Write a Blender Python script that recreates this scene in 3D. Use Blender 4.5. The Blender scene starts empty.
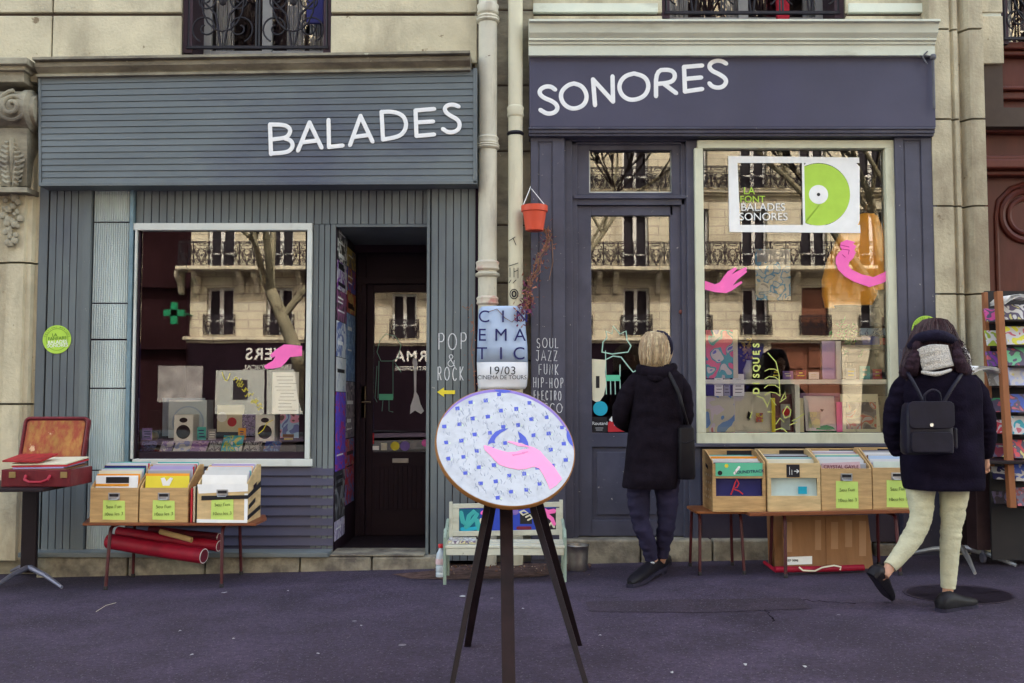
import bpy, bmesh, math, random
from mathutils import Vector, Matrix, noise
R = math.radians
sc = bpy.context.scene
COL = sc.collection
random.seed(7)
# ------------------------------------------------ camera, light, exposure
CZ, F, PITCH = 1.27, 995.0, R(3.36)
cam = bpy.data.cameras.new('camera'); camo = bpy.data.objects.new('camera', cam); COL.objects.link(camo)
camo.location = (0, 0, CZ); camo.rotation_euler = (R(90) + PITCH, 0, 0)
cam.sensor_width = 36; cam.lens = 36 * F / 1024; cam.clip_end = 500; cam.clip_start = .05
sc.camera = camo
SUN_EL, SUN_ROT = R(49), R(14)
wd = bpy.data.worlds.new('World'); sc.world = wd; wd.use_nodes = True
nt = wd.node_tree; bg = nt.nodes['Background']
sky = nt.nodes.new('ShaderNodeTexSky'); sky.sky_type = 'NISHITA'; sky.sun_disc = False
sky.sun_elevation = SUN_EL; sky.sun_rotation = SUN_ROT; sky.air_density = 1.0; sky.dust_density = 2.5
tint = nt.nodes.new('ShaderNodeMix'); tint.data_type = 'RGBA'; tint.blend_type = 'MULTIPLY'; tint.inputs[0].default_value = 1
tint.inputs[7].default_value = (1.24, 1.0, .72, 1)
nt.links.new(sky.outputs[0], tint.inputs[6]); nt.links.new(tint.outputs[2], bg.inputs[0]); bg.inputs[1].default_value = .15
sd = bpy.data.lights.new('sun', 'SUN'); sd.energy = 2.7; sd.angle = R(.5); sd.color = (1, .95, .85)
so = bpy.data.objects.new('sun', sd); COL.objects.link(so)
tosun = Vector((math.sin(SUN_ROT) * math.cos(SUN_EL), math.cos(SUN_ROT) * math.cos(SUN_EL), math.sin(SUN_EL)))
so.rotation_euler = tosun.to_track_quat('Z', 'Y').to_euler(); so.location = (0, 0, 30)
sc.view_settings.view_transform = 'Standard'; sc.view_settings.look = 'None'
sc.view_settings.exposure = 3.05; sc.view_settings.gamma = 1
try: sc.cycles.max_bounces = 8; sc.cycles.transparent_max_bounces = 12
except Exception: pass

# ------------------------------------------------ mapping from photo measurements to the place
def W(px, py, Y):
    u, v = (px - 512) / F, (341.5 - py) / F
    dy = math.cos(PITCH) - v * math.sin(PITCH); dz = math.sin(PITCH) + v * math.cos(PITCH)
    t = Y / dy
    return Vector((u * t, Y, CZ + dz * t))
def zg(x): return .043 + .022 * x
def G(px, py):
    u, v = (px - 512) / F, (341.5 - py) / F
    dy = math.cos(PITCH) - v * math.sin(PITCH); dz = math.sin(PITCH) + v * math.cos(PITCH)
    t = (.043 - CZ) / (dz - .022 * u)
    return Vector((u * t, dy * t, CZ + dz * t))
def X(px, Y, py=341): return W(px, py, Y).x
def Z(py, Y, px=512): return W(px, py, Y).z

# ------------------------------------------------ materials
MATS = {}
def _n(t, ty): return t.nodes.new(ty)
def M(name, col, rough=.6, var=.12, scale=6, bump=0, bscale=60, metal=0, grime=None, stretch=(1, 1, 1), chips=None, spec=.22, gscale=2.0, gth=.5, gst=(1,1,.35), trans=0, sheen=0, mortar=None):
    if name in MATS: return MATS[name]
    m = bpy.data.materials.new(name); m.use_nodes = True; t = m.node_tree; L = t.links
    b = t.nodes['Principled BSDF']; b.inputs['Roughness'].default_value = rough
    b.inputs['Metallic'].default_value = metal; b.inputs['Specular IOR Level'].default_value = spec
    if sheen: b.inputs['Sheen Weight'].default_value = sheen
    tc = _n(t, 'ShaderNodeTexCoord'); mp = _n(t, 'ShaderNodeMapping'); mp.inputs['Scale'].default_value = stretch
    L.new(tc.outputs['Object'], mp.inputs[0])
    ns = _n(t, 'ShaderNodeTexNoise'); ns.inputs['Scale'].default_value = scale; ns.inputs['Detail'].default_value = 6; ns.inputs['Roughness'].default_value = .6
    L.new(mp.outputs[0], ns.inputs['Vector'])
    rp = _n(t, 'ShaderNodeValToRGB'); rp.color_ramp.elements[0].position = .3; rp.color_ramp.elements[1].position = .7
    rp.color_ramp.elements[0].color = [max(0, c * (1 - var)) for c in col[:3]] + [1]
    rp.color_ramp.elements[1].color = [min(1, c * (1 + var)) for c in col[:3]] + [1]
    L.new(ns.outputs[0], rp.inputs[0]); out = rp.outputs[0]
    def over(out, fac, c):
        mx = _n(t, 'ShaderNodeMix'); mx.data_type = 'RGBA'; L.new(fac, mx.inputs[0]); L.new(out, mx.inputs[6]); mx.inputs[7].default_value = (*c[:3], 1)
        return mx.outputs[2]
    def thr(sc_, lo, hi, st, det=8, top=1.0):
        mp2 = _n(t, 'ShaderNodeMapping'); mp2.inputs['Scale'].default_value = st; mp2.inputs['Location'].default_value = (3.1, 1.7, .4); L.new(tc.outputs['Object'], mp2.inputs[0])
        n2 = _n(t, 'ShaderNodeTexNoise'); n2.inputs['Scale'].default_value = sc_; n2.inputs['Detail'].default_value = det; n2.inputs['Roughness'].default_value = .65
        L.new(mp2.outputs[0], n2.inputs['Vector'])
        mr = _n(t, 'ShaderNodeMapRange'); mr.inputs[1].default_value = lo; mr.inputs[2].default_value = hi; mr.inputs[4].default_value = top
        L.new(n2.outputs[0], mr.inputs[0]); return mr.outputs[0]
    if mortar:
        mpb = _n(t, 'ShaderNodeMapping'); mpb.inputs['Rotation'].default_value = (R(90), 0, 0); L.new(tc.outputs['Object'], mpb.inputs[0])
        bk = _n(t, 'ShaderNodeTexBrick'); bk.inputs['Scale'].default_value = 1; bk.inputs['Brick Width'].default_value = 1.3; bk.inputs['Row Height'].default_value = .34; bk.inputs['Mortar Size'].default_value = .025
        L.new(mpb.outputs[0], bk.inputs['Vector']); out = over(out, bk.outputs['Fac'], mortar)
    if grime: out = over(out, thr(gscale, gth, gth + .22, gst, top=.75), grime)
    if chips: out = over(out, thr(chips[1], chips[2], chips[2] + .03, (1, 1, 1)), chips[0])
    L.new(out, b.inputs['Base Color'])
    if bump:
        nb = _n(t, 'ShaderNodeTexNoise'); nb.inputs['Scale'].default_value = bscale; nb.inputs['Detail'].default_value = 5
        L.new(mp.outputs[0], nb.inputs['Vector'])
        bp = _n(t, 'ShaderNodeBump'); bp.inputs['Strength'].default_value = bump; bp.inputs['Distance'].default_value = .01
        L.new(nb.outputs[0], bp.inputs['Height']); L.new(bp.outputs[0], b.inputs['Normal'])
    MATS[name] = m; return m
def ART(name, cols, scale=6, rough=.45, kind='vor', seed=0.0):
    """printed picture: a few ink colours laid out by a procedural pattern"""
    if name in MATS: return MATS[name]
    m = bpy.data.materials.new(name); m.use_nodes = True; t = m.node_tree; L = t.links
    b = t.nodes['Principled BSDF']; b.inputs['Roughness'].default_value = rough
    tc = _n(t, 'ShaderNodeTexCoord'); mp = _n(t, 'ShaderNodeMapping'); mp.inputs['Location'].default_value = (seed, seed * 1.7, seed * .6)
    L.new(tc.outputs['Object'], mp.inputs[0])
    ns = _n(t, 'ShaderNodeTexNoise'); ns.inputs['Scale'].default_value = scale; ns.inputs['Detail'].default_value = 2 if kind == 'noise' else 0
    ns.inputs['Distortion'].default_value = 1.4
    L.new(mp.outputs[0], ns.inputs['Vector'])
    rp = _n(t, 'ShaderNodeValToRGB'); rp.color_ramp.interpolation = 'CONSTANT' if kind == 'vor' else 'EASE'
    el = rp.color_ramp.elements; k = len(cols)
    while len(el) < k: el.new(.5)
    for i, c in enumerate(cols):
        el[i].position = .3 + .42 * i / max(1, k - 1) if i else 0; el[i].color = (*c, 1)
    L.new(ns.outputs[0], rp.inputs[0]); L.new(rp.outputs[0], b.inputs['Base Color'])
    MATS[name] = m; return m
def GLASS(name, refl=2.4, tintc=(.98, .99, .985), minr=.0):
    if name in MATS: return MATS[name]
    m = bpy.data.materials.new(name); m.use_nodes = True; t = m.node_tree; L = t.links
    t.nodes.remove(t.nodes['Principled BSDF']); out = t.nodes['Material Output']
    tr = _n(t, 'ShaderNodeBsdfTransparent'); tr.inputs[0].default_value = (*tintc, 1)
    gl = _n(t, 'ShaderNodeBsdfGlossy'); gl.inputs['Roughness'].default_value = 0.0; gl.inputs[0].default_value = (1, 1, 1, 1)
    fr = _n(t, 'ShaderNodeFresnel'); fr.inputs[0].default_value = 1.5
    ge = _n(t, 'ShaderNodeNewGeometry')
    ma = _n(t, 'ShaderNodeMath'); ma.operation = 'MULTIPLY_ADD'; ma.use_clamp = True; ma.inputs[1].default_value = refl; ma.inputs[2].default_value = minr
    # slight unevenness of old plate glass
    tc = _n(t, 'ShaderNodeTexCoord'); ns = _n(t, 'ShaderNodeTexNoise'); ns.inputs['Scale'].default_value = 1.6; L.new(tc.outputs['Object'], ns.inputs['Vector'])
    bp = _n(t, 'ShaderNodeBump'); bp.inputs['Strength'].default_value = .014; bp.inputs['Distance'].default_value = .02; L.new(ns.outputs[0], bp.inputs['Height']); L.new(bp.outputs[0], gl.inputs['Normal'])
    mx = _n(t, 'ShaderNodeMixShader'); L.new(fr.outputs[0], ma.inputs[0]); L.new(ma.outputs[0], mx.inputs[0]); L.new(tr.outputs[0], mx.inputs[1]); L.new(gl.outputs[0], mx.inputs[2]); L.new(mx.outputs[0], out.inputs[0])
    MATS[name] = m; return m

# ------------------------------------------------ objects
def tag(o, label=None, cat=None, group=None, kind=None):
    if label: o['label'] = label
    if cat: o['category'] = cat
    if group: o['group'] = group
    if kind: o['kind'] = kind
    return o
def thing(name, loc, label, cat, group=None):
    o = bpy.data.objects.new(name, None); COL.objects.link(o); o.location = loc; o.empty_display_size = .1
    return tag(o, label, cat, group)
def rootloc(p):
    while p.parent: p = p.parent
    return Vector(p.location)
class MB:
    def __init__(s): s.v = []; s.f = []
    def add(s, vs, fs):
        k = len(s.v); s.v += [Vector(q) for q in vs]; s.f += [tuple(i + k for i in f) for f in fs]; return s
    def box(s, x0, x1, y0, y1, z0, z1):
        return s.add([(x0,y0,z0),(x1,y0,z0),(x1,y1,z0),(x0,y1,z0),(x0,y0,z1),(x1,y0,z1),(x1,y1,z1),(x0,y1,z1)],
                     [(0,3,2,1),(4,5,6,7),(0,1,5,4),(1,2,6,5),(2,3,7,6),(3,0,4,7)])
    def hexa(s, a, b, c, d, dv):
        """quad a b c d (front) pushed back by vector dv"""
        q = [Vector(p) for p in (a, b, c, d)]; dv = Vector(dv); q2 = [p + dv for p in q]
        return s.add(q + q2, [(0,1,2,3),(7,6,5,4),(1,0,4,5),(2,1,5,6),(3,2,6,7),(0,3,7,4)])
    def prism(s, poly, y0, y1):
        """poly in (x,z) seen from the camera, front at y0"""
        n = len(poly); area = sum(poly[i][0]*poly[(i+1)%n][1]-poly[(i+1)%n][0]*poly[i][1] for i in range(n))
        if area < 0: poly = poly[::-1]
        return s.add([(p[0], y0, p[1]) for p in poly] + [(p[0], y1, p[1]) for p in poly],
                     [tuple(range(n)), tuple(range(2*n-1, n-1, -1))] + [(i, i+n, (i+1)%n+n, (i+1)%n) for i in range(n)])
    def prismx(s, poly, x0, x1):
        """poly in (y,z), extruded along x"""
        n = len(poly)
        return s.add([(x0, p[0], p[1]) for p in poly] + [(x1, p[0], p[1]) for p in poly],
                     [tuple(range(n)), tuple(range(2*n-1, n-1, -1))] + [(i, i+n, (i+1)%n+n, (i+1)%n) for i in range(n)])
    def tube(s, pts, r, n=10, flat=None, cap=True, round_=False):
        pts = [Vector(p) for p in pts]; m = len(pts)
        rs = list(r) if isinstance(r, (list, tuple)) else [r] * m
        if round_:
            d0 = (pts[0]-pts[1]).normalized(); d1 = (pts[-1]-pts[-2]).normalized(); a, b = rs[0], rs[-1]
            pts = [pts[0]+d0*a*.98, pts[0]+d0*a*.7] + pts + [pts[-1]+d1*b*.7, pts[-1]+d1*b*.98]
            rs = [a*.2, a*.7] + rs + [b*.7, b*.2]; m += 4
        k = len(s.v); up = None
        for i, p in enumerate(pts):
            t = (pts[min(i+1, m-1)] - pts[max(i-1, 0)]).normalized()
            if up is None:
                up = Vector((0, 1, 0)) if abs(t.y) < .9 else Vector((1, 0, 0))
            a = (up - t * up.dot(t)).normalized(); up = a; b = t.cross(a)
            for j in range(n):
                w = 2 * math.pi * j / n; q = a * math.cos(w) * rs[i] + b * math.sin(w) * rs[i]
                if flat is not None: q.y *= flat
                s.v.append(p + q)
        for i in range(m - 1):
            for j in range(n):
                s.f.append((k+i*n+j, k+i*n+(j+1)%n, k+(i+1)*n+(j+1)%n, k+(i+1)*n+j))
        if cap:
            s.f.append(tuple(k+j for j in range(n-1, -1, -1))); s.f.append(tuple(k+(m-1)*n+j for j in range(n)))
        return s
    def lathe(s, prof, c, n=24, ax='z'):
        """prof: list of (r, h)"""
        k = len(s.v); c = Vector(c)
        for r, h in prof:
            for j in range(n):
                w = 2*math.pi*j/n; a, b = r*math.cos(w), r*math.sin(w)
                s.v.append(c + (Vector((a, b, h)) if ax == 'z' else Vector((a, h, b)) if ax == 'y' else Vector((h, a, b))))
        for i in range(len(prof)-1):
            for j in range(n): s.f.append((k+i*n+j, k+i*n+(j+1)%n, k+(i+1)*n+(j+1)%n, k+(i+1)*n+j))
        s.f.append(tuple(k+j for j in range(n-1,-1,-1))); e = k+(len(prof)-1)*n; s.f.append(tuple(e+j for j in range(n)))
        return s
    def loft(s, rings, n=28, pw=2.0, wob=0, seed=0, cap=True, fold=0):
        """rings: (cx, cy, cz, rx, ry); horizontal super-ellipse rings from top to bottom"""
        k = len(s.v)
        for i, (cx, cy, cz, rx, ry) in enumerate(rings):
            for j in range(n):
                w = 2*math.pi*j/n; c, sn = math.cos(w), math.sin(w)
                e = 2/pw; a = math.copysign(abs(c)**e, c); b = math.copysign(abs(sn)**e, sn)
                g = 1 + wob * noise.noise(Vector((c*2.2+seed, sn*2.2, cz*5))) + fold * math.sin(w*7+seed+cz*2) * (i/len(rings))
                s.v.append(Vector((cx+rx*a*g, cy+ry*b*g, cz)))
        for i in range(len(rings)-1):
            for j in range(n): s.f.append((k+i*n+j, k+i*n+(j+1)%n, k+(i+1)*n+(j+1)%n, k+(i+1)*n+j))
        if cap:
            s.f.append(tuple(k+j for j in range(n-1,-1,-1))); e = k+(len(rings)-1)*n; s.f.append(tuple(e+j for j in range(n)))
        return s
    def ball(s, c, r, n=12, sq=(1,1,1)):
        k = len(s.v); c = Vector(c); m = max(4, n//2)
        s.v.append(c+Vector((0,0,r*sq[2])))
        for i in range(1, m):
            a = math.pi*i/m
            for j in range(n):
                w = 2*math.pi*j/n; s.v.append(c+Vector((r*math.sin(a)*math.cos(w)*sq[0], r*math.sin(a)*math.sin(w)*sq[1], r*math.cos(a)*sq[2])))
        s.v.append(c-Vector((0,0,r*sq[2]))); e = len(s.v)-1
        for j in range(n): s.f.append((k, k+1+j, k+1+(j+1)%n)); s.f.append((e, e-n+(j+1)%n, e-n+j))
        for i in range(m-2):
            for j in range(n): q = k+1+i*n; s.f.append((q+j, q+n+j, q+n+(j+1)%n, q+(j+1)%n))
        return s
    def xf(s, mat):
        s.v = [mat @ q for q in s.v]; return s
    def build(s, name, mat, parent=None, smooth=False, bevel=0, origin=None, sub=0):
        o0 = rootloc(parent) if parent else Vector(origin or (0, 0, 0))
        me = bpy.data.meshes.new(name); me.from_pydata([tuple(q - o0) for q in s.v], [], s.f)
        bm = bmesh.new(); bm.from_mesh(me); bmesh.ops.recalc_face_normals(bm, faces=bm.faces); bm.to_mesh(me); bm.free()
        me.materials.append(mat)
        if smooth:
            for p in me.polygons: p.use_smooth = True
            try: me.set_sharp_from_angle(angle=R(42))
            except Exception: pass
        o = bpy.data.objects.new(name, me); COL.objects.link(o)
        if parent: o.parent = parent
        else: o.location = o0
        if bevel:
            bv = o.modifiers.new('bevel', 'BEVEL'); bv.width = bevel; bv.segments = 2; bv.limit_method = 'ANGLE'; bv.angle_limit = R(40)
        if sub:
            sb = o.modifiers.new('sub', 'SUBSURF'); sb.levels = sub; sb.render_levels = sub
        return o
def box(name, x0, x1, y0, y1, z0, z1, mat, parent=None, bevel=.003):
    return MB().box(x0, x1, y0, y1, z0, z1).build(name, mat, parent, bevel=bevel, origin=((x0+x1)/2, (y0+y1)/2, z0))
def copytree(o, loc=None, parent=None):
    c = o.copy(); COL.objects.link(c)
    if parent: c.parent = parent
    if loc is not None: c.location = loc
    for ch in list(o.children): copytree(ch, None, c)
    return c
def text(s, size, mat, parent, pos, name='lettering', align='CENTER', rot=0, spacing=1, extrude=.001, back=False, width=1, offset=0):
    cu = bpy.data.curves.new('t', 'FONT'); cu.body = s; cu.size = size; cu.align_x = align; cu.align_y = 'CENTER'
    cu.extrude = extrude; cu.space_character = spacing; cu.offset = offset
    to = bpy.data.objects.new('t', cu); COL.objects.link(to)
    me = bpy.data.meshes.new_from_object(to); bpy.data.objects.remove(to); bpy.data.curves.remove(cu)
    o0 = rootloc(parent) if parent else Vector(pos); c, sn = math.cos(rot), math.sin(rot)
    for v in me.vertices:
        x, y, z = v.co; x *= width; x, y = x*c - y*sn, x*sn + y*c
        v.co = (Vector(pos) + (Vector((x, -z, y)) if not back else Vector((-x, z, y)))) - o0
    me.materials.clear(); me.materials.append(mat); me.name = name
    o = bpy.data.objects.new(name, me); COL.objects.link(o)
    if parent: o.parent = parent
    else: o.location = o0
    return o
# stroke alphabet for hand painted lettering (unit height, own width)
def arc(cx, cy, rx, ry, a0, a1, n=12):
    return [(cx+rx*math.cos(R(a0+(a1-a0)*i/n)), cy+ry*math.sin(R(a0+(a1-a0)*i/n))) for i in range(n+1)]
FONT = {
 'A': (.72, [[(0,0),(.36,1),(.72,0)],[(.13,.3),(.6,.3)]]),
 'B': (.62, [[(0,0),(0,1),(.34,1)]+arc(.34,.77,.22,.23,90,-90)+[(0,.53)],[(.34,.54)]+arc(.36,.27,.26,.27,90,-90)+[(0,0)]]),
 'C': (.68, [arc(.4,.5,.4,.5,45,315,16)]),
 'D': (.68, [[(0,0),(0,1),(.22,1)]+arc(.22,.5,.46,.5,90,-90,14)+[(0,0)]]),
 'E': (.52, [[(.52,1),(0,1),(0,0),(.52,0)],[(0,.52),(.5,.52)]]),
 'F': (.5, [[(.5,1),(0,1),(0,0)],[(0,.5),(.42,.5)]]),
 'H': (.6, [[(0,0),(0,1)],[(.6,0),(.6,1)],[(0,.5),(.6,.5)]]),
 'I': (.02, [[(0,0),(0,1)]]),
 'J': (.45, [[(.1,1),(.5,1)],[(.42,1),(.42,.25)]+arc(.22,.22,.2,.22,0,-160,8)]),
 'K': (.58, [[(0,0),(0,1)],[(.56,1),(.02,.45),(.58,0)]]),
 'L': (.48, [[(0,1),(0,0),(.48,.02)]]),
 'N': (.64, [[(0,0),(0,1),(.62,0),(.64,1)]]),
 'O': (.9, [arc(.45,.5,.45,.5,90,450,24)]),
 'P': (.55, [[(0,0),(0,1),(.3,1)]+arc(.3,.74,.25,.26,90,-90)+[(0,.48)]]),
 'R': (.6, [[(0,0),(0,1),(.32,1)]+arc(.32,.75,.25,.25,90,-90)+[(0,.5)],[(.25,.5),(.6,.02)]]),
 'S': (.58, [arc(.3,.76,.26,.24,40,250,12)+arc(.3,.26,.28,.26,80,-150,12)]),
 'T': (.6, [[(0,1),(.6,1)],[(.3,1),(.3,0)]]),
 'U': (.6, [[(0,1),(0,.3)]+arc(.3,.28,.3,.28,180,360,10)+[(.6,1)]]),
 'Z': (.5, [[(0,1),(.5,1),(0,0),(.5,0)]]),
 '-': (.3, [[(0,.5),(.3,.5)]]),
 '&': (.55, [[(.5,.5)]+arc(.25,.26,.24,.26,20,-200,10)+[(.35,.7)]+arc(.25,.83,.14,.16,-20,200,8)+[(.55,0)]]),
 "'": (.1, [[(.05,1),(.02,.8)]]), ' ': (.4, [])}
def strokes(s, h, r, x, z, y, dirv=(1, 0), gap=.3, mb=None, jit=0, flat=.12, wid=1.0):
    """letters painted along dirv, baseline start (x,z) on plane y"""
    mb = mb or MB(); dx, dz = Vector(dirv).normalized(); cur = 0
    for ch in s:
        w, pl = FONT[ch]; jr = random.uniform(-jit, jit)
        for p in pl:
            q = [(x + (cur + a*wid*h)*dx - b*h*dz*.0 + jr*h*.3, y, z + (cur + a*wid*h)*dz + b*h + jr*h) for a, b in p]
            mb.tube(q, r, n=8, flat=flat, round_=True)
        cur += (w*wid + gap) * h
    return mb
def line(pts, Y, r, mb=None, flat=.15):
    mb = mb or MB(); mb.tube([W(a, b, Y) for a, b in pts], r, n=6, flat=flat, round_=True); return mb
def pxpoly(pts, Y, d=.002):
    return MB().prism([(W(a, b, Y).x, W(a, b, Y).z) for a, b in pts], Y, Y + d)
def pxbox(x0, y0, x1, y1, Y0, Y1, mb=None):
    """box whose FRONT face (plane Y0) covers these photo measurements"""
    a, b = W(x0, y1, Y0), W(x1, y0, Y0); mb = mb or MB()
    return mb.box(a.x, b.x, Y0, Y1, a.z, b.z)
def skin(name, pts, edges, mat, parent, sub=1):
    o0 = rootloc(parent); me = bpy.data.meshes.new(name)
    me.from_pydata([tuple(Vector(p[0]) - o0) for p in pts], edges, [])
    o = bpy.data.objects.new(name, me); COL.objects.link(o); o.parent = parent
    o.modifiers.new('skin', 'SKIN')
    if not me.skin_vertices: bpy.context.view_layer.update()
    sv = me.skin_vertices[0].data
    for i, p in enumerate(pts): sv[i].radius = (p[1], p[1]); sv[i].use_root = (i == 0)
    sb = o.modifiers.new('sub', 'SUBSURF'); sb.levels = sub; sb.render_levels = sub
    me.materials.append(mat); o.modifiers['skin'].use_smooth_shade = True
    return o
# ================================================ materials used all over
stone = M('limestone', (.56, .50, .36), .85, .16, 3, bscale=45, bump=.6, grime=(.17, .13, .09), gscale=1.6, gth=.46, gst=(1, 1, .4), chips=((.22, .17, .11), 7, .655))
stone_d = M('weathered_limestone', (.34, .31, .235), .9, .2, 4, .35, 40, grime=(.06, .045, .045), gscale=2.6, gth=.42, gst=(.6, 1, 1.4), chips=((.5, .47, .36), 11, .66))
stone_p = M('pale_painted_stone', (.62, .64, .55), .7, .08, 3, .1, 60, grime=(.22, .2, .15), gscale=3, gth=.55, gst=(.4, 1, 2))
stone_step = M('step_stone', (.30, .27, .21), .9, .35, 6, .6, 60, grime=(.07, .055, .055), gscale=5, gth=.42, gst=(1, 1, 1))
joint = M('dark_joint', (.08, .06, .05), .95)
grey_p = M('grey_shop_paint', (.142, .162, .172), .5, .2, 3, .12, 30, stretch=(1, 1, .15), chips=((.36, .35, .33), 22, .69), grime=(.075, .08, .11), gscale=1.4, gth=.5)
grey_h = M('grey_sign_paint', (.142, .163, .176), .5, .2, 3, .15, 30, stretch=(.15, 1, 1), chips=((.3, .3, .3), 30, .72), grime=(.075, .08, .12), gscale=1.1, gth=.48, gst=(.5,1,1))
blue_p = M('violet_grey_paint', (.068, .066, .108), .45, .10, 2, .06, 30, grime=(.065, .06, .12), gscale=1, gth=.5)
blue_w = M('worn_violet_grey_paint', (.072, .072, .106), .45, .2, 4, .1, 30, chips=((.40, .38, .36), 26, .665), grime=(.05, .045, .08), gscale=1.6, gth=.5)
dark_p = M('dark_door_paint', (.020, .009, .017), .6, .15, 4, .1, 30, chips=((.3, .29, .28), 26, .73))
groove = M('groove_dark', (.020, .010, .020), .9)
white_p = M('white_frame_paint', (.60, .62, .60), .5, .06, 4, .08, 30, grime=(.3, .3, .26), gscale=4, gth=.56)
cream_p = M('cream_frame_paint', (.60, .60, .47), .5, .07, 4, .1, 30, grime=(.36, .34, .22), gscale=5, gth=.52, chips=((.2, .19, .15), 30, .74))
letter_w = M('sign_white_paint', (.80, .80, .82), .6, .05, 20)
chalk = M('chalk_white', (.62, .64, .68), .9, .3, 60)
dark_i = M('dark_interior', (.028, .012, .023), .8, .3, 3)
iron = M('black_iron', (.012, .010, .016), .5, .3, 20, spec=.3)
glass = GLASS('shop_glass', 1.22)
glass_o = GLASS('window_glass', 1.3)
pipe_w = M('old_cream_pipe_paint', (.56, .53, .44), .55, .08, 5, .15, 40, grime=(.25, .2, .16), gscale=3, gth=.52, gst=(3, 3, .5), chips=((.12, .05, .04), 14, .68))
pipe_c = M('cream_pipe_plastic', (.62, .58, .44), .5, .05, 5, .08, 40, grime=(.34, .28, .2), gscale=2.5, gth=.55, gst=(3, 3, .4), chips=((.12, .08, .08), 18, .74))
mahog = M('mahogany_varnish', (.10, .024, .017), .4, .3, 4, .1, 30, stretch=(1, 1, .2), grime=(.045, .008, .01), gscale=2)

# ================================================ ground
def ground_sheet(name, x0, x1, y0, y1, dz, mat, nx=40, ny=20, kind='structure'):
    mb = MB(); vs = []; fs = []
    for j in range(ny+1):
        for i in range(nx+1):
            x = x0+(x1-x0)*i/nx; y = y0+(y1-y0)*j/ny
            vs.append((x, y, .022*max(-24, min(24, x))+.043+dz))
    for j in range(ny):
        for i in range(nx): a = j*(nx+1)+i; fs.append((a, a+1, a+nx+2, a+nx+1))
    mb.add(vs, fs); o = mb.build(name, mat); o['kind'] = kind
    return o
def asphalt(name, c, speck=(.34, .33, .38)):
    m = M(name, c, .82, .30, 2.6, .55, 160, grime=(c[0]*.5, c[1]*.45, c[2]*.5), gscale=1.1, gth=.46, gst=(1, 1, 1), spec=.35)
    t = m.node_tree; L = t.links; b = t.nodes['Principled BSDF']; src = b.inputs['Base Color'].links[0].from_socket
    tc = _n(t, 'ShaderNodeTexCoord'); n9 = _n(t, 'ShaderNodeTexNoise'); n9.inputs['Scale'].default_value = 38; n9.inputs['Detail'].default_value = 9; n9.inputs['Roughness'].default_value = .8; L.new(tc.outputs['Object'], n9.inputs['Vector']); r9 = _n(t, 'ShaderNodeMapRange'); r9.inputs[1].default_value = .35; r9.inputs[2].default_value = .65; r9.inputs[3].default_value = .55; r9.inputs[4].default_value = 1.6; L.new(n9.outputs[0], r9.inputs[0]); m9 = _n(t, 'ShaderNodeMix'); m9.data_type = 'RGBA'; m9.blend_type = 'MULTIPLY'; m9.inputs[0].default_value = 1; L.new(src, m9.inputs[6]); L.new(r9.outputs[0], m9.inputs[7]); src = m9.outputs[2]
    for sc_, th, cc, f in ((2.2, .045, (.30, .29, .33), .5), (5.0, .05, (.016, .012, .02), .6), (42, .17, speck, .22), (60, .24, (.012, .01, .02), .6), (17, .07, (.3, .3, .33), .35)):
        vo = _n(t, 'ShaderNodeTexVoronoi'); vo.inputs['Scale'].default_value = sc_; L.new(tc.outputs['Object'], vo.inputs['Vector'])
        lt = _n(t, 'ShaderNodeMath'); lt.operation = 'LESS_THAN'; lt.inputs[1].default_value = th; L.new(vo.outputs['Distance'], lt.inputs[0])
        ml = _n(t, 'ShaderNodeMath'); ml.operation = 'MULTIPLY'; ml.inputs[1].default_value = f; L.new(lt.outputs[0], ml.inputs[0])
        mx = _n(t, 'ShaderNodeMix'); mx.data_type = 'RGBA'; L.new(ml.outputs[0], mx.inputs[0]); L.new(src, mx.inputs[6]); mx.inputs[7].default_value = (*cc, 1); src = mx.outputs[2]
    L.new(src, b.inputs['Base Color']); return m
pave_m = asphalt('pavement_asphalt', (.040, .028, .054))
road_m = asphalt('road_asphalt', (.05, .05, .055))
kerb_m = M('granite_kerb', (.3, .29, .27), .8, .2, 10, .2)
ground_sheet('ground', -150, 150, -150, 150, -.16, road_m, 60, 60)
ground_sheet('pavement', -30, 30, -3.6, 7.75, 0, pave_m)
ground_sheet('far_pavement', -30, 30, -26, -19, -.03, pave_m)
ground_sheet('road', -60, 60, -19, -3.8, -.14, road_m)
mb = MB(); mb.hexa((-30, -3.8, -.9), (30, -3.8, .5), (30, -3.8, .705), (-30, -3.8, -.612), (0, .2, 0)); k = mb.build('kerb', kerb_m); k['kind'] = 'structure'
# the trampled darker strip of dirt by the wall, worn patches
dirt = M('dirt_and_dead_leaves', (.085, .05, .045), .95, .6, 14, .8, 60)
def patch(name, pts, mat, dz=.004, label=None):
    vs = [G(a, b) for a, b in pts]; vs = [(v.x, v.y, zg(v.x)+dz) for v in vs]
    return MB().add(vs, [tuple(range(len(vs)))]).build(name, mat, origin=vs[0])
crk = MB(); rq = random.Random(31)
for (pts_) in ([(757,603),(768,613),(775,622)], [(748,604),(800,600),(862,604)]):
    q = []
    for a, b in zip(pts_[:-1], pts_[1:]):
        for k in range(9): t_ = k/9; v = G(a[0]+(b[0]-a[0])*t_+rq.uniform(-2, 2), a[1]+(b[1]-a[1])*t_+rq.uniform(-.8, .8)); q.append((v.x, v.y, zg(v.x)+.001))
    crk.tube(q, [rq.uniform(.001, .003) for _ in q], 5)
ck = crk.build('pavement_cracks', M('crack_dark', (.010, .006, .011), .95)); ck['kind'] = 'structure'
rpm = asphalt('repair_asphalt', (.030, .020, .036)); ck = patch('pavement_repair', [(585,602),(800,598),(812,609),(700,613),(590,612)], rpm, .003); ck['kind'] = 'structure'
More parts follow.
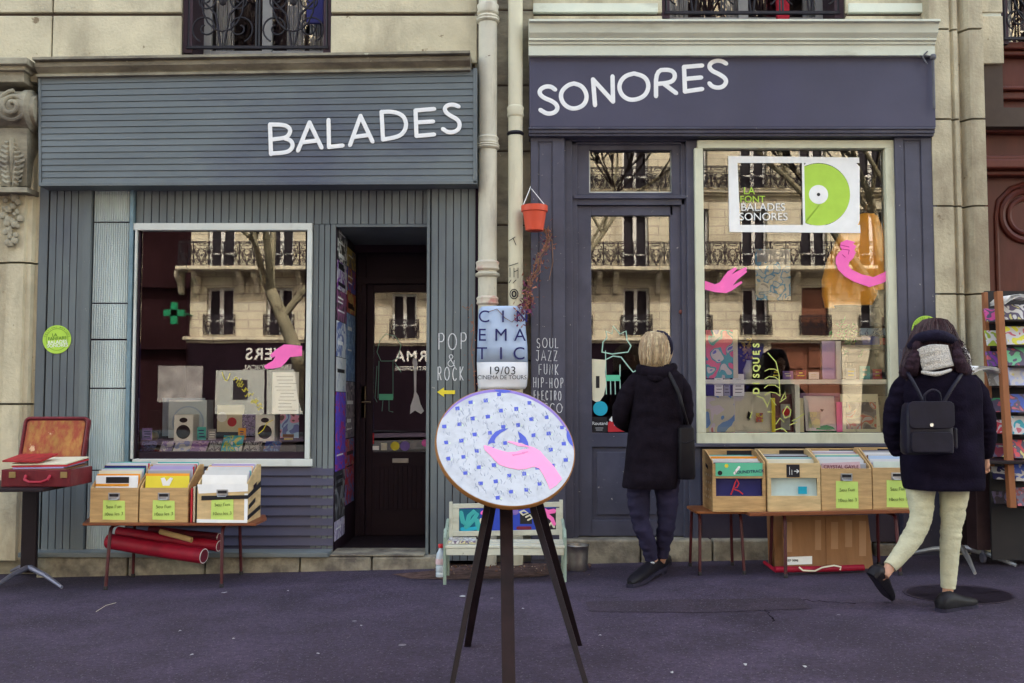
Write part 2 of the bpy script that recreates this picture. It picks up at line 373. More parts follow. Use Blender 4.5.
p_ = patch('pavement_dirt', [(392, 574.5), (410, 579), (450, 580), (500, 579), (540, 577), (566, 572), (592, 566), (590, 563.5), (436, 563.5), (434, 571)], dirt); p_['kind'] = 'structure'

# ================================================ facade depths
WY, LW, LS, RF, RP, RD, RW = 7.62, 7.55, 7.36, 7.46, 7.52, 7.62, 7.56
# ------------------------------------------------ the shop building
B = thing('apartment_building', (0, WY, 0), 'old stone apartment building in shade above the two grey shopfronts, with ironwork windows', 'building')
back = MB(); back.box(-14, 14, 9.7, 15, -.5, 14); back.box(-14, -4.6, 7.8, 9.7, -.5, 14); back.box(4.9, 14, 7.8, 9.7, -.5, 14)  # unseen bulk of the building, sized to keep the pavement in shade
back.box(-4.6, 4.9, 9.0, 9.7, 3.6, 14); back.box(-4.6, 4.9, 7.66, 9.0, 6.6, 14)
back.build('unseen_outer_wall', stone, B)
# upper wall: courses of blocks, with window openings
ZL = Z(50, WY)            # top of left cornice
wins = [(X(181, WY, 20), X(331, WY, 20), Z(50, WY), 6.3), (X(662, WY, 5), X(846, WY, 5), Z(15, WY), 6.3), (X(1003, WY, 20), X(1003, WY, 20)+1.35, Z(41, WY), 6.3)]
ub = MB(); us = MB(); rs = random.Random(3)
zc = [Z(50, WY)-.12, Z(14, WY), Z(-28, WY), Z(-75, WY), 5.6, 6.1, 6.62]
def hole(xa, xb, za, zb):
    for w in wins:
        if xb > w[0]+.01 and xa < w[1]-.01 and zb > w[2] and za < w[3]: return w
    return None
for i in range(len(zc)-1):
    za, zb = zc[i], zc[i+1]
    cuts = sorted([-4.6, 4.9, X(477, WY, 20), X(533, WY, 20)] + [w[0] for w in wins] + [w[1] for w in wins])
    for a, b in zip(cuts[:-1], cuts[1:]):
        m_ = (a+b)/2
        if any(w[0]-.001 < m_ < w[1] for w in wins): continue
        if X(477, WY, 20)-.01 < m_ < X(533, WY, 20): continue
        n = max(1, round((b-a)/1.1)); off = .0
        for q in range(n):
            xa, xb = a+(b-a)*q/n, a+(b-a)*(q+1)/n
            ub.box(xa+(.006 if q else 0), xb-(.006 if q < n-1 else 0), WY, WY+.05, za+.014, zb-.014)
us.box(-4.6, wins[0][0], WY+.03, WY+1.0, 3.55, 6.6); us.box(wins[0][1], wins[1][0], WY+.03, WY+1.0, 3.55, 6.6)
us.box(wins[1][1], wins[2][0], WY+.03, WY+1.0, 3.55, 6.6); us.box(wins[2][1], 4.9, WY+.03, WY+1.0, 3.55, 6.6)
for w in wins: us.box(w[0], w[1], WY+.03, WY+1.0, w[3], 6.6)
us.box(-4.6, 4.9, WY+.03, WY+.9, 3.4, 3.55)
us.build('wall_core', joint, B)
ub.build('stone_courses', stone, B, bevel=.006)
# bands on the right part (the double string course)
bb = MB()
for (a, b, y0, y1) in ((533, 658, 3, 12), (849, 925, 3, 12)): pxbox(a, y0, b, y1, WY-.02, WY+.05, bb)
bb.build('string_course', stone_p, B, bevel=.004)
# windows with ornate cast iron
def scroll(cx, cz, r, turns, a0, mir=1, n=26):
    return [(cx+mir*r*(1-.82*i/n)*math.cos(a0+turns*2*math.pi*i/n), cz+r*(1-.82*i/n)*math.sin(a0+turns*2*math.pi*i/n)) for i in range(n+1)]
def ironwork(x0, x1, z0, z1, y, parent, unit=.42, t=.009):
    mb = MB()
    mb.box(x0, x1, y-.014, y+.014, z0+.03, z0+.052); mb.box(x0, x1, y-.014, y+.014, z1-.02, z1+.01); mb.box(x0, x1, y-.02, y+.02, z1+.03, z1+.055)
    mb.box(x0, x1, y-.01, y+.01, z1-.13, z1-.115)
    n = max(1, round((x1-x0)/unit)); u = (x1-x0)/n; h = z1-.13-z0-.05
    for i in range(n):
        a = x0+u*i; c = a+u/2
        mb.tube([(a+.012, y, z0+.05), (a+.012, y, z1+.03)], t*.9, 6); mb.tube([(a+u-.012, y, z0+.05), (a+u-.012, y, z1+.03)], t*.9, 6)
        for mr in (-1, 1):
            cc = c+mr*u*.24
            for (zz, rr, a0) in ((.20, .26, -1.2), (.50, .2, 1.9), (.76, .24, -2.0)):
                mb.tube([(p[0], y, p[1]) for p in scroll(cc, z0+.05+h*zz, rr*u*.8, 1.4, a0, mr)], t*.8, 5)
            mb.tube([(c+mr*u*.02, y, z0+.05), (c+mr*u*.10, y, z0+.05+h*.35), (c+mr*u*.42, y, z0+.05+h*.6), (c+mr*u*.36, y, z0+.05+h*.98)], t, 5)
            mb.tube([(c+mr*u*.3*math.cos(q/9*math.pi*2), y, z1-.06+.04*math.sin(q/9*math.pi*2)) for q in range(10)], t*.6, 5)
        mb.tube([(c+.3*u*math.cos(q/16*math.pi*2), y-.004, z0+.05+h*.5+.34*h*math.sin(q/16*math.pi*2)) for q in range(17)], t*.8, 5)
        mb.ball((c, y, z0+.05+h*.5), .035, 8, (1, .5, 1.3))
    return mb.build('railing', iron, parent, smooth=True)
curtain = M('pale_curtain', (.5, .5, .55), .9, .2, 12, stretch=(6, 1, .3))
cloth_b = M('blue_cloth', (.05, .05, .20), .8); cloth_r = M('red_cloth', (.45, .02, .04), .8)
frame_d = M('grey_window_frame', (.34, .33, .33), .5, .1)
for wi, (x0, x1, z0, z1) in enumerate(wins):
    jm = MB(); jm.box(x0-.0, x0+.07, WY+.06, WY+.62, z0, z1); jm.box(x1-.07, x1, WY+.06, WY+.62, z0, z1)
    wn = jm.build('window', M('purple_brown_reveal', (.05, .03, .04), .7), B)
    fr = MB(); y = WY+.35; mid = (x0+x1)/2
    for a, b in ((x0+.07, x0+.13), (mid-.04, mid+.04), (x1-.13, x1-.07)): fr.box(a, b, y, y+.05, z0, z1)
    fr.box(x0+.07, x1-.07, y+.003, y+.047, z0, z0+.12)
    fr.build('frame', frame_d, wn, bevel=.003)
    MB().box(x0+.07, x1-.07, y+.02, y+.026, z0+.1, z1).build('pane', glass_o, wn)
    MB().box(x0+.0, x1-.0, y+.6, y+.63, z0-.05, z1).build('room_wall', dark_i, wn)
    cu = MB()
    for q in (0.12, .62, .78) if wi != 1 else (.1, .42, .86):
        xa = x0+(x1-x0)*q; n = 8
        for s_ in range(n): cu.box(xa+s_*.018, xa+s_*.018+.014, y+.10+.012*(s_ % 2), y+.13+.012*(s_ % 2), z0, z1)
    cu.build('curtain', curtain, wn)
    ironwork(x0+.03, x1-.03, z0+.0, z0+.92, WY+.06, wn, .46)
lx0, lx1 = wins[0][0], wins[0][1]
o = MB(); o.box(lx1-.24, lx1-.10, WY+.22, WY+.26, wins[0][2]+.30, wins[0][2]+.75); tag(o.build('laundry_cloth', cloth_b, bevel=.01, origin=(lx1-.2, WY+.24, wins[0][2])), 'blue cloth hanging behind the iron railing of the upper left window', 'cloth')
o = MB(); o.box(X(784, WY, 5), X(797, WY, 5), WY+.2, WY+.25, wins[1][2]+.03, wins[1][2]+.5); tag(o.build('laundry_cloth', cloth_r, bevel=.01, origin=(X(790, WY, 5), WY+.2, wins[1][2])), 'red cloth hanging behind the iron railing of the upper right window', 'cloth')

# cornices (moulded profiles swept along x)
def profile(name, x0, x1, prof, mat, parent, drop=0, skew=0):
    mb = MB(); n = len(prof)
    mb.add([(x0, p[0], p[1]) for p in prof] + [(x1, p[0], p[1]+skew) for p in prof], [tuple(range(n)), tuple(range(2*n-1, n-1, -1))] + [(i, i+n, (i+1) % n+n, (i+1) % n) for i in range(n)])
    return mb.build(name, mat, parent)
def z_(py, Y): return Z(py, Y)
cy = 7.26
profile('left_cornice', X(32, cy, 60), X(470, cy, 60), [(7.7, z_(55, 7.4)), (cy, z_(57, cy)), (cy, z_(59.5, cy)), (cy+.05, z_(60, cy)), (cy+.05, z_(61.5, cy)), (cy+.03, z_(62, cy)), (cy+.04, z_(65, cy)), (cy+.09, z_(69, cy)), (cy+.10, z_(70.5, cy)), (cy+.07, z_(71, cy)), (cy+.07, z_(73.5, cy)), (cy+.15, z_(74, cy)), (cy+.15, z_(77, cy)), (7.7, z_(77, cy))], stone_d, B, skew=.05)
cr = 7.30
profile('right_cornice', X(529, cr, 30), X(941, cr, 30), [(7.7, z_(17, 7.5)), (cr, z_(19, cr)), (cr, z_(21, cr)), (cr+.03, z_(22, cr)), (cr+.05, z_(30, cr)), (cr+.08, z_(34, cr)), (cr+.08, z_(36, cr)), (cr+.10, z_(37, cr)), (cr+.10, z_(39, cr)), (cr+.115, z_(40, cr)), (cr+.115, z_(50, cr)), (7.7, z_(51, cr))], stone_p, B)

# middle bare wall between the shops
mid = MB(); xm0, xm1 = X(474, WY), X(534, WY)
zb = -.1; hs = [.62, .5, .55, .6, .45, .58, .52, .6, .5, .6]
i = 0
while zb < 6.6:
    h = hs[i % 10]; mid.box(xm0, xm1, WY+.012, WY+.1, zb+.006, zb+h-.006); zb += h; i += 1
mid.build('middle_wall', stone_d, B, bevel=.008)
MB().box(xm0+.002, xm1-.002, WY+.022, WY+.029, -.1, 6.6).build('middle_wall_core', joint, B)

# left pilaster with carved console
LP = MB(); Yp = 7.5
pf = [(-30, 0.00), (6, .0), (7, -.025), (24, -.025), (25, .0), (30, .0), (31, .05), (44, .05), (47, .12)]
zt, zbm = Z(120, Yp), -.15
def pil_profile(name, pf, Y, z0, z1, mat, parent, depth=.3):
    top = [(X(a, Y, 300), Y+d) for a, d in pf]; poly = top + [(top[-1][0], Y+depth), (top[0][0], Y+depth)]; n = len(poly)
    mb = MB(); mb.add([(p[0], p[1], z0) for p in poly] + [(p[0], p[1], z1) for p in poly], [tuple(range(n)), tuple(range(2*n-1, n-1, -1))] + [(i, i+n, (i+1) % n+n, (i+1) % n) for i in range(n)])
    return mb.build(name, mat, parent)
for k_, (ya, yb) in enumerate(((262, 120), (403, 263), (560, 404))):
    pil_profile('left_pilaster', pf, Yp, Z(ya, Yp), Z(yb, Yp)-.008, stone, B)
MB().box(-4.6, X(45, Yp, 300), Yp+.10, Yp+.29, -.2, 3.72).build('left_pilaster_core', stone_d, B)
cb = MB()
pxbox(-60, 57, 27, 64, 7.22, 7.7, cb); pxbox(-60, 64, 25, 70, 7.26, 7.7, cb); pxbox(-60, 70, 24, 82, 7.30, 7.7, cb); pxbox(26, 74, 38, 82, 7.40, 7.7, cb)
cb.build('console_cap', stone_d, B, bevel=.008)
cs = MB(); cx = X(-2, 7.3, 105)
# scroll volute seen from the front: rolled drum with side spirals
cs.lathe([(.13, 0), (.15, .01), (.15, .22), (.16, .24), (.16, .28), (.12, .30), (.12, .33), (.05, .335), (.05, .36)], (X(0, 7.35, 105)-.06, 7.42, Z(107, 7.3)), 22, ax='x')
cs.tube([(p[0], 7.30-.03*i_/26, p[1]) for i_, p in enumerate(scroll(X(14, 7.3, 107), Z(107, 7.3), .125, 2.1, 1.6, 1, 40))], .017, 8)
cs.hexa(W(0, 186, 7.44), W(27, 186, 7.44), W(27, 128, 7.34), W(-8, 128, 7.34), (0, .2, 0))
for i in range(9):      # acanthus leaf lobes
    for s_ in (-1, 1):
        py = 142+i*5; x0 = 12; tip = 12+s_*(11-abs(i-4)*.9)
        cs.tube([W(12+s_*1, py+8, 7.40), W((12+tip)/2, py+1, 7.375), W(tip, py-2, 7.39), W(tip-s_*1.5, py+2.5, 7.41)], [.014, .026, .020, .008], 6)
cs.tube([W(12, 186, 7.41), W(12, 160, 7.37), W(12, 138, 7.36)], [.014, .016, .02], 6)
pxbox(-40, 187, 27, 192, 7.36, 7.6, cs)
rr = random.Random(5)
for i in range(34):     # hanging garland of fruit and flowers
    py = 196+i*1.5; wd_ = 12-abs(i-12)*.35 if i > 12 else 7+i*.45
    cs.ball(W(12+rr.uniform(-wd_, wd_)*.8, py, 7.45), rr.uniform(.014, .032), 8, (1, .8, 1))
cs.build('carved_console', stone_d, B, smooth=True)

# right pilaster, moulded
pr = [(935, .06), (936, .0), (956, .0), (957, .035), (959, .035), (961, .012), (965, .012), (967, .06), (970, .075), (973, .03), (976, .0), (979, -.006), (990, -.006), (991, .35)]
for (ya, yb) in ((28, -30), (118, 29.3), (205, 119.2), (293, 206), (400, 294), (560, 401)):
    pil_profile('right_pilaster', pr, 7.5, Z(ya, 7.5), Z(yb, 7.5)-.006, stone, B, .4)
MB().box(X(940, 7.7, 300), X(986, 7.7, 300), 7.70, 8.0, -.2, 6.0).build('right_pilaster_core', joint, B)

# neighbour's carriage door
D = thing('carriage_door', W(1010, 480, 7.75), 'tall dark red varnished wooden carriage door with carved mouldings at the right edge', 'door')
d = MB(); xd0, xd1 = X(977, 7.8), X(977, 7.8)+2.0
MB().box(xd0, xd1, 7.84, 7.95, 0, Z(45, 7.84)).build('door_leaf', mahog, D)
for (ya, yb, dp) in ((45, 52, .12), (52, 57, .08), (88, 92, .1), (92, 100, .06), (118, 124, .12), (124, 130, .16), (130, 134, .09), (158, 163, .13), (163, 172, .18), (172, 177, .1)):
    d.box(xd0, xd1, 7.84-dp, 7.842, Z(yb, 7.8), Z(ya, 7.8))
d.box(xd0, xd0+.05, 7.76, 7.842, 0, Z(178, 7.8)); d.box(X(1003, 7.8), X(1006, 7.8), 7.80, 7.842, Z(87, 7.8), Z(58, 7.8))
d.build('moulding', mahog, D, bevel=.012)
rd = MB(); c = W(1026, 216, 7.84)
for r_, t_ in ((.20, .03), (.14, .022)): rd.tube([(c.x+r_*math.cos(q/32*2*math.pi), 7.835, c.z+r_*math.sin(q/32*2*math.pi)) for q in range(33)], t_, 8)
rd.tube([(c.x-.24, 7.84, c.z-1.0), (c.x-.24, 7.84, c.z), (c.x-.22, 7.84, c.z+.12), (c.x-.12, 7.84, c.z+.22), (c.x, 7.84, c.z+.26), (c.x+.12, 7.84, c.z+.22), (c.x+.22, 7.84, c.z+.12), (c.x+.24, 7.84, c.z), (c.x+.24, 7.84, c.z-1)], .02, 8)
rd.build('round_panel', mahog, D, smooth=True)
ov = MB(); ov.lathe([(.001, -.03), (.10, -.025), (.12, 0)], (0, 0, 0), 20, ax='y'); ov.xf(Matrix.Translation(W(990, 20, 7.66)) @ Matrix.Diagonal((.75, 1, 2.1, 1)))
ov.build('oval_carving', stone_p, B, smooth=True)

# ------------------------------------------------ drainpipes
def pipe(name, px, Y, r, z0, z1, mat, label, collars, cm=None):
    t = thing(name, (X(px, Y), Y, z0), label, 'drainpipe')
    x_t = X(px, Y, 30); x_b = X(px+0, Y, 300)
    mb = MB(); mb.tube([(x_b, Y, z0), (x_b, Y, z1)], r, 20); mb.build('pipe', mat, t, smooth=True)
    for (py, h, k, m2) in collars:
        zc_ = Z(py, Y); c = MB(); c.lathe([(r*1.0, -h/2-.01), (r*k*.96, -h/2), (r*k, -h/2+.006), (r*k*.93, 0), (r*k, h/2-.006), (r*k*.96, h/2), (r*1.0, h/2+.01)], (x_b, Y, zc_), 20)
        c.build('collar', m2 or mat, t, smooth=True)
    return t
redpatch = M('red_and_cream_collar', (.55, .5, .42), .6, .1, 5, grime=(.45, .03, .04), gscale=9, gth=.5, gst=(1, 1, 1))
pA = pipe('drainpipe', 487.5, 7.50, .071, -.02, 6.6, pipe_w, 'older peeling cream drainpipe with cast collars, left one beside the grey sign', [(10, .07, 1.2, None), (20, .035, 1.28, None), (141, .05, 1.2, None), (147, .03, 1.3, None), (266, .06, 1.28, redpatch), (275, .02, 1.34, None), (301, .05, 1.2, redpatch)])
pB = pipe('drainpipe', 515.5, 7.50, .056, -.02, 6.6, pipe_c, 'smooth cream plastic drainpipe with black stickers, right one nearest the blue sign', [(112, .07, 1.18, None), (134, .012, 1.2, iron)])
blk = M('black_ink', (.02, .018, .02), .6); 
rg = MB(); c = W(514, 294, 7.435); rg.tube([(c.x+.03*math.cos(q/20*2*math.pi), 7.438, c.z+.036*math.sin(q/20*2*math.pi)) for q in range(21)], .004, 6, flat=.4)
rg.tube([(c.x+.014*math.cos(q/20*2*math.pi), 7.436, c.z+.02*math.sin(q/20*2*math.pi)) for q in range(21)], .006, 6, flat=.4)
rg.build('round_sticker', blk, pB)
gr = MB()
for a, b in (((509, 266), (518, 263)), ((510, 277), (510, 268)), ((514, 268), (514, 277)), ((514, 272), (518, 270)), ((518, 268), (518, 278)), ((509, 283), (511, 280)), ((513, 283), (516, 280)), ((509, 241), (515, 237)), ((516, 245), (513, 238))): line([a, b], 7.438, .003, gr, .5)
gr.build('scribble', blk, pB)

# ------------------------------------------------ LEFT SHOP FRONT
L_ = thing('shopfront', W(255, 572, LW), 'grey boarded shopfront with a plank fascia and a white framed window, left of the drainpipes', 'shopfront')
step = MB()
for a, b in zip((36, 128, 205, 300, 372), (127, 204, 299, 371, 436)):
    A, Bq = W(a+.4, 557, 7.40), W(b, 557, 7.40); step.box(A.x, Bq.x, 7.40, 7.75, -.1, A.z)
step.build('stone_step', stone_step, L_, bevel=.012)
# vertical boarding helper
def vboards(name, px0, px1, z0, z1, Y, mat, parent, w=.058, gapw=.006, back=.03):
    x0, x1 = X(px0, Y), X(px1, Y); n = max(1, round((x1-x0)/w)); mb = MB(); rnd = random.Random(int(px0))
    for i in range(n):
        a = x0+(x1-x0)*i/n; b = x0+(x1-x0)*(i+1)/n; mb.box(a+gapw/2, b-gapw/2, Y+rnd.uniform(0, .0025), Y+back, z0, z1)
    o = mb.build(name, mat, parent, bevel=.003)
    MB().box(x0-.001, x1+.001, Y+.012, Y+back+.02, z0+.001, z1-.001).build('board_backing', groove, parent)
    return o
zt_l = Z(181, LW)
zs = Z(556, LW)
vboards('left_pilaster_boards', 46, 82, Z(556, LW), zt_l, LW-.03, grey_p, L_, .052)
MB().box(X(37, LW), X(46.2, LW), LW-.02, LW+.1, zs, zt_l).build('edge_strip', grey_p, L_, bevel=.004)
MB().box(X(82.5, LW), X(90.5, LW), LW-.045, LW+.1, zs, zt_l).build('edge_strip', grey_p, L_, bevel=.004)
# corrugated panels
cm_ = M('ribbed_zinc', (.46, .53, .53), .45, .3, 2.5, .05, 30, stretch=(1, 1, .25), spec=.6, grime=(.30, .34, .36), gscale=1.3, gth=.48, gst=(1, 1, .6))
for (ya, yb) in ((222, 190), (303, 223), (339, 304), (388, 340.5), (470, 389), (556, 471)):
    Y = LW-.01; x0, x1 = X(91, Y), X(129, Y); z0, z1 = Z(ya, Y)+.003, Z(yb, Y); n = 17; mb = MB()
    for i in range(n):
        a = x0+(x1-x0)*i/n; w = (x1-x0)/n; mb.tube([(a+w*.5, Y, z0), (a+w*.5, Y, z1)], w*.36, 8)
    mb.box(x0, x1, Y+.004, Y+.010, z0, z1)
    mb.build('ribbed_panel', cm_, L_, smooth=True)
MB().box(X(90.6, LW), X(129.5, LW), LW+.003, LW+.08, zs, zt_l).build('ribbed_backing', groove, L_)
MB().box(X(128.8, LW), X(132.4, LW), LW-.04, LW+.08, Z(466, LW), Z(190, LW)).build('metal_strip', M('blue_grey_metal', (.16, .24, .29), .4, .2, 8), L_, bevel=.003)
vboards('boards_above_window', 133, 430, Z(224, LW), Z(190, LW), LW, grey_p, L_, .060)
vboards('boards_beside_door', 312, 335, Z(556, LW), Z(224.3, LW), LW, grey_p, L_, .045)
vboards('right_pilaster_boards', 430.5, 475.5, Z(560, LW), Z(179, LW), LW-.04, grey_p, L_, .060)
MB().box(X(427, LW), X(430, LW), LW-.05, LW+.95, zs, Z(190, LW)).build('door_jamb', grey_p, L_, bevel=.004)
MB().box(X(335, LW), X(427, LW), LW+.001, LW+.9, Z(227, LW), Z(224.2, LW)).build('door_head', grey_p, L_, bevel=.003)
MB().box(X(84, LW), X(432, LW), LW-.035, LW+.05, Z(190, LW), Z(186, LW)).build('head_moulding', grey_p, L_, bevel=.004)
MB().box(X(475.5, LW), X(478, LW), LW-.03, LW+.1, -.02, Z(179, LW)).build('edge_strip', groove, L_)
# planks below the window
pl = MB(); z0, z1 = Z(556, LW), Z(466, LW); n = 9
for i in range(n):
    a = z0+(z1-z0)*i/n; b = z0+(z1-z0)*(i+1)/n
    pl.hexa((X(130, LW), LW-.012, a+.004), (X(335, LW), LW-.012, a+.004), (X(335, LW), LW+.004, b-.003), (X(130, LW), LW+.004, b-.003), (0, .03, 0))
pl.build('planks_below_window', blue_p, L_)
MB().box(X(130, LW), X(335, LW), LW+.015, LW+.08, z0, z1).build('board_backing', groove, L_)
MB().box(X(36, LW), X(335, LW), 7.36, 7.56, Z(557, 7.4)+.002, Z(552, 7.4)).build('base_moulding', grey_p, L_, bevel=.005)
# window frame, pale
wf = MB(); Yf = LW-.03
pxbox(132, 223, 312, 230, Yf, Yf+.07, wf); pxbox(132, 459, 312, 466.5, Yf, Yf+.07, wf)
pxbox(132, 230, 135, 459, Yf, Yf+.07, wf); pxbox(304.5, 230, 312, 459, Yf, Yf+.07, wf)
w1 = wf.build('window_frame', white_p, L_, bevel=.004)
ib = MB(); pxbox(135, 230, 139, 459, Yf+.02, Yf+.09, ib); pxbox(139, 452, 304.5, 459, Yf+.02, Yf+.09, ib); ib.build('inner_frame', dark_p, w1, bevel=.003)
GL = LW+.015
gm = MB(); a, b = W(139, 452, GL), W(304.5, 230, GL); gm.box(a.x-.01, b.x+.01, GL, GL+.006, a.z-.01, b.z+.01); gm.build('window_glass', glass, w1)
# display case room
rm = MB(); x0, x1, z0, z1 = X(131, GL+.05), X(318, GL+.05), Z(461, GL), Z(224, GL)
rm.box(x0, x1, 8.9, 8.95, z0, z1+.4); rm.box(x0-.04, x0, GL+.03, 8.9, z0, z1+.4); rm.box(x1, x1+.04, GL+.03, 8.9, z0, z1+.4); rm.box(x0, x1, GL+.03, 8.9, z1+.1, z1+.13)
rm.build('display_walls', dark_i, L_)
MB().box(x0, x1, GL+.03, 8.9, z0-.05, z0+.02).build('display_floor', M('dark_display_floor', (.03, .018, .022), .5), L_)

# ---- BALADES fascia, the board leans: narrower on its left end
fa = MB(); n = 17; A_, B_, C_, D_ = W(42, 184, LS), W(475, 181.5, LS), W(475, 69, LS), W(39.5, 78, LS)
bk = MB(); bk.hexa(A_+Vector((0, .012, 0)), B_+Vector((0, .012, 0)), C_+Vector((0, .012, 0)), D_+Vector((0, .012, 0)), (0, .2, 0))
for i in range(n):
    f0, f1 = i/n, (i+1)/n
    a, b, c, d = A_.lerp(D_, f0), B_.lerp(C_, f0), B_.lerp(C_, f1), A_.lerp(D_, f1)
    g = Vector((0, 0, .0018)); tl = Vector((0, .006, 0))
    fa.hexa(a+g, b+g, c-g+tl, d-g+tl, (0, .022, 0))
fb = bk.build('sign_board', grey_h, L_); fa.build('sign_planks', grey_h, fb)
en = MB(); en.hexa(W(473, 183, LS-.006), W(477, 183, LS-.006), W(477, 68, LS-.006), W(473, 68, LS-.006), (0, .24, 0)); en.hexa(W(38.5, 186, LS-.006), W(477, 184, LS-.006), W(477, 180.5, LS-.006), W(38.5, 182.5, LS-.006), (0, .2, 0))
en.hexa(W(38.5, 184, LS-.005), W(41, 184, LS-.005), W(40.5, 78, LS-.005), W(38, 78, LS-.005), (0, .2, 0))
en.build('sign_edging', grey_h, fb, bevel=.003)
YS = LS-.004
LET = {  # photo measurements of each painted letter, strokes
 'balades': [[(271,154),(270,124.5)],[(271,124.5),(284,124.8),(289,127.5),(290.5,131),(288.5,135.5),(285,138),(272,139.5)],[(285,138.5),(290.5,140),(293,144.5),(291.5,149),(287,152.5),(271,153.5)],
  [(298,150.5),(309.5,122.5),(321.5,147.5)],[(301.5,142.5),(318,140.5)],[(328.5,120),(329,147),(342.5,145.5)],
  [(350,145),(360.5,116),(372.5,141.5)],[(354,137),(369,135)],[(381.5,112),(383,139.5)],[(381.5,112),(392,111.5),(402,114.5),(406,121),(406,128),(402,134.5),(395,137.5),(383,139.5)],
  [(434,109),(415.5,110.5),(416.5,136),(434,134.5)],[(416,122.5),(433,121.5)],
  [(458.5,106.5),(454,104.5),(448,104.8),(444.5,108),(445.5,112),(450,115.5),(457,119),(460,123.5),(459,129),(454.5,132),(448,132.5),(443,129)]],
 'sonores': [[(555,89.5),(551,86.5),(545,86.5),(540,89.5),(539.5,94),(544,98),(552,101),(557,105),(557.5,109.5),(554,113),(547,114),(540.5,110)],
  [(574,83.5),(568,85),(562,90.5),(560.5,97),(563.5,104),(570,108.5),(577,108.5),(584,105),(587,98),(585.5,91),(581,85.5),(574,83.5)],
  [(595,105),(593,79.5),(613,101.5),(612.5,76.5)],
  [(634,73.5),(626,75.5),(620.5,81),(619,88),(622,95.5),(629,100),(637,99.5),(644.5,96),(648.5,89),(648,81.5),(643.5,76),(634,73.5)],
  [(656,96),(656,70.5),(669,69.5),(674.5,72.5),(675,78),(671,82.5),(657,84)],[(664,84),(676,93)],
  [(702,65.5),(684,67),(685,91.5),(702,89)],[(684.5,79),(701,77.5)],
  [(726,63.5),(722,61),(716,60.5),(710.5,63),(709,67),(712,71),(719,74),(725,78),(726.5,82),(723.5,86.5),(718,88),(712,86.5),(709.5,83.5)]]}
def smoothpoly(p, it=2):
    if len(p) < 4: return p
    closed = p[0] == p[-1]
    for _ in range(it):
        q = [p[0]]
        for a, b in zip(p[:-1], p[1:]):
            sharp = False
            q += [(a[0]*.75+b[0]*.25, a[1]*.75+b[1]*.25), (a[0]*.25+b[0]*.75, a[1]*.25+b[1]*.75)]
        q.append(p[-1]); p = q
    return p
def signletters(key, Y, parent, r):
    SH = {'balades': {0, 3, 4, 5, 6, 7, 8, 10, 11}, 'sonores': {2, 5, 6, 7}}[key]
    for i, st in enumerate(LET[key]):
        pass
    mb = MB()
    for i, st in enumerate(LET[key]):
        p = st if (len(st) <= 4 or (key == 'balades' and i in (10,)) ) else smoothpoly(st)
        if len(st) > 4 and st[0] != st[-1] and abs(st[0][1]-st[1][1]) < 1 and key and i in ():
            p = st
        for sg_ in ([p] if len(p) > 5 else [[u_, w_] for u_, w_ in zip(p[:-1], p[1:])]): mb.tube([W(a, b, Y) for a, b in sg_], r, 10, flat=.12, round_=True)
    return mb.build('sign_lettering', letter_w, parent)
signletters('balades', YS, fb, .0165)

# ---- door recess
rc = MB(); xj0, xj1 = X(335, LW), X(427, LW); zF = Z(556, 7.5)
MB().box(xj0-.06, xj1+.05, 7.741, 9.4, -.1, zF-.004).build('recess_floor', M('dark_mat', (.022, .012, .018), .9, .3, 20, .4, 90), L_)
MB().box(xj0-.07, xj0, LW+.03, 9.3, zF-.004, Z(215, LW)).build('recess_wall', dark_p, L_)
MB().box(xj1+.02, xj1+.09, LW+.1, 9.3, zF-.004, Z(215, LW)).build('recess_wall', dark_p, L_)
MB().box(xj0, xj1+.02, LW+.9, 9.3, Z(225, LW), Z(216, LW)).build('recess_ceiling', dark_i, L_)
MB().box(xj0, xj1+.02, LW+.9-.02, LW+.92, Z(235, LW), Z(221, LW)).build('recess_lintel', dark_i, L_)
YD = 8.6
dr = MB(); xl = xj0; xr = xj1+.02
zt0 = Z(282, YD); zdb = zF
dr.box(xl, X(366, YD), YD, YD+.08, zdb, 3.2); dr.box(X(366, YD), xr, YD, YD+.08, zt0+.02, 3.2)       # frame + transom panel
dr.build('door_surround', dark_p, L_, bevel=.006)
dm = MB(); dm.box(xl, xr, YD-.03, YD, Z(284, YD), Z(278, YD)); dm.box(X(357, YD), X(361, YD), YD-.015, YD, zdb, Z(284, YD)); dm.build('door_surround_moulding', dark_p, L_, bevel=.004)
dl = MB(); x0, x1 = X(366.5, YD), xr; gx = X(373, YD); gz0, gz1 = Z(452, YD), Z(292, YD)
dl.box(x0, gx, YD+.02, YD+.06, zdb, zt0); dl.box(gx, x1, YD+.02, YD+.06, gz1, zt0); dl.box(gx, x1, YD+.02, YD+.06, zdb, gz0)
dd = dl.build('shop_door', dark_p, L_, bevel=.004)
vb = MB(); xx = gx+.03
while xx < x1-.05: vb.box(xx, xx+.035, YD+.012, YD+.021, zdb+.22, gz0-.12); xx += .04
vb.build('door_boards', dark_p, dd, bevel=.003)
MB().box(gx, x1, YD+.035, YD+.041, gz0, gz1).build('door_glass', glass, dd)
hd = MB(); hd.box(X(361.5, YD), X(366, YD), YD-.0, YD+.02, Z(418, YD), Z(386, YD)); hd.tube([(X(363.7, YD), YD-.0, Z(402, YD)), (X(363.7, YD), YD-.05, Z(402, YD)), (X(372, YD), YD-.05, Z(402, YD))], .009, 8)
hd.build('door_handle', M('worn_brass', (.25, .2, .14), .35, .2, 20, metal=1), dd, bevel=.002)
sl = MB(); sl.box(X(393, YD), X(409, YD), YD+.008, YD+.02, Z(463, YD), Z(458.5, YD)); sl.build('letter_slot', M('dull_steel', (.25, .24, .24), .35, .1, metal=1), dd, bevel=.002)
MB().box(xl-.05, xr+.02, 9.25, 9.3, zdb, 3.2).build('shop_back_wall', dark_i, L_)
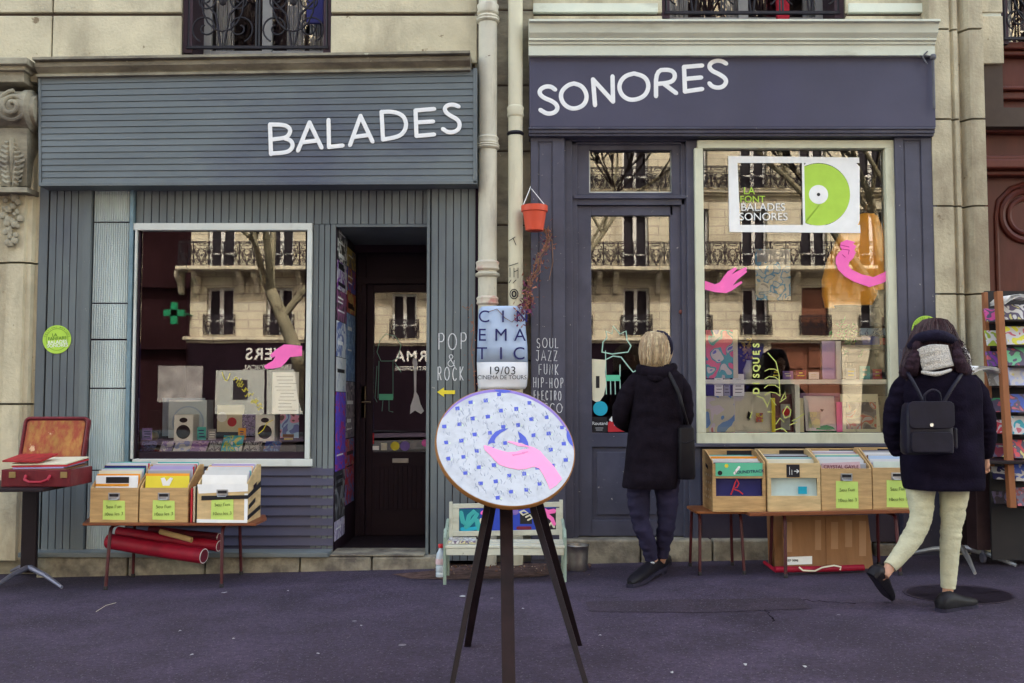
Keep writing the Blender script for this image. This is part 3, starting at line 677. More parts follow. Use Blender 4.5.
th = MB(); th.box(xj0, xj1, 7.40, 7.745, Z(556, 7.42)+.0, Z(556, 7.42)+.012); th.build('threshold', stone_step, L_, bevel=.004)

# ------------------------------------------------ RIGHT SHOP FRONT
Q = thing('shopfront', W(735, 562, RP), 'violet grey shopfront with smooth fascia and large cream framed window, right of the drainpipes', 'shopfront')
fbd = MB(); pxbox(529.5, 49, 934, 127, RF, RF+.2, fbd); fbd.box(X(529.5,RF), X(934,RF), RF+.03, 7.62, Z(49,RF), Z(40,RF)); fb2 = fbd.build('sign_board', blue_p, Q, bevel=.004)
signletters('sonores', RF-.001, fb2, .0175)
mo = MB(); pxbox(528.5, 127, 935.5, 129, RF-.03, RF+.2, mo); pxbox(529, 129, 935, 133, RF-.015, RF+.2, mo); pxbox(529, 133, 934, 136, RF+.0, RF+.2, mo); mo.build('fascia_moulding', blue_w, Q, bevel=.004)
xs0 = X(585, 7.46)
st = MB()
for a, b in ((566, 640), (641, 712), (713, 790), (791, 872)):
    A, Bq = W(a+.4, 540, 7.47), W(b, 540, 7.47); st.box(A.x, Bq.x, 7.47, 7.8, -.1, A.z)
st.build('stone_step', stone_step, Q, bevel=.014)
ssl = MB(); ssl.box(X(872, 7.53), X(945, 7.53), 7.53, 7.8, 0, Z(545, 7.5)); ssl.build('stone_base', stone_step, Q, bevel=.01)
zb_, zt_ = -.02, Z(136, RP)
def pil(px0, px1, i0, i1, ytop, ybot, name):
    mb = MB(); pxbox(px0, 134, px1, 560, RP, RP+.06, mb)
    xa, xb = X(px0, RP), X(px1, RP); ia, ib = X(i0, RP), X(i1, RP); za, zb = Z(ybot, RP), Z(ytop, RP)
    m2 = MB(); m2.box(xa, ia, RP-.012, RP, zb_+.1, zt_); m2.box(ib, xb, RP-.012, RP, zb_+.1, zt_); m2.box(ia, ib, RP-.012, RP, zb, zt_); m2.box(ia, ib, RP-.012, RP, zb_+.1, za)
    o = MB().box(xa, xb, RP, RP+.1, zb_, zt_).build(name, blue_w, Q); m2.build('pilaster_face', blue_w, o, bevel=.003)
    m3 = MB(); m3.box(ia+.012, ib-.012, RP-.006, RP+.001, za+.012, zb-.012); m3.build('pilaster_panel', blue_w, o, bevel=.004)
pil(531, 565, 538, 553, 142, 500, 'pilaster')
pil(898.5, 940, 907, 925, 141, 520, 'pilaster')
# door frame
df = MB(); 
def fr_(x0, x1, y0, y1, Y0, Y1, mb=df): return pxbox(x0, y0, x1, y1, Y0, Y1, mb)
fr_(565.5, 572, 134, 562, RD-.05, RD+.1); fr_(572, 577, 141, 540, RD-.02, RD+.1); fr_(690, 697, 134, 540, RD-.05, RD+.1); fr_(684.5, 690, 141, 540, RD-.02, RD+.1)
fr_(565.5, 697, 136, 141, RD-.05, RD+.1); fr_(572, 690, 141, 144.5, RD-.02, RD+.1)
fr_(574, 688, 195, 198.5, RD-.045, RD+.1); fr_(577, 685, 198.5, 205, RD-.02, RD+.1)
df.build('door_frame', blue_w, Q, bevel=.004)
tr = MB(); fr_(577, 589, 145, 195, RD+.0, RD+.08, tr); fr_(672, 685, 145, 195, RD, RD+.08, tr); fr_(589, 672, 145, 150, RD, RD+.08, tr); fr_(589, 672, 192.5, 195, RD, RD+.08, tr)
t1 = tr.build('transom_window', blue_w, Q, bevel=.003)
pt = MB(); 
for q in ((588.5, 149.5, 590, 193), (671, 149.5, 672.5, 193), (590, 149.5, 671, 150.7), (590, 191.8, 671, 193)): pxbox(*q, RD+.028, RD+.04, pt)
pt.build('putty_bead', white_p, t1)
g_ = MB(); pxbox(588, 149, 673, 193.5, RD+.045, RD+.051, g_); g_.build('transom_glass', glass, t1)
do = MB(); fr_(578, 591, 206, 536, RD+.01, RD+.06, do); fr_(673, 684, 206, 536, RD+.01, RD+.06, do); fr_(591, 673, 206, 215.5, RD+.01, RD+.06, do); fr_(591, 673, 433, 447, RD+.01, RD+.06, do); fr_(591, 673, 520, 536, RD+.01, RD+.06, do)
do1 = do.build('shop_door', blue_w, Q, bevel=.004)
dp = MB(); fr_(591, 673, 447, 520, RD+.03, RD+.055, dp); fr_(597, 667, 452, 515, RD+.018, RD+.05, dp); dp.build('door_panel', blue_w, do1, bevel=.006)
g_ = MB(); pxbox(590, 215, 674, 434, RD+.035, RD+.041, g_); g_.build('door_glass', glass, do1)
ac = MB(); ac.ball(W(681, 312, RD+.005), .018, 10); ac.build('door_lock', M('rusty_lock', (.18, .06, .05), .5), do1, smooth=True)
# stall riser + window
MB().box(X(697, RD), X(899, RD), RD-.04, RD+.06, Z(541, RD), Z(446, RD)).build('stall_riser', M('dark_riser_paint', (.045, .035, .055), .55, .2, 4, .1), Q)
cf = MB(); Yw = RW-.03
pxbox(697.5, 140, 899, 148, Yw, Yw+.08, cf); pxbox(697.5, 148, 703, 433, Yw, Yw+.08, cf); pxbox(891.5, 148, 899, 433, Yw, Yw+.08, cf); pxbox(697.5, 433, 899, 443.5, Yw, Yw+.08, cf)
cw = cf.build('window_frame', cream_p, Q, bevel=.004)
sl_ = MB(); pxbox(695, 443.5, 901, 447, Yw-.05, Yw+.08, sl_); sl_.build('window_sill', blue_w, Q, bevel=.004)
GR = RW+.02
g_ = MB(); pxbox(702, 147, 892.5, 434, GR, GR+.006, g_); g_.build('window_glass', glass, cw)
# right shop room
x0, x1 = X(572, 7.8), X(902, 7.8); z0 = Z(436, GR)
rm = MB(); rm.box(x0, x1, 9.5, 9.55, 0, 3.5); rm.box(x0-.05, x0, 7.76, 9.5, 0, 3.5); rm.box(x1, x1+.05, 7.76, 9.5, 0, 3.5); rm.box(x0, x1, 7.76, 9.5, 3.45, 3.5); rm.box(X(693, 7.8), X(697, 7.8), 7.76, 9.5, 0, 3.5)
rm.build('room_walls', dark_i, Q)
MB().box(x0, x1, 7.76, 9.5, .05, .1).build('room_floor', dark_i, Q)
shelf_w = M('white_shelf_paint', (.8, .82, .82), .5, .05)
MB().box(X(698, 7.7), X(898, 7.7), RW+.06, 8.25, z0-.06, z0).build('display_shelf', M('pale_display_shelf', (.6, .58, .55), .6, .1), Q)
sh = MB(); pxbox(703, 379.5, 892, 384, 7.60, 8.1, sh); pxbox(795.5, 384, 799.5, 433, 7.605, 8.1, sh); o1 = sh.build('upper_shelf', shelf_w, Q, bevel=.002)
sp = MB(); pxbox(836.5, 341, 841, 379.3, 7.61, 8.0, sp); pxbox(888, 182, 890.3, 352, 7.66, 7.68, sp); sp.build('shelf_upright', shelf_w, Q, bevel=.002)
MB().box(X(703, 8.1), X(897, 8.1), 8.101, 8.12, z0, Z(384, 8.1)).build('cupboard_back', M('dark_plum_board', (.05, .02, .035), .8), Q)
# bracket at the fascia's right end
br = MB(); c = W(933, 57, 7.42); br.tube([c+Vector((-.06, 0, .01)), c, c+Vector((0, 0, -.4))], .010, 8); br.ball(c, .026, 10); br.tube([c+Vector((-.045, -.01, .04)), c+Vector((-.085, -.01, -.0)), c+Vector((-.05, -.01, -.06))], .006, 6)
tag(br.build('iron_bracket', M('grey_iron', (.12, .12, .14), .5, .2), smooth=True, origin=c), 'small grey iron hook bracket at the right end of the violet fascia', 'bracket')

# ================================================ ACROSS THE STREET (seen mirrored in the glass)
OY = -24.0
ostone = M('sunny_limestone', (.60, .55, .42), .85, .16, 1.5, mortar=(.40, .36, .28), grime=(.2, .16, .11), gscale=.6)
O = thing('apartment_building', (0, OY, 0), 'sunlit pale stone building with iron balconies mirrored in the shop windows', 'building')
FL = [3.75, 6.45, 9.6, 12.7, 15.8, 18.6]; pitch = 2.35; xo0, xo1 = -12.7, 23; nwin = int((xo1-xo0)/pitch)
wall = MB(); wall.box(xo0, xo1, OY-6, OY-1.0, 0, 19.5); winb = None
for fi, zf in enumerate(FL[:-1]):
    zn = FL[fi+1]; wb, wt = zf+.1, zn-.75
    wall.box(xo0, xo1, OY-1.0, OY, wt, zn); wall.box(xo0, xo1, OY-1.0, OY, zf, wb)
    for i in range(nwin+1):
        a = xo0+i*pitch; a0 = a-(pitch-1.05)/2 if i else a; a1 = a+(pitch-1.05)/2
        wall.box(a0, min(a1, xo1), OY-1.0, OY, wb, wt)
wall.build('wall', ostone, O)
fw = M('white_casement', (.7, .7, .68), .5, .05); og = GLASS('far_glass', 3.0, (.3, .3, .32))
dk = M('dark_room', (.02, .018, .025), .7)
proto = None
for fi, zf in enumerate(FL[:-1]):
    wb, wt = zf+.1, FL[fi+1]-.75
    for i in range(nwin):
        c = xo0+(i+.5)*pitch
        if proto is None or abs(proto_h-(wt-wb)) > .02:
            mb = MB(); x0, x1 = c-.525, c+.525
            for a, b in ((x0, x0+.09), (c-.07, c+.07), (x1-.09, x1)): mb.box(a, b, OY-.3, OY-.24, wb, wt)
            mb.box(x0, x1, OY-.297, OY-.243, wt-.1, wt); mb.box(x0, x1, OY-.297, OY-.243, wb+.5, wb+.56)
            f = mb.build('window', fw, O); MB().box(x0, x1, OY-.45, OY-.40, wb, wt).build('window_dark', dk, f)
            proto, proto_h, proto_c, proto_z = f, wt-wb, c, wb
            if fi == 0:
                r_ = ironwork(x0-.1, x1+.1, wb-.05, wb+.72, OY+.08, f, .4, .017)
        else:
            copytree(proto, Vector((c-proto_c, 0, wb-proto_z)), O)
# cornices, balcony, consoles
cn = MB()
for z in (3.6, 9.45, 12.55, 15.65): cn.box(xo0-.2, xo1, OY, OY+.28, z, z+.14); cn.box(xo0-.1, xo1, OY, OY+.16, z-.1, z)
cn.box(xo0-.3, xo1, OY, OY+1.0, 6.3, 6.45); cn.box(xo0-.3, xo1, OY, OY+.5, 19.2, 19.6)
for i in range(nwin*2+1):
    x = xo0+i*pitch/2; x = min(x, xo1-.2)
    if i % 2 == 0:
        for s_ in (-.32, .32): cn.prismx([(OY, 6.3), (OY+.75, 6.3), (OY+.7, 6.05), (OY+.35, 5.85), (OY+.2, 5.45), (OY, 5.4)], x+s_-.1, x+s_+.1)
cn.build('balcony_and_cornices', ostone, O, bevel=.03)
bal = ironwork(xo0-.2, xo0-.2+4*pitch, 6.45, 7.35, OY+.92, O, .59, .021)
for k in range(1, 4):
    c2 = bal.copy(); COL.objects.link(c2); c2.parent = O; c2.location = (k*4*pitch, 0, 0)
b3 = ironwork(xo0, xo0+4*pitch, 12.7, 13.6, OY+.35, O, .59, .021)
for k in range(1, 4):
    c2 = b3.copy(); COL.objects.link(c2); c2.parent = O; c2.location = (k*4*pitch, 0, 0)
b4 = ironwork(xo0, xo0+4*pitch, 9.6, 10.45, OY+.35, O, .59, .021)
for k in range(1, 4):
    c2 = b4.copy(); COL.objects.link(c2); c2.parent = O; c2.location = (k*4*pitch, 0, 0)
# ground floor across: dark pharmacy front, white filmed windows, brown carriage door, blue shop
gfd = MB(); gfd.box(-12.7, 7.2, OY-1, OY+.12, 0, 3.6); gfd.build('pharmacy_front', M('dark_shop_front', (.010, .006, .010), .8, spec=.02), O)
film = M('white_window_film', (.40, .43, .41), .4, .08)
fm = MB()
for a, b in ((-11.6, -9.7), (-9.6, -7.9), (-6.6, -5.9)): fm.box(a, b, OY+.12, OY+.15, .7, 2.45)
fm.build('filmed_window', film, O)
MB().box(-10.9, -10.35, OY+.16, OY+.18, 1.3, 2.05).build('window_screen', dk, O)
pa = MB(); pa.box(-13.7, -12.0, OY+.5, OY+.6, 1.2, 2.6); MBp = tag(pa.build('advertising_board', M('advert_print', (.26, .25, .25), .5, .5, 1.5), origin=(-12.9, OY+.55, 0)), 'white advertising panel across the street mirrored in the left window', 'advertising panel')
text('UNIVERS', .62, fw, O, (-9.1, OY+.14, 3.05), 'shop_lettering', back=True, spacing=1.15, extrude=.02, offset=.01)
text('PHARMA', .62, fw, O, (-3.5, OY+.14, 3.05), 'shop_lettering', back=True, spacing=1.15, extrude=.02, offset=.01)
text('MATERIEL MEDICAL', .28, fw, O, (-9.3, OY+.14, 2.55), 'shop_lettering', back=True, extrude=.02)
text('ORTHOPEDIE', .24, fw, O, (-4.1, OY+.14, 2.55), 'shop_lettering', back=True, extrude=.02)
gm_ = M('green_cross_plastic', (.01, .20, .09), .4); gc = MB(); gc.box(-13.5, -12.7, OY+.6, OY+.75, 4.5, 4.75); gc.box(-13.22, -12.98, OY+.6, OY+.75, 4.2, 5.05); gc.box(-13.1, -12.6, OY+.0, OY+.6, 4.58, 4.62)
tag(gc.build('pharmacy_cross', gm_, origin=(-13, OY+.6, 4.2)), 'green pharmacy cross across the street mirrored in the left window', 'sign')
bd = MB(); bd.box(7.4, 9.9, OY-1, OY+.04, 0, 3.6); bd.build('awning_front', M('navy_front', (.02, .018, .10), .8, spec=.05), O)
wb_ = MB(); wb_.box(9.9, 10.2, OY-1, OY, 0, 3.6); wb_.box(13.0, 14.4, OY-1, OY, 0, 3.6); wb_.build('ground_floor_wall', ostone, O)
bdoor = MB(); bdoor.box(10.2, 13.0, OY-1, OY-.2, 0, 6.2)
for i in range(3):
    for j in (0, 1): bdoor.box(10.4+j*1.3, 11.5+j*1.3, OY-.2, OY-.12, .3+i*1.1, 1.2+i*1.1)
bdoor.build('carriage_door', M('brown_varnish', (.16, .06, .035), .4, .25, 2), O, bevel=.03)
gf2 = MB(); gf2.box(14.4, 23, OY-1, OY+.1, 0, 3.6); gf2.build('shop_front', M('pale_blue_front', (.22, .34, .42), .5, .2), O)
gf3 = MB(); gf3.box(14.6, 18, OY+.1, OY+1.2, 2.3, 2.5); gf3.box(15, 16.2, OY+.1, OY+.14, .8, 2.2); gf3.build('awning', M('green_awning', (.03, .2, .12), .7), O)
ob = MB(); ob.box(-30, -13.3, OY-8, OY-3, 0, 19); ob.box(-30, -13.3, OY-3, OY-2.6, 6, 6.3); ob.box(-30, -13.3, OY-3, OY-2.6, 3.4, 3.7)  # added building, coloured as if in shade to darken the left window reflection
tag(ob.build('added_side_building', M('shade_brown_render', (.022, .009, .011), .95, .4, .5, spec=.02), origin=(-20, OY-5, 0)), 'building added beyond the sunlit one, its shade put into dark brown, mirrored at the left window edge', 'building')
# plane trees on the pavement behind the viewer
bark = M('plane_bark', (.34, .30, .2), .85, .3, 3, .4, 30, chips=((.16, .14, .09), 5, .56)); twigm = M('twig_bark', (.025, .018, .016), .9, .2)
def tree(x, y, lean, label, seed, r0=.19, h=3.3):
    rnd = random.Random(seed); t = thing('plane_tree', (x, y, zg(x)), label, 'tree', 'bare plane trees along the kerb')
    tk = MB(); tw = MB(); p0 = Vector((x, y, zg(x)-.05)); pts = [p0]
    for i in range(1, 8): pts.append(p0+Vector((lean*(i/7)**1.3+rnd.uniform(-.05, .05), rnd.uniform(-.05, .05), h*i/7)))
    tk.tube(pts, [r0*(1.15-.45*i/7) for i in range(8)], 14)
    def grow(p, d, l, r, lev):
        mb = tk if lev < 2 else tw; q = [p]; dd = d.copy()
        n = 4
        for i in range(n):
            dd = (dd+Vector((rnd.uniform(-.22, .22), rnd.uniform(-.22, .22), rnd.uniform(-.05, .2)))).normalized(); q.append(q[-1]+dd*l/n)
        mb.tube(q, [max(.016, r*(1-.55*i/n)) for i in range(n+1)], 8 if lev < 2 else 4, cap=lev < 2)
        if lev < 5:
            for k in range(4 if lev < 3 else 3):
                i = rnd.randint(2, n); nd = (dd+Vector((rnd.uniform(-1, 1), rnd.uniform(-1, 1), rnd.uniform(-.25, .7)))*.85).normalized()
                grow(q[i], nd, l*rnd.uniform(.6, .78), r*.5, lev+1)
    for k in range(4):
        a = k*1.57+rnd.uniform(-.4, .4); grow(pts[-1 if k % 2 else -2], Vector((math.cos(a)*.7, math.sin(a)*.7, .9)).normalized(), 2.9, r0*.5, 0)
    tk.build('trunk', bark, t, smooth=True); tw.build('crown', twigm, t)
    return t
tree(-3.3, -2.6, -1.0, 'leaning bare plane tree mirrored in the left shop window', 4, .15)
tree(6.4, -2.6, .3, 'bare plane tree mirrored at the right side of the large shop window', 9, .2)
tree(.55, -3.0, -.1, 'bare plane tree mirrored between the door and the large shop window', 21, .13, 3.0)
# ================================================ PRINTED THINGS
INK = {k: M('ink_'+k, c, .55, .06, 8) for k, c in dict(white=(.82, .82, .83), black=(.02, .018, .022), red=(.50, .03, .04), blue=(.03, .06, .42), cyan=(.02, .36, .52), teal=(.05, .36, .36), pink=(.90, .16, .50), yellow=(.72, .60, .05), green=(.30, .58, .06), orange=(.78, .32, .03), violet=(.20, .13, .42), lilac=(.36, .30, .55), navy=(.02, .02, .12), sky=(.40, .52, .72), grey=(.32, .32, .34), cream=(.66, .62, .48), brown=(.2, .09, .04), maroon=(.16, .02, .04), lime=(.42, .64, .08), mint=(.12, .50, .32)).items()}
def rows(parent, x0, y0, x1, y1, n, Y, mat, h=.45, seed=0, name='printed_lines'):
    mb = MB(); rn = random.Random(seed)
    for i in range(n):
        t = y0+(y1-y0)*(i+.5)/n; hh = (y1-y0)/n*h/2; a = x0+rn.uniform(0, .25)*(x1-x0); b = x1-rn.uniform(0, .3)*(x1-x0)
        pxbox(a, t-hh, b, t+hh, Y-.0008, Y, mb)
    return mb.build(name, mat, parent)
def sheet(name, x0, y0, x1, y1, Y, mat, label, cat='poster', th=.002, group=None):
    mb = MB(); pxbox(x0, y0, x1, y1, Y, Y+th, mb); o = mb.build(name, mat, origin=W((x0+x1)/2, y1, Y)); return tag(o, label, cat, group)
def blob(parent, pts, Y, mat, name='printed_shape'):
    return pxpoly(pts, Y-.0012, .0011).build(name, mat, parent)

# ---- left window: on the glass and in the case
GF = GL-.003
hand = [(302,346),(292,344.8),(284,344.5),(276,349.5),(270,355),(272,358),(275.5,356.2),(273,360.5),(264,366),(265.5,368.8),(273,368.6),(281,367),(286.5,361.5),(290,357),(302,356)]
tag(pxpoly(hand, GF-.0015, .0015).build('hand_decal', INK['pink'], origin=W(285, 357, GF)), 'pink hand cut-out stuck on the left window glass pointing left', 'decal')
pr_ = sheet('notice_sheet', 272, 372, 299, 414, GL+.012, INK['white'], 'white typed notice sheet behind the lower right of the left window', 'notice')
rows(pr_, 275, 375, 297, 412, 11, GL+.012, INK['grey'], .22, 3)
ph = sheet('photo_poster', 280, 414.5, 299, 438, GL+.02, ART('poster_beach', [(.1, .14, .4), (.3, .45, .7), (.6, .25, .4), (.12, .06, .05)], 9, seed=2), 'small blue and pink photo poster under the typed notice in the left window')
rows(ph, 282, 434, 298, 438, 1, GL+.02, INK['brown'], .9, 1)
# yellow marker writing on the glass
ym = MB(); rn = random.Random(11)
for i in range(13):
    px, py = 233+i*2.1+rn.uniform(-1, 1), 379+i*2.6+rn.uniform(-2, 2)
    ym.tube([W(px+4*t_, py+1.6*math.sin(t_*7+i)-1.5*t_, GF-.002) for t_ in (0, .25, .5, .75, 1, 1.3)], .0022, 5, flat=.3)
ym.tube([W(222+8*t_, 372+9*math.sin(t_*3.0), GF-.002) for t_ in (0, .2, .4, .6, .8, 1)], .0022, 5, flat=.3)
ym.tube([W(258, 434, GF-.002), W(263, 430, GF-.002), W(267, 423, GF-.002), W(273, 420, GF-.002)], .0022, 5, flat=.3)
tag(ym.build('marker_drawing', INK['yellow'], origin=W(245, 400, GF)), 'loose yellow marker scribble drawn on the left window glass', 'drawing')
zfl = Z(461, GL)+.02
# case furniture: stand with sleeves
stand_m = M('dark_stand', (.035, .022, .03), .5, .2)
t = thing('display_stand', (X(230, 7.9), 7.9, zfl), 'low dark display stand carrying the loudspeakers in the left window', 'stand')
mb = MB(); mb.box(X(136, 7.75), X(300, 7.75), 7.65, 8.25, zfl, Z(440, 7.66)-.02); mb.build('top', stand_m, t, bevel=.004)
mb = MB(); mb.box(X(136, 7.75), X(300, 7.75), 7.585, 7.645, zfl, zfl+.05); mb.build('front_step', stand_m, t, bevel=.004)
zst = Z(440, 7.66)-.02
def speaker(px, label):
    xw = .130; x0 = X(px, 7.66)-xw/2; t = thing('loudspeaker', (x0+xw/2, 7.7, zst), label, 'loudspeaker', 'white monitor loudspeakers in the left window')
    h = .215
    MB().box(x0, x0+xw+.02, 7.655, 7.80, zst, zst+h).build('cabinet', INK['white'], t, bevel=.008)
    w = MB(); w.lathe([(.050, 0), (.054, -.004), (.052, -.008), (.042, -.004), (.014, -.001)], (x0+xw/2+.01, 7.655, zst+.082), 24, ax='y'); w.build('woofer', INK['black'], t, smooth=True)
    w = MB(); w.lathe([(.020, 0), (.024, -.003), (.020, -.006), (.010, -.003)], (0, 0, 0), 20, ax='y'); w.xf(Matrix.Translation((x0+xw/2+.01, 7.655, zst+.172)) @ Matrix.Diagonal((1.3, 1, .8, 1))); w.build('tweeter', INK['black'], t, smooth=True)
    return t
speaker(184, 'white loudspeaker in front of the pale blue box in the left window')
speaker(265, 'white loudspeaker beside the typed notice in the left window')
t = thing('display_box', W(188, 438, 7.98), 'pale blue grey box with an embossed ring behind the left loudspeaker', 'box')
mb = MB(); pxbox(168, 400, 207, 438, 7.82, 8.0, mb); b_ = mb.build('body', M('ice_blue_card', (.60, .70, .80), .5, .06), t, bevel=.004)
c = W(188, 422, 7.818); r_ = MB(); r_.tube([(c.x+.12*math.cos(q/30*6.283), 7.818, c.z+.12*math.sin(q/30*6.283)) for q in range(31)], .006, 6, flat=.4); r_.build('ring', INK['sky'], t, smooth=True)
sheet('record_sleeve', 162, 398, 205, 436, 8.04, INK['sky'], 'sky blue sleeve standing behind the ring box in the left window', 'record', .006)
mb = MB(); pxbox(217, 405, 244, 432, 7.83, 7.84, mb); t = tag(mb.build('record_sleeve', INK['cream'], origin=W(230, 432, 7.83)), 'cream sleeve with a red fruit picture between the loudspeakers', 'record')
c = W(232, 422, 7.828); m2 = MB(); m2.lathe([(.001, -.001), (.036, -.001), (.036, .0)], c, 20, ax='y'); m2.build('printed_disc', INK['red'], t)
c = W(222, 417, 7.828); m2 = MB(); m2.lathe([(.001, -.001), (.04, -.001), (.04, .0)], c, 20, ax='y'); m2.build('printed_disc', INK['white'], t)
sheet('record_sleeve', 242, 414, 256, 436, 7.81, ART('sleeve_violet_specks', [(.3, .25, .5), (.1, .08, .2), (.6, .6, .7)], 40), 'violet speckled sleeve left of the right loudspeaker', 'record', .006)
sheet('record_sleeve', 139, 410, 160, 438, 8.0, INK['black'], 'black sleeve leaning at the left end of the window case', 'record', .006)
pot = MB(); c = W(153, 440, 7.78); pot.lathe([(.03, 0), (.045, .02), (.04, .05), (.03, .06)], c, 14); tag(pot.build('brass_bowl', M('dull_brass', (.4, .3, .12), .4, metal=1), smooth=True, origin=c), 'small dull brass bowl at the left end of the window stand', 'bowl')
# shallow rows of CDs on the step
cdcol = [('navy', 139, 154, 'dark navy'), ('lilac', 159, 171, 'small white and violet'), ('white', 172.5, 189, 'white and blue drawn'), ('violet', 189.5, 205.5, 'violet'), ('grey', 207.5, 219, 'grey speckled'), (None, 220.5, 241, 'large teal and yellow'), ('grey', 243, 259.5, 'grey patterned'), ('blue', 263, 279, 'dark blue')]
arts = {'navy': ART('cd_navy', [(.02, .02, .08), (.1, .12, .3), (.02, .02, .05)], 30, seed=1), 'lilac': ART('cd_lilac', [(.5, .48, .6), (.2, .15, .4), (.7, .7, .75)], 30, seed=2), 'white': ART('cd_white', [(.55, .55, .62), (.25, .3, .6), (.62, .62, .7)], 18, seed=3), 'violet': ART('cd_violet', [(.28, .15, .45), (.5, .35, .6), (.12, .05, .2)], 22, seed=4), 'grey': ART('cd_grey', [(.4, .4, .45), (.08, .07, .1), (.55, .52, .6)], 45, seed=5), None: ART('cd_teal', [(.02, .4, .5), (.5, .6, .1), (.02, .35, .5), (.7, .7, .7)], 14, seed=6), 'blue': ART('cd_blue', [(.03, .05, .3), (.1, .2, .5), (.25, .1, .1)], 26, seed=7)}
for k, a, b, lab in cdcol:
    ty = 435.5 if k is None else 441; A, Bq = W(a, 452.5, 7.59), W(b, 452.5, 7.59); top = W(a+2, ty, 7.64); mb = MB()
    mb.hexa((A.x, 7.59, zfl+.052), (Bq.x, 7.59, zfl+.052), (Bq.x+.01, 7.64, top.z), (A.x+.01, 7.64, top.z), (0, .01, 0))
    tag(mb.build('cd_case', arts[k], bevel=.001, origin=(A.x, 7.62, zfl+.052)), f'{lab} cd case propped on the window step', 'cd', 'cd cases along the window step')
# adhesive sticker, green disc
def disc(name, px, py, r, Y, mat, label, cat='sticker', parent=None, th=.004):
    mb = MB(); c = W(px, py, Y); mb.lathe([(.0005, -th), (r*.99, -th), (r, -th*.7), (r, 0)], c, 40, ax='y')
    o = mb.build(name, mat, parent, origin=c)
    return tag(o, label, cat) if label else o
def greensign(px, py, Y, label):
    s = disc('round_sign', px, py, .108, Y, INK['lime'], label, 'sign'); c = W(px, py, Y-.005); dgr = M('dark_green_ink', (.10, .22, .04), .6)
    rg = MB(); rg.tube([(c.x+.082*math.cos(q/40*6.283), c.y, c.z+.082*math.sin(q/40*6.283)) for q in range(41)], .0016, 5, flat=.4); rg.build('printed_ring', dgr, s)
    text('LA', .034, dgr, s, (c.x-.02, c.y, c.z+.034), rot=.06); text('FANFARE', .036, dgr, s, (c.x+.002, c.y, c.z+.008), rot=.06, width=.95)
    text('BALADES', .036, INK['white'], s, (c.x+.004, c.y, c.z-.020), rot=.06); text('SONORES', .036, INK['white'], s, (c.x+.005, c.y, c.z-.046), rot=.06)
    for i, ch in enumerate('FESTIVAL MUSIQUE'):
        a = R(165-i*10); text(ch, .017, dgr, s, (c.x+.094*math.cos(a), c.y, c.z+.094*math.sin(a)), rot=a-R(90))
    return s
greensign(57, 339.5, LW-.031, 'round lime green sign on the far left grey boards above the suitcase')
greensign(926, 330, RP-.013, 'round lime green sign half hidden behind the dark haired woman')

# ---- entrance: posters on the left reveal (plane x = xj0, facing +x)
cols = list(INK.keys()); rn = random.Random(8)
pd = [(.70, 1.02, 'black'), (1.02, 1.36, 'navy'), (1.37, 1.75, 'violet'), (1.76, 2.1, 'sky')]
plist = [  # (front y0,y1 depth) (z0,z1) colours and what it shows
 (7.60, 8.05, .35, .72, [(.03,.03,.04),(.2,.2,.22),(.08,.07,.09)], 'dark photo poster low on the entrance reveal'),
 (7.60, 8.05, .20, .345, [(.6,.55,.7),(.3,.25,.45),(.7,.7,.75)], 'white card poster lowest on the entrance reveal'),
 (7.60, 8.05, .725, 1.33, [(.10,.06,.5),(.12,.08,.6),(.5,.03,.1),(.1,.06,.5)], 'bright violet poster with red figure on the entrance reveal'),
 (7.60, 8.05, 1.335, 1.60, [(.6,.62,.65),(.55,.58,.6),(.35,.38,.5)], 'white poster with grey print on the entrance reveal'),
 (7.60, 8.05, 1.605, 1.88, [(.6,.64,.7),(.1,.15,.4),(.5,.55,.6)], 'white poster with blue mark on the entrance reveal'),
 (7.60, 8.05, 1.885, 2.12, [(.25,.08,.2),(.04,.03,.05),(.5,.3,.1)], 'dark plum poster mid height on the entrance reveal'),
 (7.60, 8.05, 2.125, 2.35, [(.5,.5,.55),(.2,.05,.3),(.6,.6,.6)], 'white and purple poster on the entrance reveal'),
 (7.60, 8.05, 2.355, 2.52, [(.02,.02,.02),(.6,.6,.6),(.03,.03,.03)], 'black flyer with white letters high on the entrance reveal'),
 (7.60, 8.05, 2.525, 2.63, [(.02,.02,.03),(.4,.4,.42),(.2,.03,.03)], 'black and red flyer near the top of the entrance reveal'),
 (8.07, 8.50, .42, .95, [(.45,.02,.03),(.1,.2,.5),(.45,.02,.03),(.5,.3,.2)], 'red poster with blue portrait deep in the entrance reveal'),
 (8.07, 8.50, .96, 1.42, [(.3,.26,.3),(.1,.08,.12),(.5,.45,.45)], 'grey crowd photo poster deep in the entrance reveal'),
 (8.07, 8.50, 1.425, 1.98, [(.1,.2,.45),(.25,.4,.6),(.05,.08,.2)], 'blue sky poster deep in the entrance reveal'),
 (8.07, 8.50, 1.985, 2.16, [(.35,.03,.03),(.5,.35,.1),(.05,.04,.1)], 'red and yellow flyer deep in the entrance reveal'),
 (8.07, 8.50, 2.165, 2.36, [(.05,.08,.4),(.4,.05,.05),(.5,.4,.1)], 'blue and red flyer high and deep in the entrance reveal'),
 (8.07, 8.50, 2.365, 2.52, [(.45,.32,.08),(.1,.1,.12),(.3,.25,.1)], 'yellow flyer highest and deepest on the entrance reveal')]
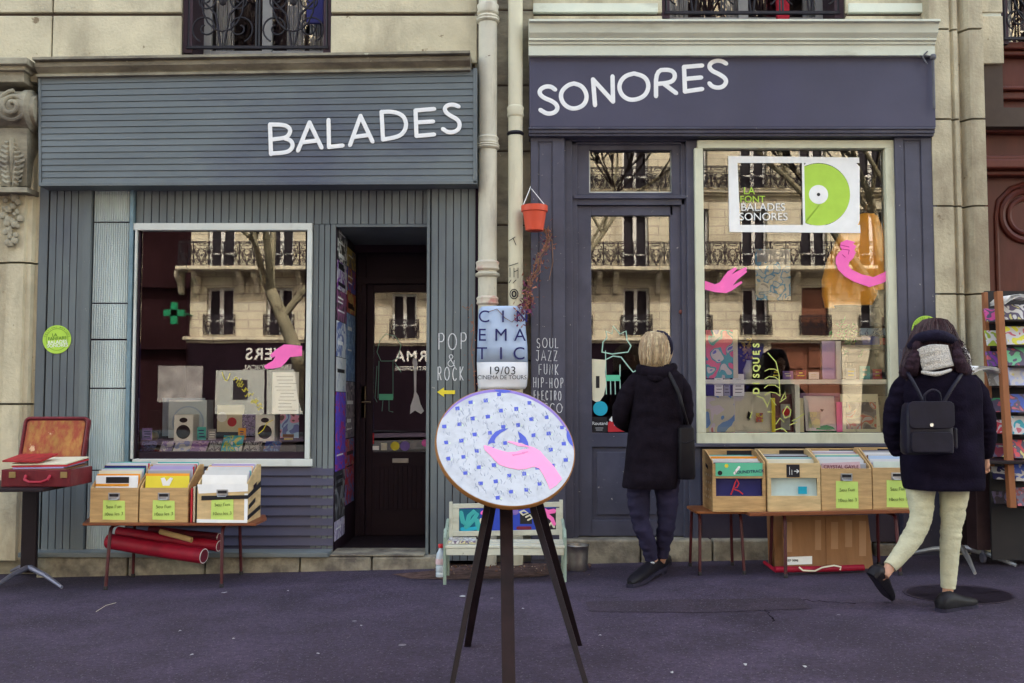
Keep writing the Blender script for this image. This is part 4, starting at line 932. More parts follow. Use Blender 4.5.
for i, (ya, yb, za, zb, cc, lab) in enumerate(plist):
    mb = MB(); mb.box(xj0+.0005, xj0+.003, ya, yb, za, zb); o = mb.build('poster', ART('reveal_poster_print_%s' % lab.split()[0]+str(i), cc, 7+i % 4*2, seed=i*1.3), origin=(xj0, (ya+yb)/2, za)); tag(o, lab, 'poster', 'posters pasted on the entrance reveal')
    ln = MB(); rr_ = random.Random(i)
    for q in range(rr_.randint(1, 3)):
        zz = za+(zb-za)*rr_.uniform(.12, .85); ln.box(xj0+.003, xj0+.0036, ya+.05, yb-rr_.uniform(.05, .2), zz, zz+rr_.choice((.012, .03)))
    ln.build('printed_lines', INK['white' if i % 3 else 'black'], o)
# stickers and drawings on the entrance door glass
YG = YD+.034
gtr = MB(); c = lambda a, b: (W(a, b, YG).x, W(a, b, YG).z)
gpoly = [(413,358),(416,358),(417.5,364),(416.5,368),(416.2,392),(418.5,396),(420.5,404),(424,411),(421,414),(415,410.5),(410,414),(410.5,406),(413.5,397),(414.2,392),(413.8,368),(412.5,363)]
tag(pxpoly(gpoly, YG-.002, .002).build('guitar_decal', INK['white'], origin=W(416, 411, YG)), 'white guitar shaped decal on the entrance door glass', 'decal')
fg = MB()
line([(386,334),(395,336),(401,345),(398,358),(392,361),(381,361),(377,352),(380,340),(386,334)], YG, .0035, fg)
line([(379,361),(378,398)], YG, .003, fg); line([(393,361),(393,398)], YG, .003, fg); line([(383,400),(382,411)], YG, .003, fg); line([(389,400),(389,411),(393,412)], YG, .003, fg)
line([(377,366),(375,398),(377,402)], YG, .0025, fg); line([(395,363),(401,372)], YG, .003, fg)
o = tag(fg.build('outline_drawing', M('dim_mint_ink', (.16, .34, .28), .6), origin=W(386, 400, YG)), 'mint outline drawing of a standing figure on the entrance door glass', 'drawing')
mb = MB(); pxbox(379, 394, 393, 400, YG-.001, YG, mb); mb.build('green_block', INK['mint'], o)
for nm, px, py, r, ik, lab in (('a', 395, 446, .038, 'yellow', 'yellow round sticker low on the entrance door glass'), ('b', 405, 446, .042, 'violet', 'violet round sticker low on the entrance door glass'), ('c', 425, 443, .03, 'pink', 'pink round sticker at the right of the entrance door glass')):
    disc('sticker', px, py, r, YG, INK[ik], lab)
for (a, b, cx_, dy_, ik, lab) in ((370, 446, 379, 450, 'white', 'white text sticker in the lower left of the entrance door glass'), (381, 443, 387, 450, 'cream', 'cream square sticker low on the entrance door glass'), (369, 433, 374, 444, 'red', 'red and blue sticker at the left of the entrance door glass'), (390, 366, 412, 392, 'cream', None)):
    if lab: sheet('sticker', a, b, cx_, dy_, YG-.002, INK[ik], lab, 'sticker')
# chalk writing on the boards
CY = LW-.044
def chalkline(s, h, x0, x1, ytop, Y, rw=.0028, parent=None, mat=None, name='chalk_writing', tilt=0):
    """fit a word between x0..x1 px with cap height h px"""
    hh = h/F*Y; wsum = sum(FONT[c_][0] for c_ in s); tot = (X(x1, Y)-X(x0, Y))/hh; gap = .28; wid = (tot-gap*(len(s)-1))/wsum
    p = W(x0, ytop+h, Y); mb = strokes(s, hh, rw, p.x, p.z, Y, gap=gap, wid=wid, jit=.05, dirv=(1, tilt)); return mb.build(name, mat or chalk, parent)
pk = thing('chalk_writing', W(454, 378, CY), 'white chalk words POP and ROCK with a yellow arrow on the grey boards', 'writing')
chalkline('POP', 16, 439, 466, 333, CY, .0038, pk, name='chalk_word'); chalkline('&', 12, 448, 455, 354, CY, .003, pk, name='chalk_word'); chalkline('ROCK', 13, 438, 463, 367, CY, .0036, pk, name='chalk_word')
pxpoly([(437,392),(444,387.5),(444,390.3),(455,390.3),(455,394),(444,394),(444,397)], CY-.002, .002).build('arrow', INK['yellow'], pk)
CR_ = RP-.013
sw = thing('chalk_writing', W(548, 410, CR_), 'white chalk list of music styles from SOUL to DISCO on the violet pilaster', 'writing')
for s_, x0_, x1_, yt, h_ in (('SOUL', 537, 558, 338, 9.5), ('JAZZ', 536, 557, 350.5, 10), ('FUNK', 539, 558, 364.5, 10), ('HIP-HOP', 533.5, 563, 378, 9.5), ('ELECTRO', 534, 561, 391, 9), ('DISCO', 535, 562, 403.5, 9)):
    chalkline(s_, h_, x0_, x1_, yt, CR_, .0026, sw, name='chalk_word')

# ---- poster wrapped round the pipes
cpm = M('pale_blue_paper', (.42, .52, .72), .6, .08, 4, .15, 12); cpw = M('white_paper', (.70, .70, .74), .6, .05, 4, .15, 12)
def wrap_sheet(name, rows_, Yc, mat, parent, label=None):
    vs = []; fs = []; n = 16
    for (py, xa, xb) in rows_:
        for i in range(n+1):
            t_ = i/n; px = xa+(xb-xa)*t_; bulge = math.sin(t_*math.pi); edge = .06*(abs(2*t_-1)**4)
            y = Yc-.012*bulge+edge+.006*math.sin(py*.35+t_*5); q = W(px, py, Yc); vs.append((q.x, y, q.z))
    m_ = len(rows_)
    for j in range(m_-1):
        for i in range(n): a = j*(n+1)+i; fs.append((a, a+1, a+n+2, a+n+1))
    o = MB().add(vs, fs).build(name, mat, parent, smooth=True)
    sm = o.modifiers.new('thick', 'SOLIDIFY'); sm.thickness = .002
    return o
YC = 7.40
cp = thing('wrapped_poster', W(502, 388, YC), 'pale blue and white concert poster wrapped around the two drainpipes', 'poster')
wrap_sheet('upper_sheet', [(306, 479.5, 523), (309, 478.5, 525.5), (316, 478, 525), (330, 477.5, 526), (345, 477, 527.5), (362, 476.5, 528)], YC, cpm, cp)
wrap_sheet('lower_sheet', [(362, 476.5, 528), (375, 477, 528), (386, 477.5, 527), (389, 478.5, 525)], YC, cpw, cp)
YT = YC-.022
for s_, px, py, sz in (('C', 484, 317, 12), ('I', 503, 317, 12), ('N', 522, 317, 12), ('E', 482, 335.5, 12.5), ('M', 501, 335.5, 12.5), ('A', 520, 335.5, 12.5), ('T', 482, 354, 12.5), ('I', 501, 354, 12.5), ('C', 519, 354, 12.5)):
    text(s_, sz/F*YT*1.42, INK['navy'], cp, W(px, py, YT), 'poster_letter', extrude=.002)
text('19/03', .085, INK['black'], cp, W(502, 371, YT-.003), 'poster_date', spacing=1.1); text('CINEMA DE TOURS', .042, INK['black'], cp, W(502, 377.5, YT-.003), 'poster_line')

# ---- flower pot and dry vine
fp = thing('hanging_flowerpot', W(535, 232, 7.36), 'bright red plastic flowerpot hung by wire on the violet pilaster', 'flowerpot')
pc = W(534.5, 231, 7.36); red_pl = M('red_plastic', (.62, .085, .045), .4, .06)
m_ = MB(); m_.lathe([(.06, 0), (.066, .003), (.088, .14), (.099, .145), (.10, .188), (.094, .19), (.088, .175), (.08, .165)], pc, 30); m_.build('pot', red_pl, fp, smooth=True)
m_ = MB(); m_.lathe([(.001, .162), (.083, .163), (.083, .160)], pc, 20); m_.build('soil', INK['brown'], fp)
m_ = MB(); m_.tube([pc+Vector((-.09, 0, .18)), pc+Vector((-.035, .08, .33)), pc+Vector((-.028, .12, .36))], .003, 5); m_.tube([pc+Vector((.09, 0, .18)), pc+Vector((-.02, .1, .34))], .003, 5); m_.build('wire', INK['white'], fp)
vn = thing('dried_vine', pc, 'dried brown and plum creeper trailing down from the red flowerpot', 'plant')
st_ = MB(); lf = MB(); lf2 = MB(); rv = random.Random(12)
path = [(545,228),(549,236),(546,246),(540,258),(537,270),(531,280),(527,292),(528,303),(523,312),(520,322)]
for k in range(7):
    q = [(a+rv.uniform(-4, 4), b+rv.uniform(-3, 3)) for a, b in path[:rv.randint(6, 10)]]
    st_.tube([W(a, b, 7.43+rv.uniform(-.04, .03)) for a, b in q], [.0035]*(len(q)-1)+[.0015], 5)
for br_ in ([(523,312),(512,322),(505,318),(497,309),(488,312)], [(545,232),(552,240),(553,262),(549,280)], [(472,304),(474,330),(471,350),(474,372),(475,390)], [(472,304),(468,310),(462,306)]):
    st_.tube([W(a, b, 7.38) for a, b in br_], .0028, 5)
def leaflet(mb, c, s, rv):
    a, b = Vector((rv.uniform(-1, 1), rv.uniform(-1, .3), rv.uniform(-1, 1))).normalized(), Vector((rv.uniform(-1, 1), rv.uniform(-1, .3), rv.uniform(-1, 1))).normalized()
    mb.add([c, c+a*s*.6+b*s*.3, c+a*s*1.3, c+a*s*.6-b*s*.35], [(0, 1, 2), (0, 2, 3)])
for k in range(330):
    i = rv.random()**.8*(len(path)-1.01); j = int(i); f = i-j; a = path[j][0]*(1-f)+path[j+1][0]*f; b = path[j][1]*(1-f)+path[j+1][1]*f
    leaflet(lf if k % 3 else lf2, W(a+rv.gauss(0, 4), b+rv.gauss(0, 4), 7.40+rv.uniform(-.05, .05)), rv.uniform(.012, .03), rv)
for k in range(40): leaflet(lf2, W(rv.uniform(515, 533), rv.uniform(300, 325), 7.38+rv.uniform(-.05, .03)), rv.uniform(.02, .04), rv)
for k in range(30): leaflet(lf, W(472+rv.gauss(0, 3), rv.uniform(303, 385), 7.38), rv.uniform(.01, .022), rv)
st_.build('stems', M('dry_stem', (.22, .12, .08), .9), vn); lf.build('leaves', M('dry_leaf', (.30, .12, .08), .85, .4, 30), vn); lf2.build('plum_leaves', M('plum_leaf', (.14, .03, .08), .8, .3, 30), vn)

# ---- violet shop: door glass drawings and stickers
YG2 = RD+.033
fg = MB(); mint_s = M('pale_mint_ink', (.36, .56, .50), .6)
line([(602,352),(603,342),(607,338),(606,331),(612,334),(613,326),(620,334),(626,331),(627,340),(631,346),(628,352),(612,354),(602,352)], YG2, .005, fg)
line([(601,383),(602,370),(605,360),(613,356),(620,357)], YG2, .005, fg); line([(621,357),(628,366),(633,372),(640,369)], YG2, .005, fg)
line([(605.5,346+5),(606,376),(606,390)], YG2, .004, fg); line([(620,365),(620,376)], YG2, .0045, fg)
for a, b in ((606, 394), (610.5, 394), (615, 394), (620, 393)): line([(a, 380), (a+.3, b)], YG2, .004, fg)
o = tag(fg.build('outline_drawing', mint_s, origin=W(612, 370, YG2)), 'mint outline drawing of a figure on the violet door glass', 'drawing')
mb = MB(); pxbox(606, 375, 620, 381, YG2-.0015, YG2, mb); mb.build('green_block', INK['mint'], o)
gu = pxpoly([(592,359),(606,360),(605,372),(606,385),(604,395),(600,401),(596,402),(592.5,400),(592,380)], YG2-.002, .002); gu = tag(gu.build('guitar_decal', INK['cream'], origin=W(598, 398, YG2)), 'pale guitar body decal at the left edge of the violet door glass', 'decal')
mb = MB(); pxbox(596, 376, 599.5, 388, YG2-.004, YG2-.002, mb); mb.build('pickup', INK['black'], gu)
d_ = disc('sticker', 600.3, 408.5, .056, YG2, INK['cyan'], 'bright blue round sticker on the violet door glass'); 
s2 = sheet('sticker', 592.5, 417, 607, 432.5, YG2-.002, INK['black'], 'black sticker reading Routard at the foot of the violet door glass', 'sticker')
text('Routard', .036, INK['white'], s2, W(599.8, 423.5, YG2-.0035)); rows(s2, 593.5, 427, 606, 431, 2, YG2-.003, INK['grey'], .4, 5)
s3 = tag(pxpoly([(608,423),(612,418),(615,422),(620,424),(624,427),(626,431.5),(608,432)], YG2-.002, .002).build('sticker', INK['red'], origin=W(612, 430, YG2)), 'red cut-out sticker beside the black one on the violet door glass', 'sticker')
pxpoly([(609,420),(612,416),(614,419),(612,422)], YG2-.0035, .001).build('printed_shape', INK['white'], s3); pxpoly([(614,423),(622,425.5),(622,427),(614,425.5)], YG2-.0035, .001).build('printed_shape', INK['sky'], s3)

# ---- big window: decals on the glass
G2 = GR-.003
def rp8(pts): return [(690+a/4.018, 130+b/4.018) for a, b in pts]
hl = rp8([(60,606),(100,620),(120,612),(135,590),(152,568),(180,552),(190,557),(168,580),(200,562),(224,551),(230,558),(192,588),(226,562),(229,571),(190,602),(172,625),(206,607),(211,614),(168,645),(146,655),(100,651),(60,641)])
tag(pxpoly(hl, G2-.002, .002).build('hand_decal', INK['pink'], origin=W(725, 280, G2)), 'pink hand cut-out at the left edge of the large window glass', 'decal')
hr = rp8([(812,543),(778,573),(736,591),(690,580),(652,562),(636,545),(640,530),(656,515),(666,492),(660,482),(668,466),(655,458),(664,450),(630,441),(606,452),(603,470),(612,480),(598,492),(586,512),(586,535),(596,562),(622,588),(660,610),(722,631),(770,616),(812,598)])
ho = tag(pxpoly(hr, G2-.002, .002).build('hand_decal', INK['pink'], origin=W(865, 270, G2)), 'pink hand and bent forearm cut-out at the right of the large window glass', 'decal')
fl_ = MB()
for a, b in (((612,478),(640,482)), ((640,482),(636,500)), ((606,462),(640,470)), ((612,500),(625,512))): fl_.tube([W(*rp8([a])[0], G2-.003), W(*rp8([b])[0], G2-.003)], .003, 5, flat=.3)
fl_.build('finger_lines', M('deep_pink_ink', (.5, .04, .22), .6), ho)
# record poster with half disc
pf_ = MB(); Yp2 = G2-.001
P4 = lambda a, b: W(a, b, Yp2)
# frame border (white) with clear middle square
for q in ([(728,156),(859,157.5),(859.3,163),(728.3,163)], [(728.3,163),(737.5,163),(740,225),(729,225)], [(729,225),(860,225),(860.5,233),(729.5,232)]): pf_.prism([(P4(a, b).x, P4(a, b).z) for a, b in q], Yp2-.002, Yp2)
po = tag(pf_.build('record_poster', INK['white'], origin=W(795, 232, Yp2)), 'white record sleeve poster with a half lime disc on the large window glass', 'poster')
cc_ = (818.5, 194.5); R1 = 31.5
arcp = [(804, 166.5)] + [(cc_[0]+R1*math.cos(R(a)), cc_[1]-R1*math.sin(R(a))) for a in range(60, -91, -6)] + [(804.5, 222.5)]
arcp = [(804, 165)]+[(cc_[0]+R1*math.cos(R(a)), cc_[1]-(R1-.5)*math.sin(R(a))) for a in range(115, -117, -7)]+[(804.8, 223.5)]
arcp = [p for p in arcp if p[0] >= 803.5]
pxpoly(arcp, Yp2-.0035, .0015).build('lime_half_disc', INK['lime'], po)
# white surround of the disc, right field as a ring of segments
sur = MB(); outer = [(802.5,163),(859.3,163),(860,225),(804,225)]
def radial(a):
    dx, dy = math.cos(R(a)), -math.sin(R(a)); best = 99
    for (nx, lim) in ((1, 859.6-cc_[0]), (-1, cc_[0]-803.5)):
        if dx*nx > 1e-6: best = min(best, lim/(dx*nx))
    for (ny, lim) in ((1, 225-cc_[1]), (-1, cc_[1]-163)):
        if dy*ny > 1e-6: best = min(best, lim/(dy*ny))
    return best
angs = [a for a in range(-122, 119, 6)]
for a0, a1 in zip(angs[:-1], angs[1:]):
    q = []
    for a, rr_ in ((a0, R1), (a1, R1)): q.append((cc_[0]+rr_*math.cos(R(a)), cc_[1]-rr_*math.sin(R(a))))
    for a in (a1, a0): rr_ = max(radial(a), R1+.01); q.append((cc_[0]+rr_*math.cos(R(a)), cc_[1]-rr_*math.sin(R(a))))
    if min(p[0] for p in q) < 802: continue
    sur.prism([(P4(*p).x, P4(*p).z) for p in q], Yp2-.002, Yp2-.0002)
sur.build('white_surround', INK['white'], po)
disc('label_disc', 818.5, 194.5, .074, Yp2-.004, INK['white'], None, parent=po, th=.001); disc('spindle_hole', 818.5, 194.5, .013, Yp2-.0055, INK['black'], None, parent=po, th=.001)
pxbox_ = MB(); pxbox(803, 163, 804.2, 225, Yp2-.004, Yp2-.002, pxbox_); pxbox_.build('edge_line', INK['white'], po)
for s_, ik, px, py, sz in (('LA', 'lime', 749, 191, .09), ('FONT', 'lime', 752.5, 199.5, .085), ('BALADES', 'white', 763, 207.5, .098), ('SONORES', 'white', 763.5, 217, .098)):
    text(s_, sz*.86, INK[ik], po, W(px, py, Yp2-.003), 'poster_word')
# yellow ribbed drawing and upright writing on the glass
ys = MB(); yl = M('pale_yellow_marker', (.62, .68, .20), .6)
for p in ([(768,353),(776,362),(779,375),(780,396)], [(765,371),(769,369),(774,369),(778,371)], [(765,379),(769,376.5),(775,377),(779,380)], [(764.5,388),(768,385),(775,385),(779,388)], [(765,395),(770,392),(776,393),(780,396)], [(757,396),(763,398),(767,405)],
          [(767,407),(771,398),(776,405)], [(781,400),(785,392.5),(786,398),(780,402)], [(772,412),(768,412)], [(787,406),(791,410),(790,416),(785,418),(783,413),(787,406)], [(776,424),(780,418),(784,422)], [(792,421),(798,418),(804,414)], [(790,425),(797,422)], [(775,430),(782,428),(787,432)], [(752,412),(750,418)]):
    line(p, G2-.002, .0035, ys)
tag(ys.build('marker_drawing', yl, origin=W(775, 400, G2)), 'yellow ribbed creature drawn in marker on the large window glass', 'drawing')
mbw = MB(); Yv = G2-.002
wr = thing('window_writing', W(757, 395, Yv), 'yellow upright marker writing on the large window glass beside the dried flowers', 'writing')
for i, ch in enumerate('DISQUES'):
    text(ch, .068, yl, wr, W(756.5, 391-i*7.6, Yv), 'letter', rot=R(90), offset=.002)

# ---- big window: things inside
def rec(x0, y0, x1, y1, Y, cc, lab, scale=8, cat='record', name='record_sleeve', kind='vor', lean=0):
    a, b = W(x0, y1, Y), W(x1, y0, Y); mb = MB(); mb.hexa((a.x, Y, a.z), (b.x, Y, a.z), (b.x, Y+lean, b.z), (a.x, Y+lean, b.z), (0, .005, 0))
    return tag(mb.build(name, ART('print_'+'_'.join(lab.split()[:5]), cc, scale, seed=x0 % 17, kind=kind), origin=a), lab, cat)
zsh = z0
r1 = rec(704.5, 396, 735, 432, 7.63, [(.05,.2,.4),(.5,.5,.3),(.55,.5,.5),(.4,.1,.1)], 'blue and cream sleeve at the far left of the lower shelf', 6, lean=.05)
r2 = rec(735, 392, 772, 432, 7.635, [(.50,.48,.46),(.56,.54,.52),(.44,.42,.41)], 'plain grey sleeve in the lower left compartment', 5, lean=.05, kind='noise')
blob(r2, [(748,411),(752,414),(750,420),(747,418)], 7.637, INK['black']); 
m2 = MB(); pxbox(756, 413, 763, 422, 7.635, 7.6375, m2); m2.build('printed_patch', ART('patch_yellow_red', [(.6,.5,.1),(.5,.1,.1),(.2,.15,.3)], 40), r2)
r3 = rec(774, 394, 796, 432, 7.65, [(.12,.02,.04),(.16,.03,.06),(.10,.02,.04)], 'maroon sleeve beside the divider in the lower left compartment', 6, lean=.04)
m2 = MB(); pxbox(781, 404, 790, 430, 7.647, 7.6495, m2); m2.build('printed_patch', INK['grey'], r3); m2 = MB(); c = W(786, 412, 7.646); m2.lathe([(.001, -.001), (.03, -.001), (.03, 0)], c, 18, ax='y'); m2.build('printed_disc', INK['red'], r3)
r4 = rec(806, 396, 836, 431, 7.63, [(.55,.52,.62),(.64,.61,.68),(.46,.42,.58)], 'lilac grey sleeve left in the lower right compartment', 5, lean=.05, kind='noise')
rec(802, 393, 842, 431, 7.70, [(.22,.12,.32),(.26,.18,.4)], 'violet sleeve behind the lilac one', 5, lean=.04)
blob(r4, [(820,409),(824,409.5),(822,412)], 7.632, INK['black']); m2 = MB(); pxbox(809, 412, 820, 428, 7.63, 7.6325, m2); m2.build('printed_patch', ART('patch_pale_yellow', [(.55,.6,.35),(.4,.45,.4),(.5,.5,.5)], 30), r4)
r5 = rec(843, 394, 880, 432, 7.62, [(.70,.70,.56),(.5,.52,.4)], 'cream bordered dark sleeve right in the lower right compartment', 14, lean=.05)
m2 = MB(); pxbox(846.5, 402, 876, 429, 7.622, 7.6255, m2); m2.build('printed_picture', ART('picture_smoky', [(.05,.04,.06),(.14,.12,.16),(.4,.36,.28),(.45,.08,.05),(.5,.5,.55)], 12, seed=3), r5)
rec(881, 396, 891, 432, 7.76, [(.3,.28,.2),(.15,.14,.1)], 'narrow olive sleeve at the right end of the lower shelf', 9, lean=.04)
def lump(name, pts, Y, mat, lab, cat, thick=.06, seed=1):
    mb = MB(); n = len(pts); 
    mb.tube([W(a, b, Y) for a, b, r_ in pts], [r_ for a, b, r_ in pts], 10); 
    for v in mb.v: v += Vector((0, 0, .006*noise.noise(v*40)))
    return tag(mb.build(name, mat, smooth=True, origin=W(pts[0][0], pts[0][1], Y)), lab, cat)
lump('green_cloth', [(808,431,.01),(815,429,.028),(826,428,.034),(838,430,.025),(846,432,.008)], 7.66, M('green_felt', (.03,.32,.10), .9), 'rumpled bright green cloth on the lower shelf', 'cloth')
lump('red_cloth', [(742,431,.006),(750,431,.013),(760,430.5,.015),(767,432,.007)], 7.66, M('red_felt', (.45,.02,.06), .9), 'thin red cloth on the lower shelf left of the divider', 'cloth')
lump('red_cloth', [(716,432,.01),(722,430,.014),(728,431,.012),(735,432,.009)], 7.66, M('red_blue_felt', (.35,.05,.15), .9, .6, 40), 'small red and violet cloth at the left end of the lower shelf', 'cloth')
p1 = rec(706.5, 330, 736, 378, 7.62, [(.75,.12,.22),(.05,.35,.40),(.62,.60,.62),(.10,.12,.55)], 'pink and blue illustrated poster with yellow edge in the large window', 9, 'poster', 'poster')
m2 = MB(); pxbox(733.5, 330, 737.5, 378, 7.612, 7.616, m2); m2.build('yellow_edge', INK['cream'], p1); 
for k, (a, b, lab) in enumerate(((714.5, 723, 'left one of three white cards hanging under the pink poster'), (724, 730, 'middle one of three white cards hanging under the pink poster'), (733, 744, 'white card hanging right of the pink poster'))):
    c1 = sheet('card', a, 374+k % 2*2, b, 396, 7.625, INK['grey'] if k == 1 else INK['white'], lab, 'card'); rows(c1, a+.6, 378, b-.6, 394, 5, 7.625, INK['black'], .2, k)
# dried flowers in vase
fv = thing('flower_vase', W(749, 379, 7.8), 'white vase of dried yellow flowers on the upper shelf', 'vase')
vb_ = MB(); c = W(749.5, 379.5, 7.8); vb_.lathe([(.03, 0), (.045, .02), (.05, .07), (.03, .12), (.022, .14), (.026, .15)], c, 20); vb_.build('vase', INK['white'], fv, smooth=True)
fm_ = MB(); rv = random.Random(2); sm_ = MB()
for i in range(70):
    e = c+Vector((rv.gauss(0, .035), rv.gauss(0, .03), .23+rv.gauss(0, .035)))
    if i % 4 == 0: sm_.tube([c+Vector((0, 0, .13)), c+Vector(((e.x-c.x)*.4, 0, .18)), e], .0015, 4)
    fm_.ball(e, rv.uniform(.006, .014), 6)
fm_.build('flower_heads', M('dried_yellow_flower', (.55, .36, .05), .9, .3, 40), fv); sm_.build('stems', INK['brown'], fv)
pn = sheet('dark_plaque', 752.5, 342, 764, 379, 7.74, INK['black'], 'narrow black plaque standing right of the dried flowers', 'plaque', .02)
# magazine poster hanging
mg = rec(756, 249, 790, 300, 7.62, [(.45,.5,.52),(.06,.25,.5),(.5,.48,.40),(.6,.6,.58),(.3,.3,.3)], 'pale comic page poster hanging in the middle of the large window', 13, 'poster', 'poster')
m2 = MB(); pxbox(757, 250, 789, 262, 7.6185, 7.62, m2); m2.build('title_band', INK['grey'], mg)
rec(870, 290, 888, 326, 7.7, [(.35,.35,.33),(.2,.2,.2),(.4,.4,.38)], 'grey picture card hanging beside the orange hoodie', 10, 'poster', 'poster')
rec(822.5, 341, 836.5, 379, 7.63, [(.30,.22,.58),(.42,.34,.68),(.5,.42,.66)], 'violet gradient sleeve standing against the white upright', 4, kind='noise')
rb = MB(); pxbox(842, 345, 888, 349, 7.72, 7.95, rb); pxbox(842, 349, 844, 378, 7.721, 7.95, rb); pxbox(886, 349, 888, 378, 7.721, 7.95, rb); pxbox(844, 349, 886, 378, 7.94, 7.949, rb)
tag(rb.build('glass_shelf_box', M('smoky_plastic', (.10, .10, .10), .3), origin=W(865, 379, 7.72)), 'open smoky display box on the upper shelf at the right', 'box')
for k, (a, b, c_, d_2, ik, lab) in enumerate(((860, 328, 889, 336, 'sky', 'pale blue patterned bundle on top of the display box'), (862, 336, 880, 345, 'blue', 'blue folded bundle on top of the display box'), (880, 338, 888, 345, 'red', 'small red item on top of the display box'))):
    mb = MB(); pxbox(a, b, c_, d_2, 7.74, 7.9, mb); tag(mb.build('folded_bundle', ART('bundle_'+ik, [INKC for INKC in ((.35,.5,.7),(.1,.15,.3),(.5,.6,.7))], 30) if k == 0 else INK[ik], bevel=.01, origin=W(a, d_2, 7.74)), lab, 'bundle')
lf = MB(); rv = random.Random(9); c = W(846, 338, 7.85)
for i in range(120): leaflet(lf, c+Vector((rv.gauss(0, .06), rv.gauss(0, .04), rv.gauss(0, .06))), rv.uniform(.02, .05), rv)
sm_ = MB(); sm_.tube([c+Vector((0, 0, -.28)), c+Vector((.01, 0, -.1)), c], .006, 6); sm_.lathe([(.04, -.30), (.055, -.2), (.05, -.2)], c, 14)
pv = thing('potted_plant', c-Vector((0, 0, .3)), 'small bright green plant in a dark pot behind the violet sleeve', 'plant'); lf.build('leaves', M('bright_green_leaf', (.03, .25, .06), .6, .3, 20), pv); sm_.build('pot', INK['black'], pv)
# orange hoodie hung from a hanger
hd_ = thing('orange_hoodie', W(856, 300, 7.85), 'orange sweatshirt hanging in the upper right of the large window', 'sweatshirt')
om = M('orange_fleece', (.88, .42, .05), .9, .12, 5, .5, 22, sheen=.3)
def cloth_body(rows_, Y, th, mat, parent, name, n=24, seed=0, amp=.018):
    """a hanging garment part: front and back sheets closed at the sides"""
    vs = []; fs = []; m_ = len(rows_)
    for (py, xa, xb) in rows_:
        ring = []
        for i in range(n):
            w_ = 2*math.pi*i/n; t_ = .5-.5*math.cos(w_); px = xa+(xb-xa)*t_; q = W(px, py, Y)
            y = Y-th*math.sin(w_)+amp*noise.noise(Vector((px*.11+seed, py*.025, math.sin(w_))))
            ring.append((q.x, y, q.z))
        vs += ring
    for j in range(m_-1):
        for i in range(n): fs.append((j*n+i, j*n+(i+1) % n, (j+1)*n+(i+1) % n, (j+1)*n+i))
    fs.append(tuple(range(n-1, -1, -1))); fs.append(tuple((m_-1)*n+i for i in range(n)))
    return MB().add(vs, fs).build(name, mat, parent, smooth=True)
cloth_body([(214,860,874),(218,852,878),(224,846,880),(240,838,878),(256,832,876),(270,828,878),(285,827,879),(296,826,877),(299,826,875)], 7.64, .04, om, hd_, 'body', 32)
cloth_body([(216,868,877),(224,870,881),(240,872,885),(258,873,887),(275,873,886),(290,874,884)], 7.62, .025, om, hd_, 'sleeve', 16, 3)
cloth_body([(226,842,852),(240,836,848),(260,827,838),(280,822,832),(296,822,833),(308,825,834)], 7.63, .025, om, hd_, 'sleeve', 16, 6)
cloth_body([(299,826,875),(303,828,873),(305,829,872)], 7.64, .038, om, hd_, 'ribbed_hem', 24)
hn = MB(); hn.tube([W(850, 224, 7.70), W(866, 212, 7.70), W(880, 222, 7.70)], .006, 6); hn.tube([W(866, 212, 7.70), W(866, 206, 7.70), W(869, 203, 7.70), W(870, 206, 7.70)], .003, 6)
tag(hn.build('clothes_hanger', INK['brown'], origin=W(866, 212, 7.70)), 'brown wooden clothes hanger carrying the orange sweatshirt', 'hanger')

# small stock crowding the shelves
for k, (a, b, yt, yb3, Y_, cc, lab) in enumerate((
    (771, 781, 369, 379, 7.62, 'black', 'black cd case standing on the upper shelf right of the flower vase'), (783, 793, 371, 379, 7.625, 'violet', 'violet cd case standing on the upper shelf near its middle'), (796, 806, 370, 379, 7.62, 'maroon', 'maroon cd case standing on the upper shelf above the divider'), (809, 819, 372, 379, 7.63, 'white', 'white cd case standing on the upper shelf beside the violet sleeve'),
    (846, 856, 368, 379, 7.73, 'grey', 'grey cd case inside the smoky display box'), (860, 870, 366, 379, 7.73, 'teal', 'teal cd case inside the smoky display box'), (873, 882, 369, 379, 7.73, 'red', 'red cd case inside the smoky display box'),
    (799.5, 803.5, 398, 432, 7.61, 'cream', 'narrow cream sleeve edge beside the shelf divider'), (837, 842, 402, 432, 7.62, 'pink', 'narrow pink sleeve edge between the lilac and the cream bordered sleeves'), (772, 775, 398, 432, 7.62, 'yellow', 'narrow yellow sleeve edge left of the maroon sleeve'))):
    o9 = sheet('cd_case' if k < 7 else 'record_sleeve', a, yt, b, yb3, Y_, INK[cc], lab, 'cd' if k < 7 else 'record', .008)
    if k < 7: rows(o9, a+1.5, yt+1.5, b-1.5, yb3-2, 2, Y_, INK['cream' if k % 2 else 'yellow'], .4, k)
for k, (a, b, yt, Y_, cc, lab) in enumerate(((197, 206, 427, 7.67, 'teal', 'teal card standing right of the left loudspeaker'), (208, 216, 429, 7.67, 'grey', 'grey card standing between the loudspeakers'), (238, 246, 428, 7.67, 'orange', 'orange card standing left of the right loudspeaker'), (284, 293, 430, 7.66, 'yellow', 'yellow card standing below the photo poster'), (142, 152, 428, 7.67, 'violet', 'violet card standing left of the left loudspeaker'))):
    o9 = sheet('postcard', a, yt, b, 440, Y_, INK[cc], lab, 'card', .004); rows(o9, a+1, yt+2, b-1, 438, 3, Y_, INK['white' if k % 2 else 'navy'], .4, k+3)
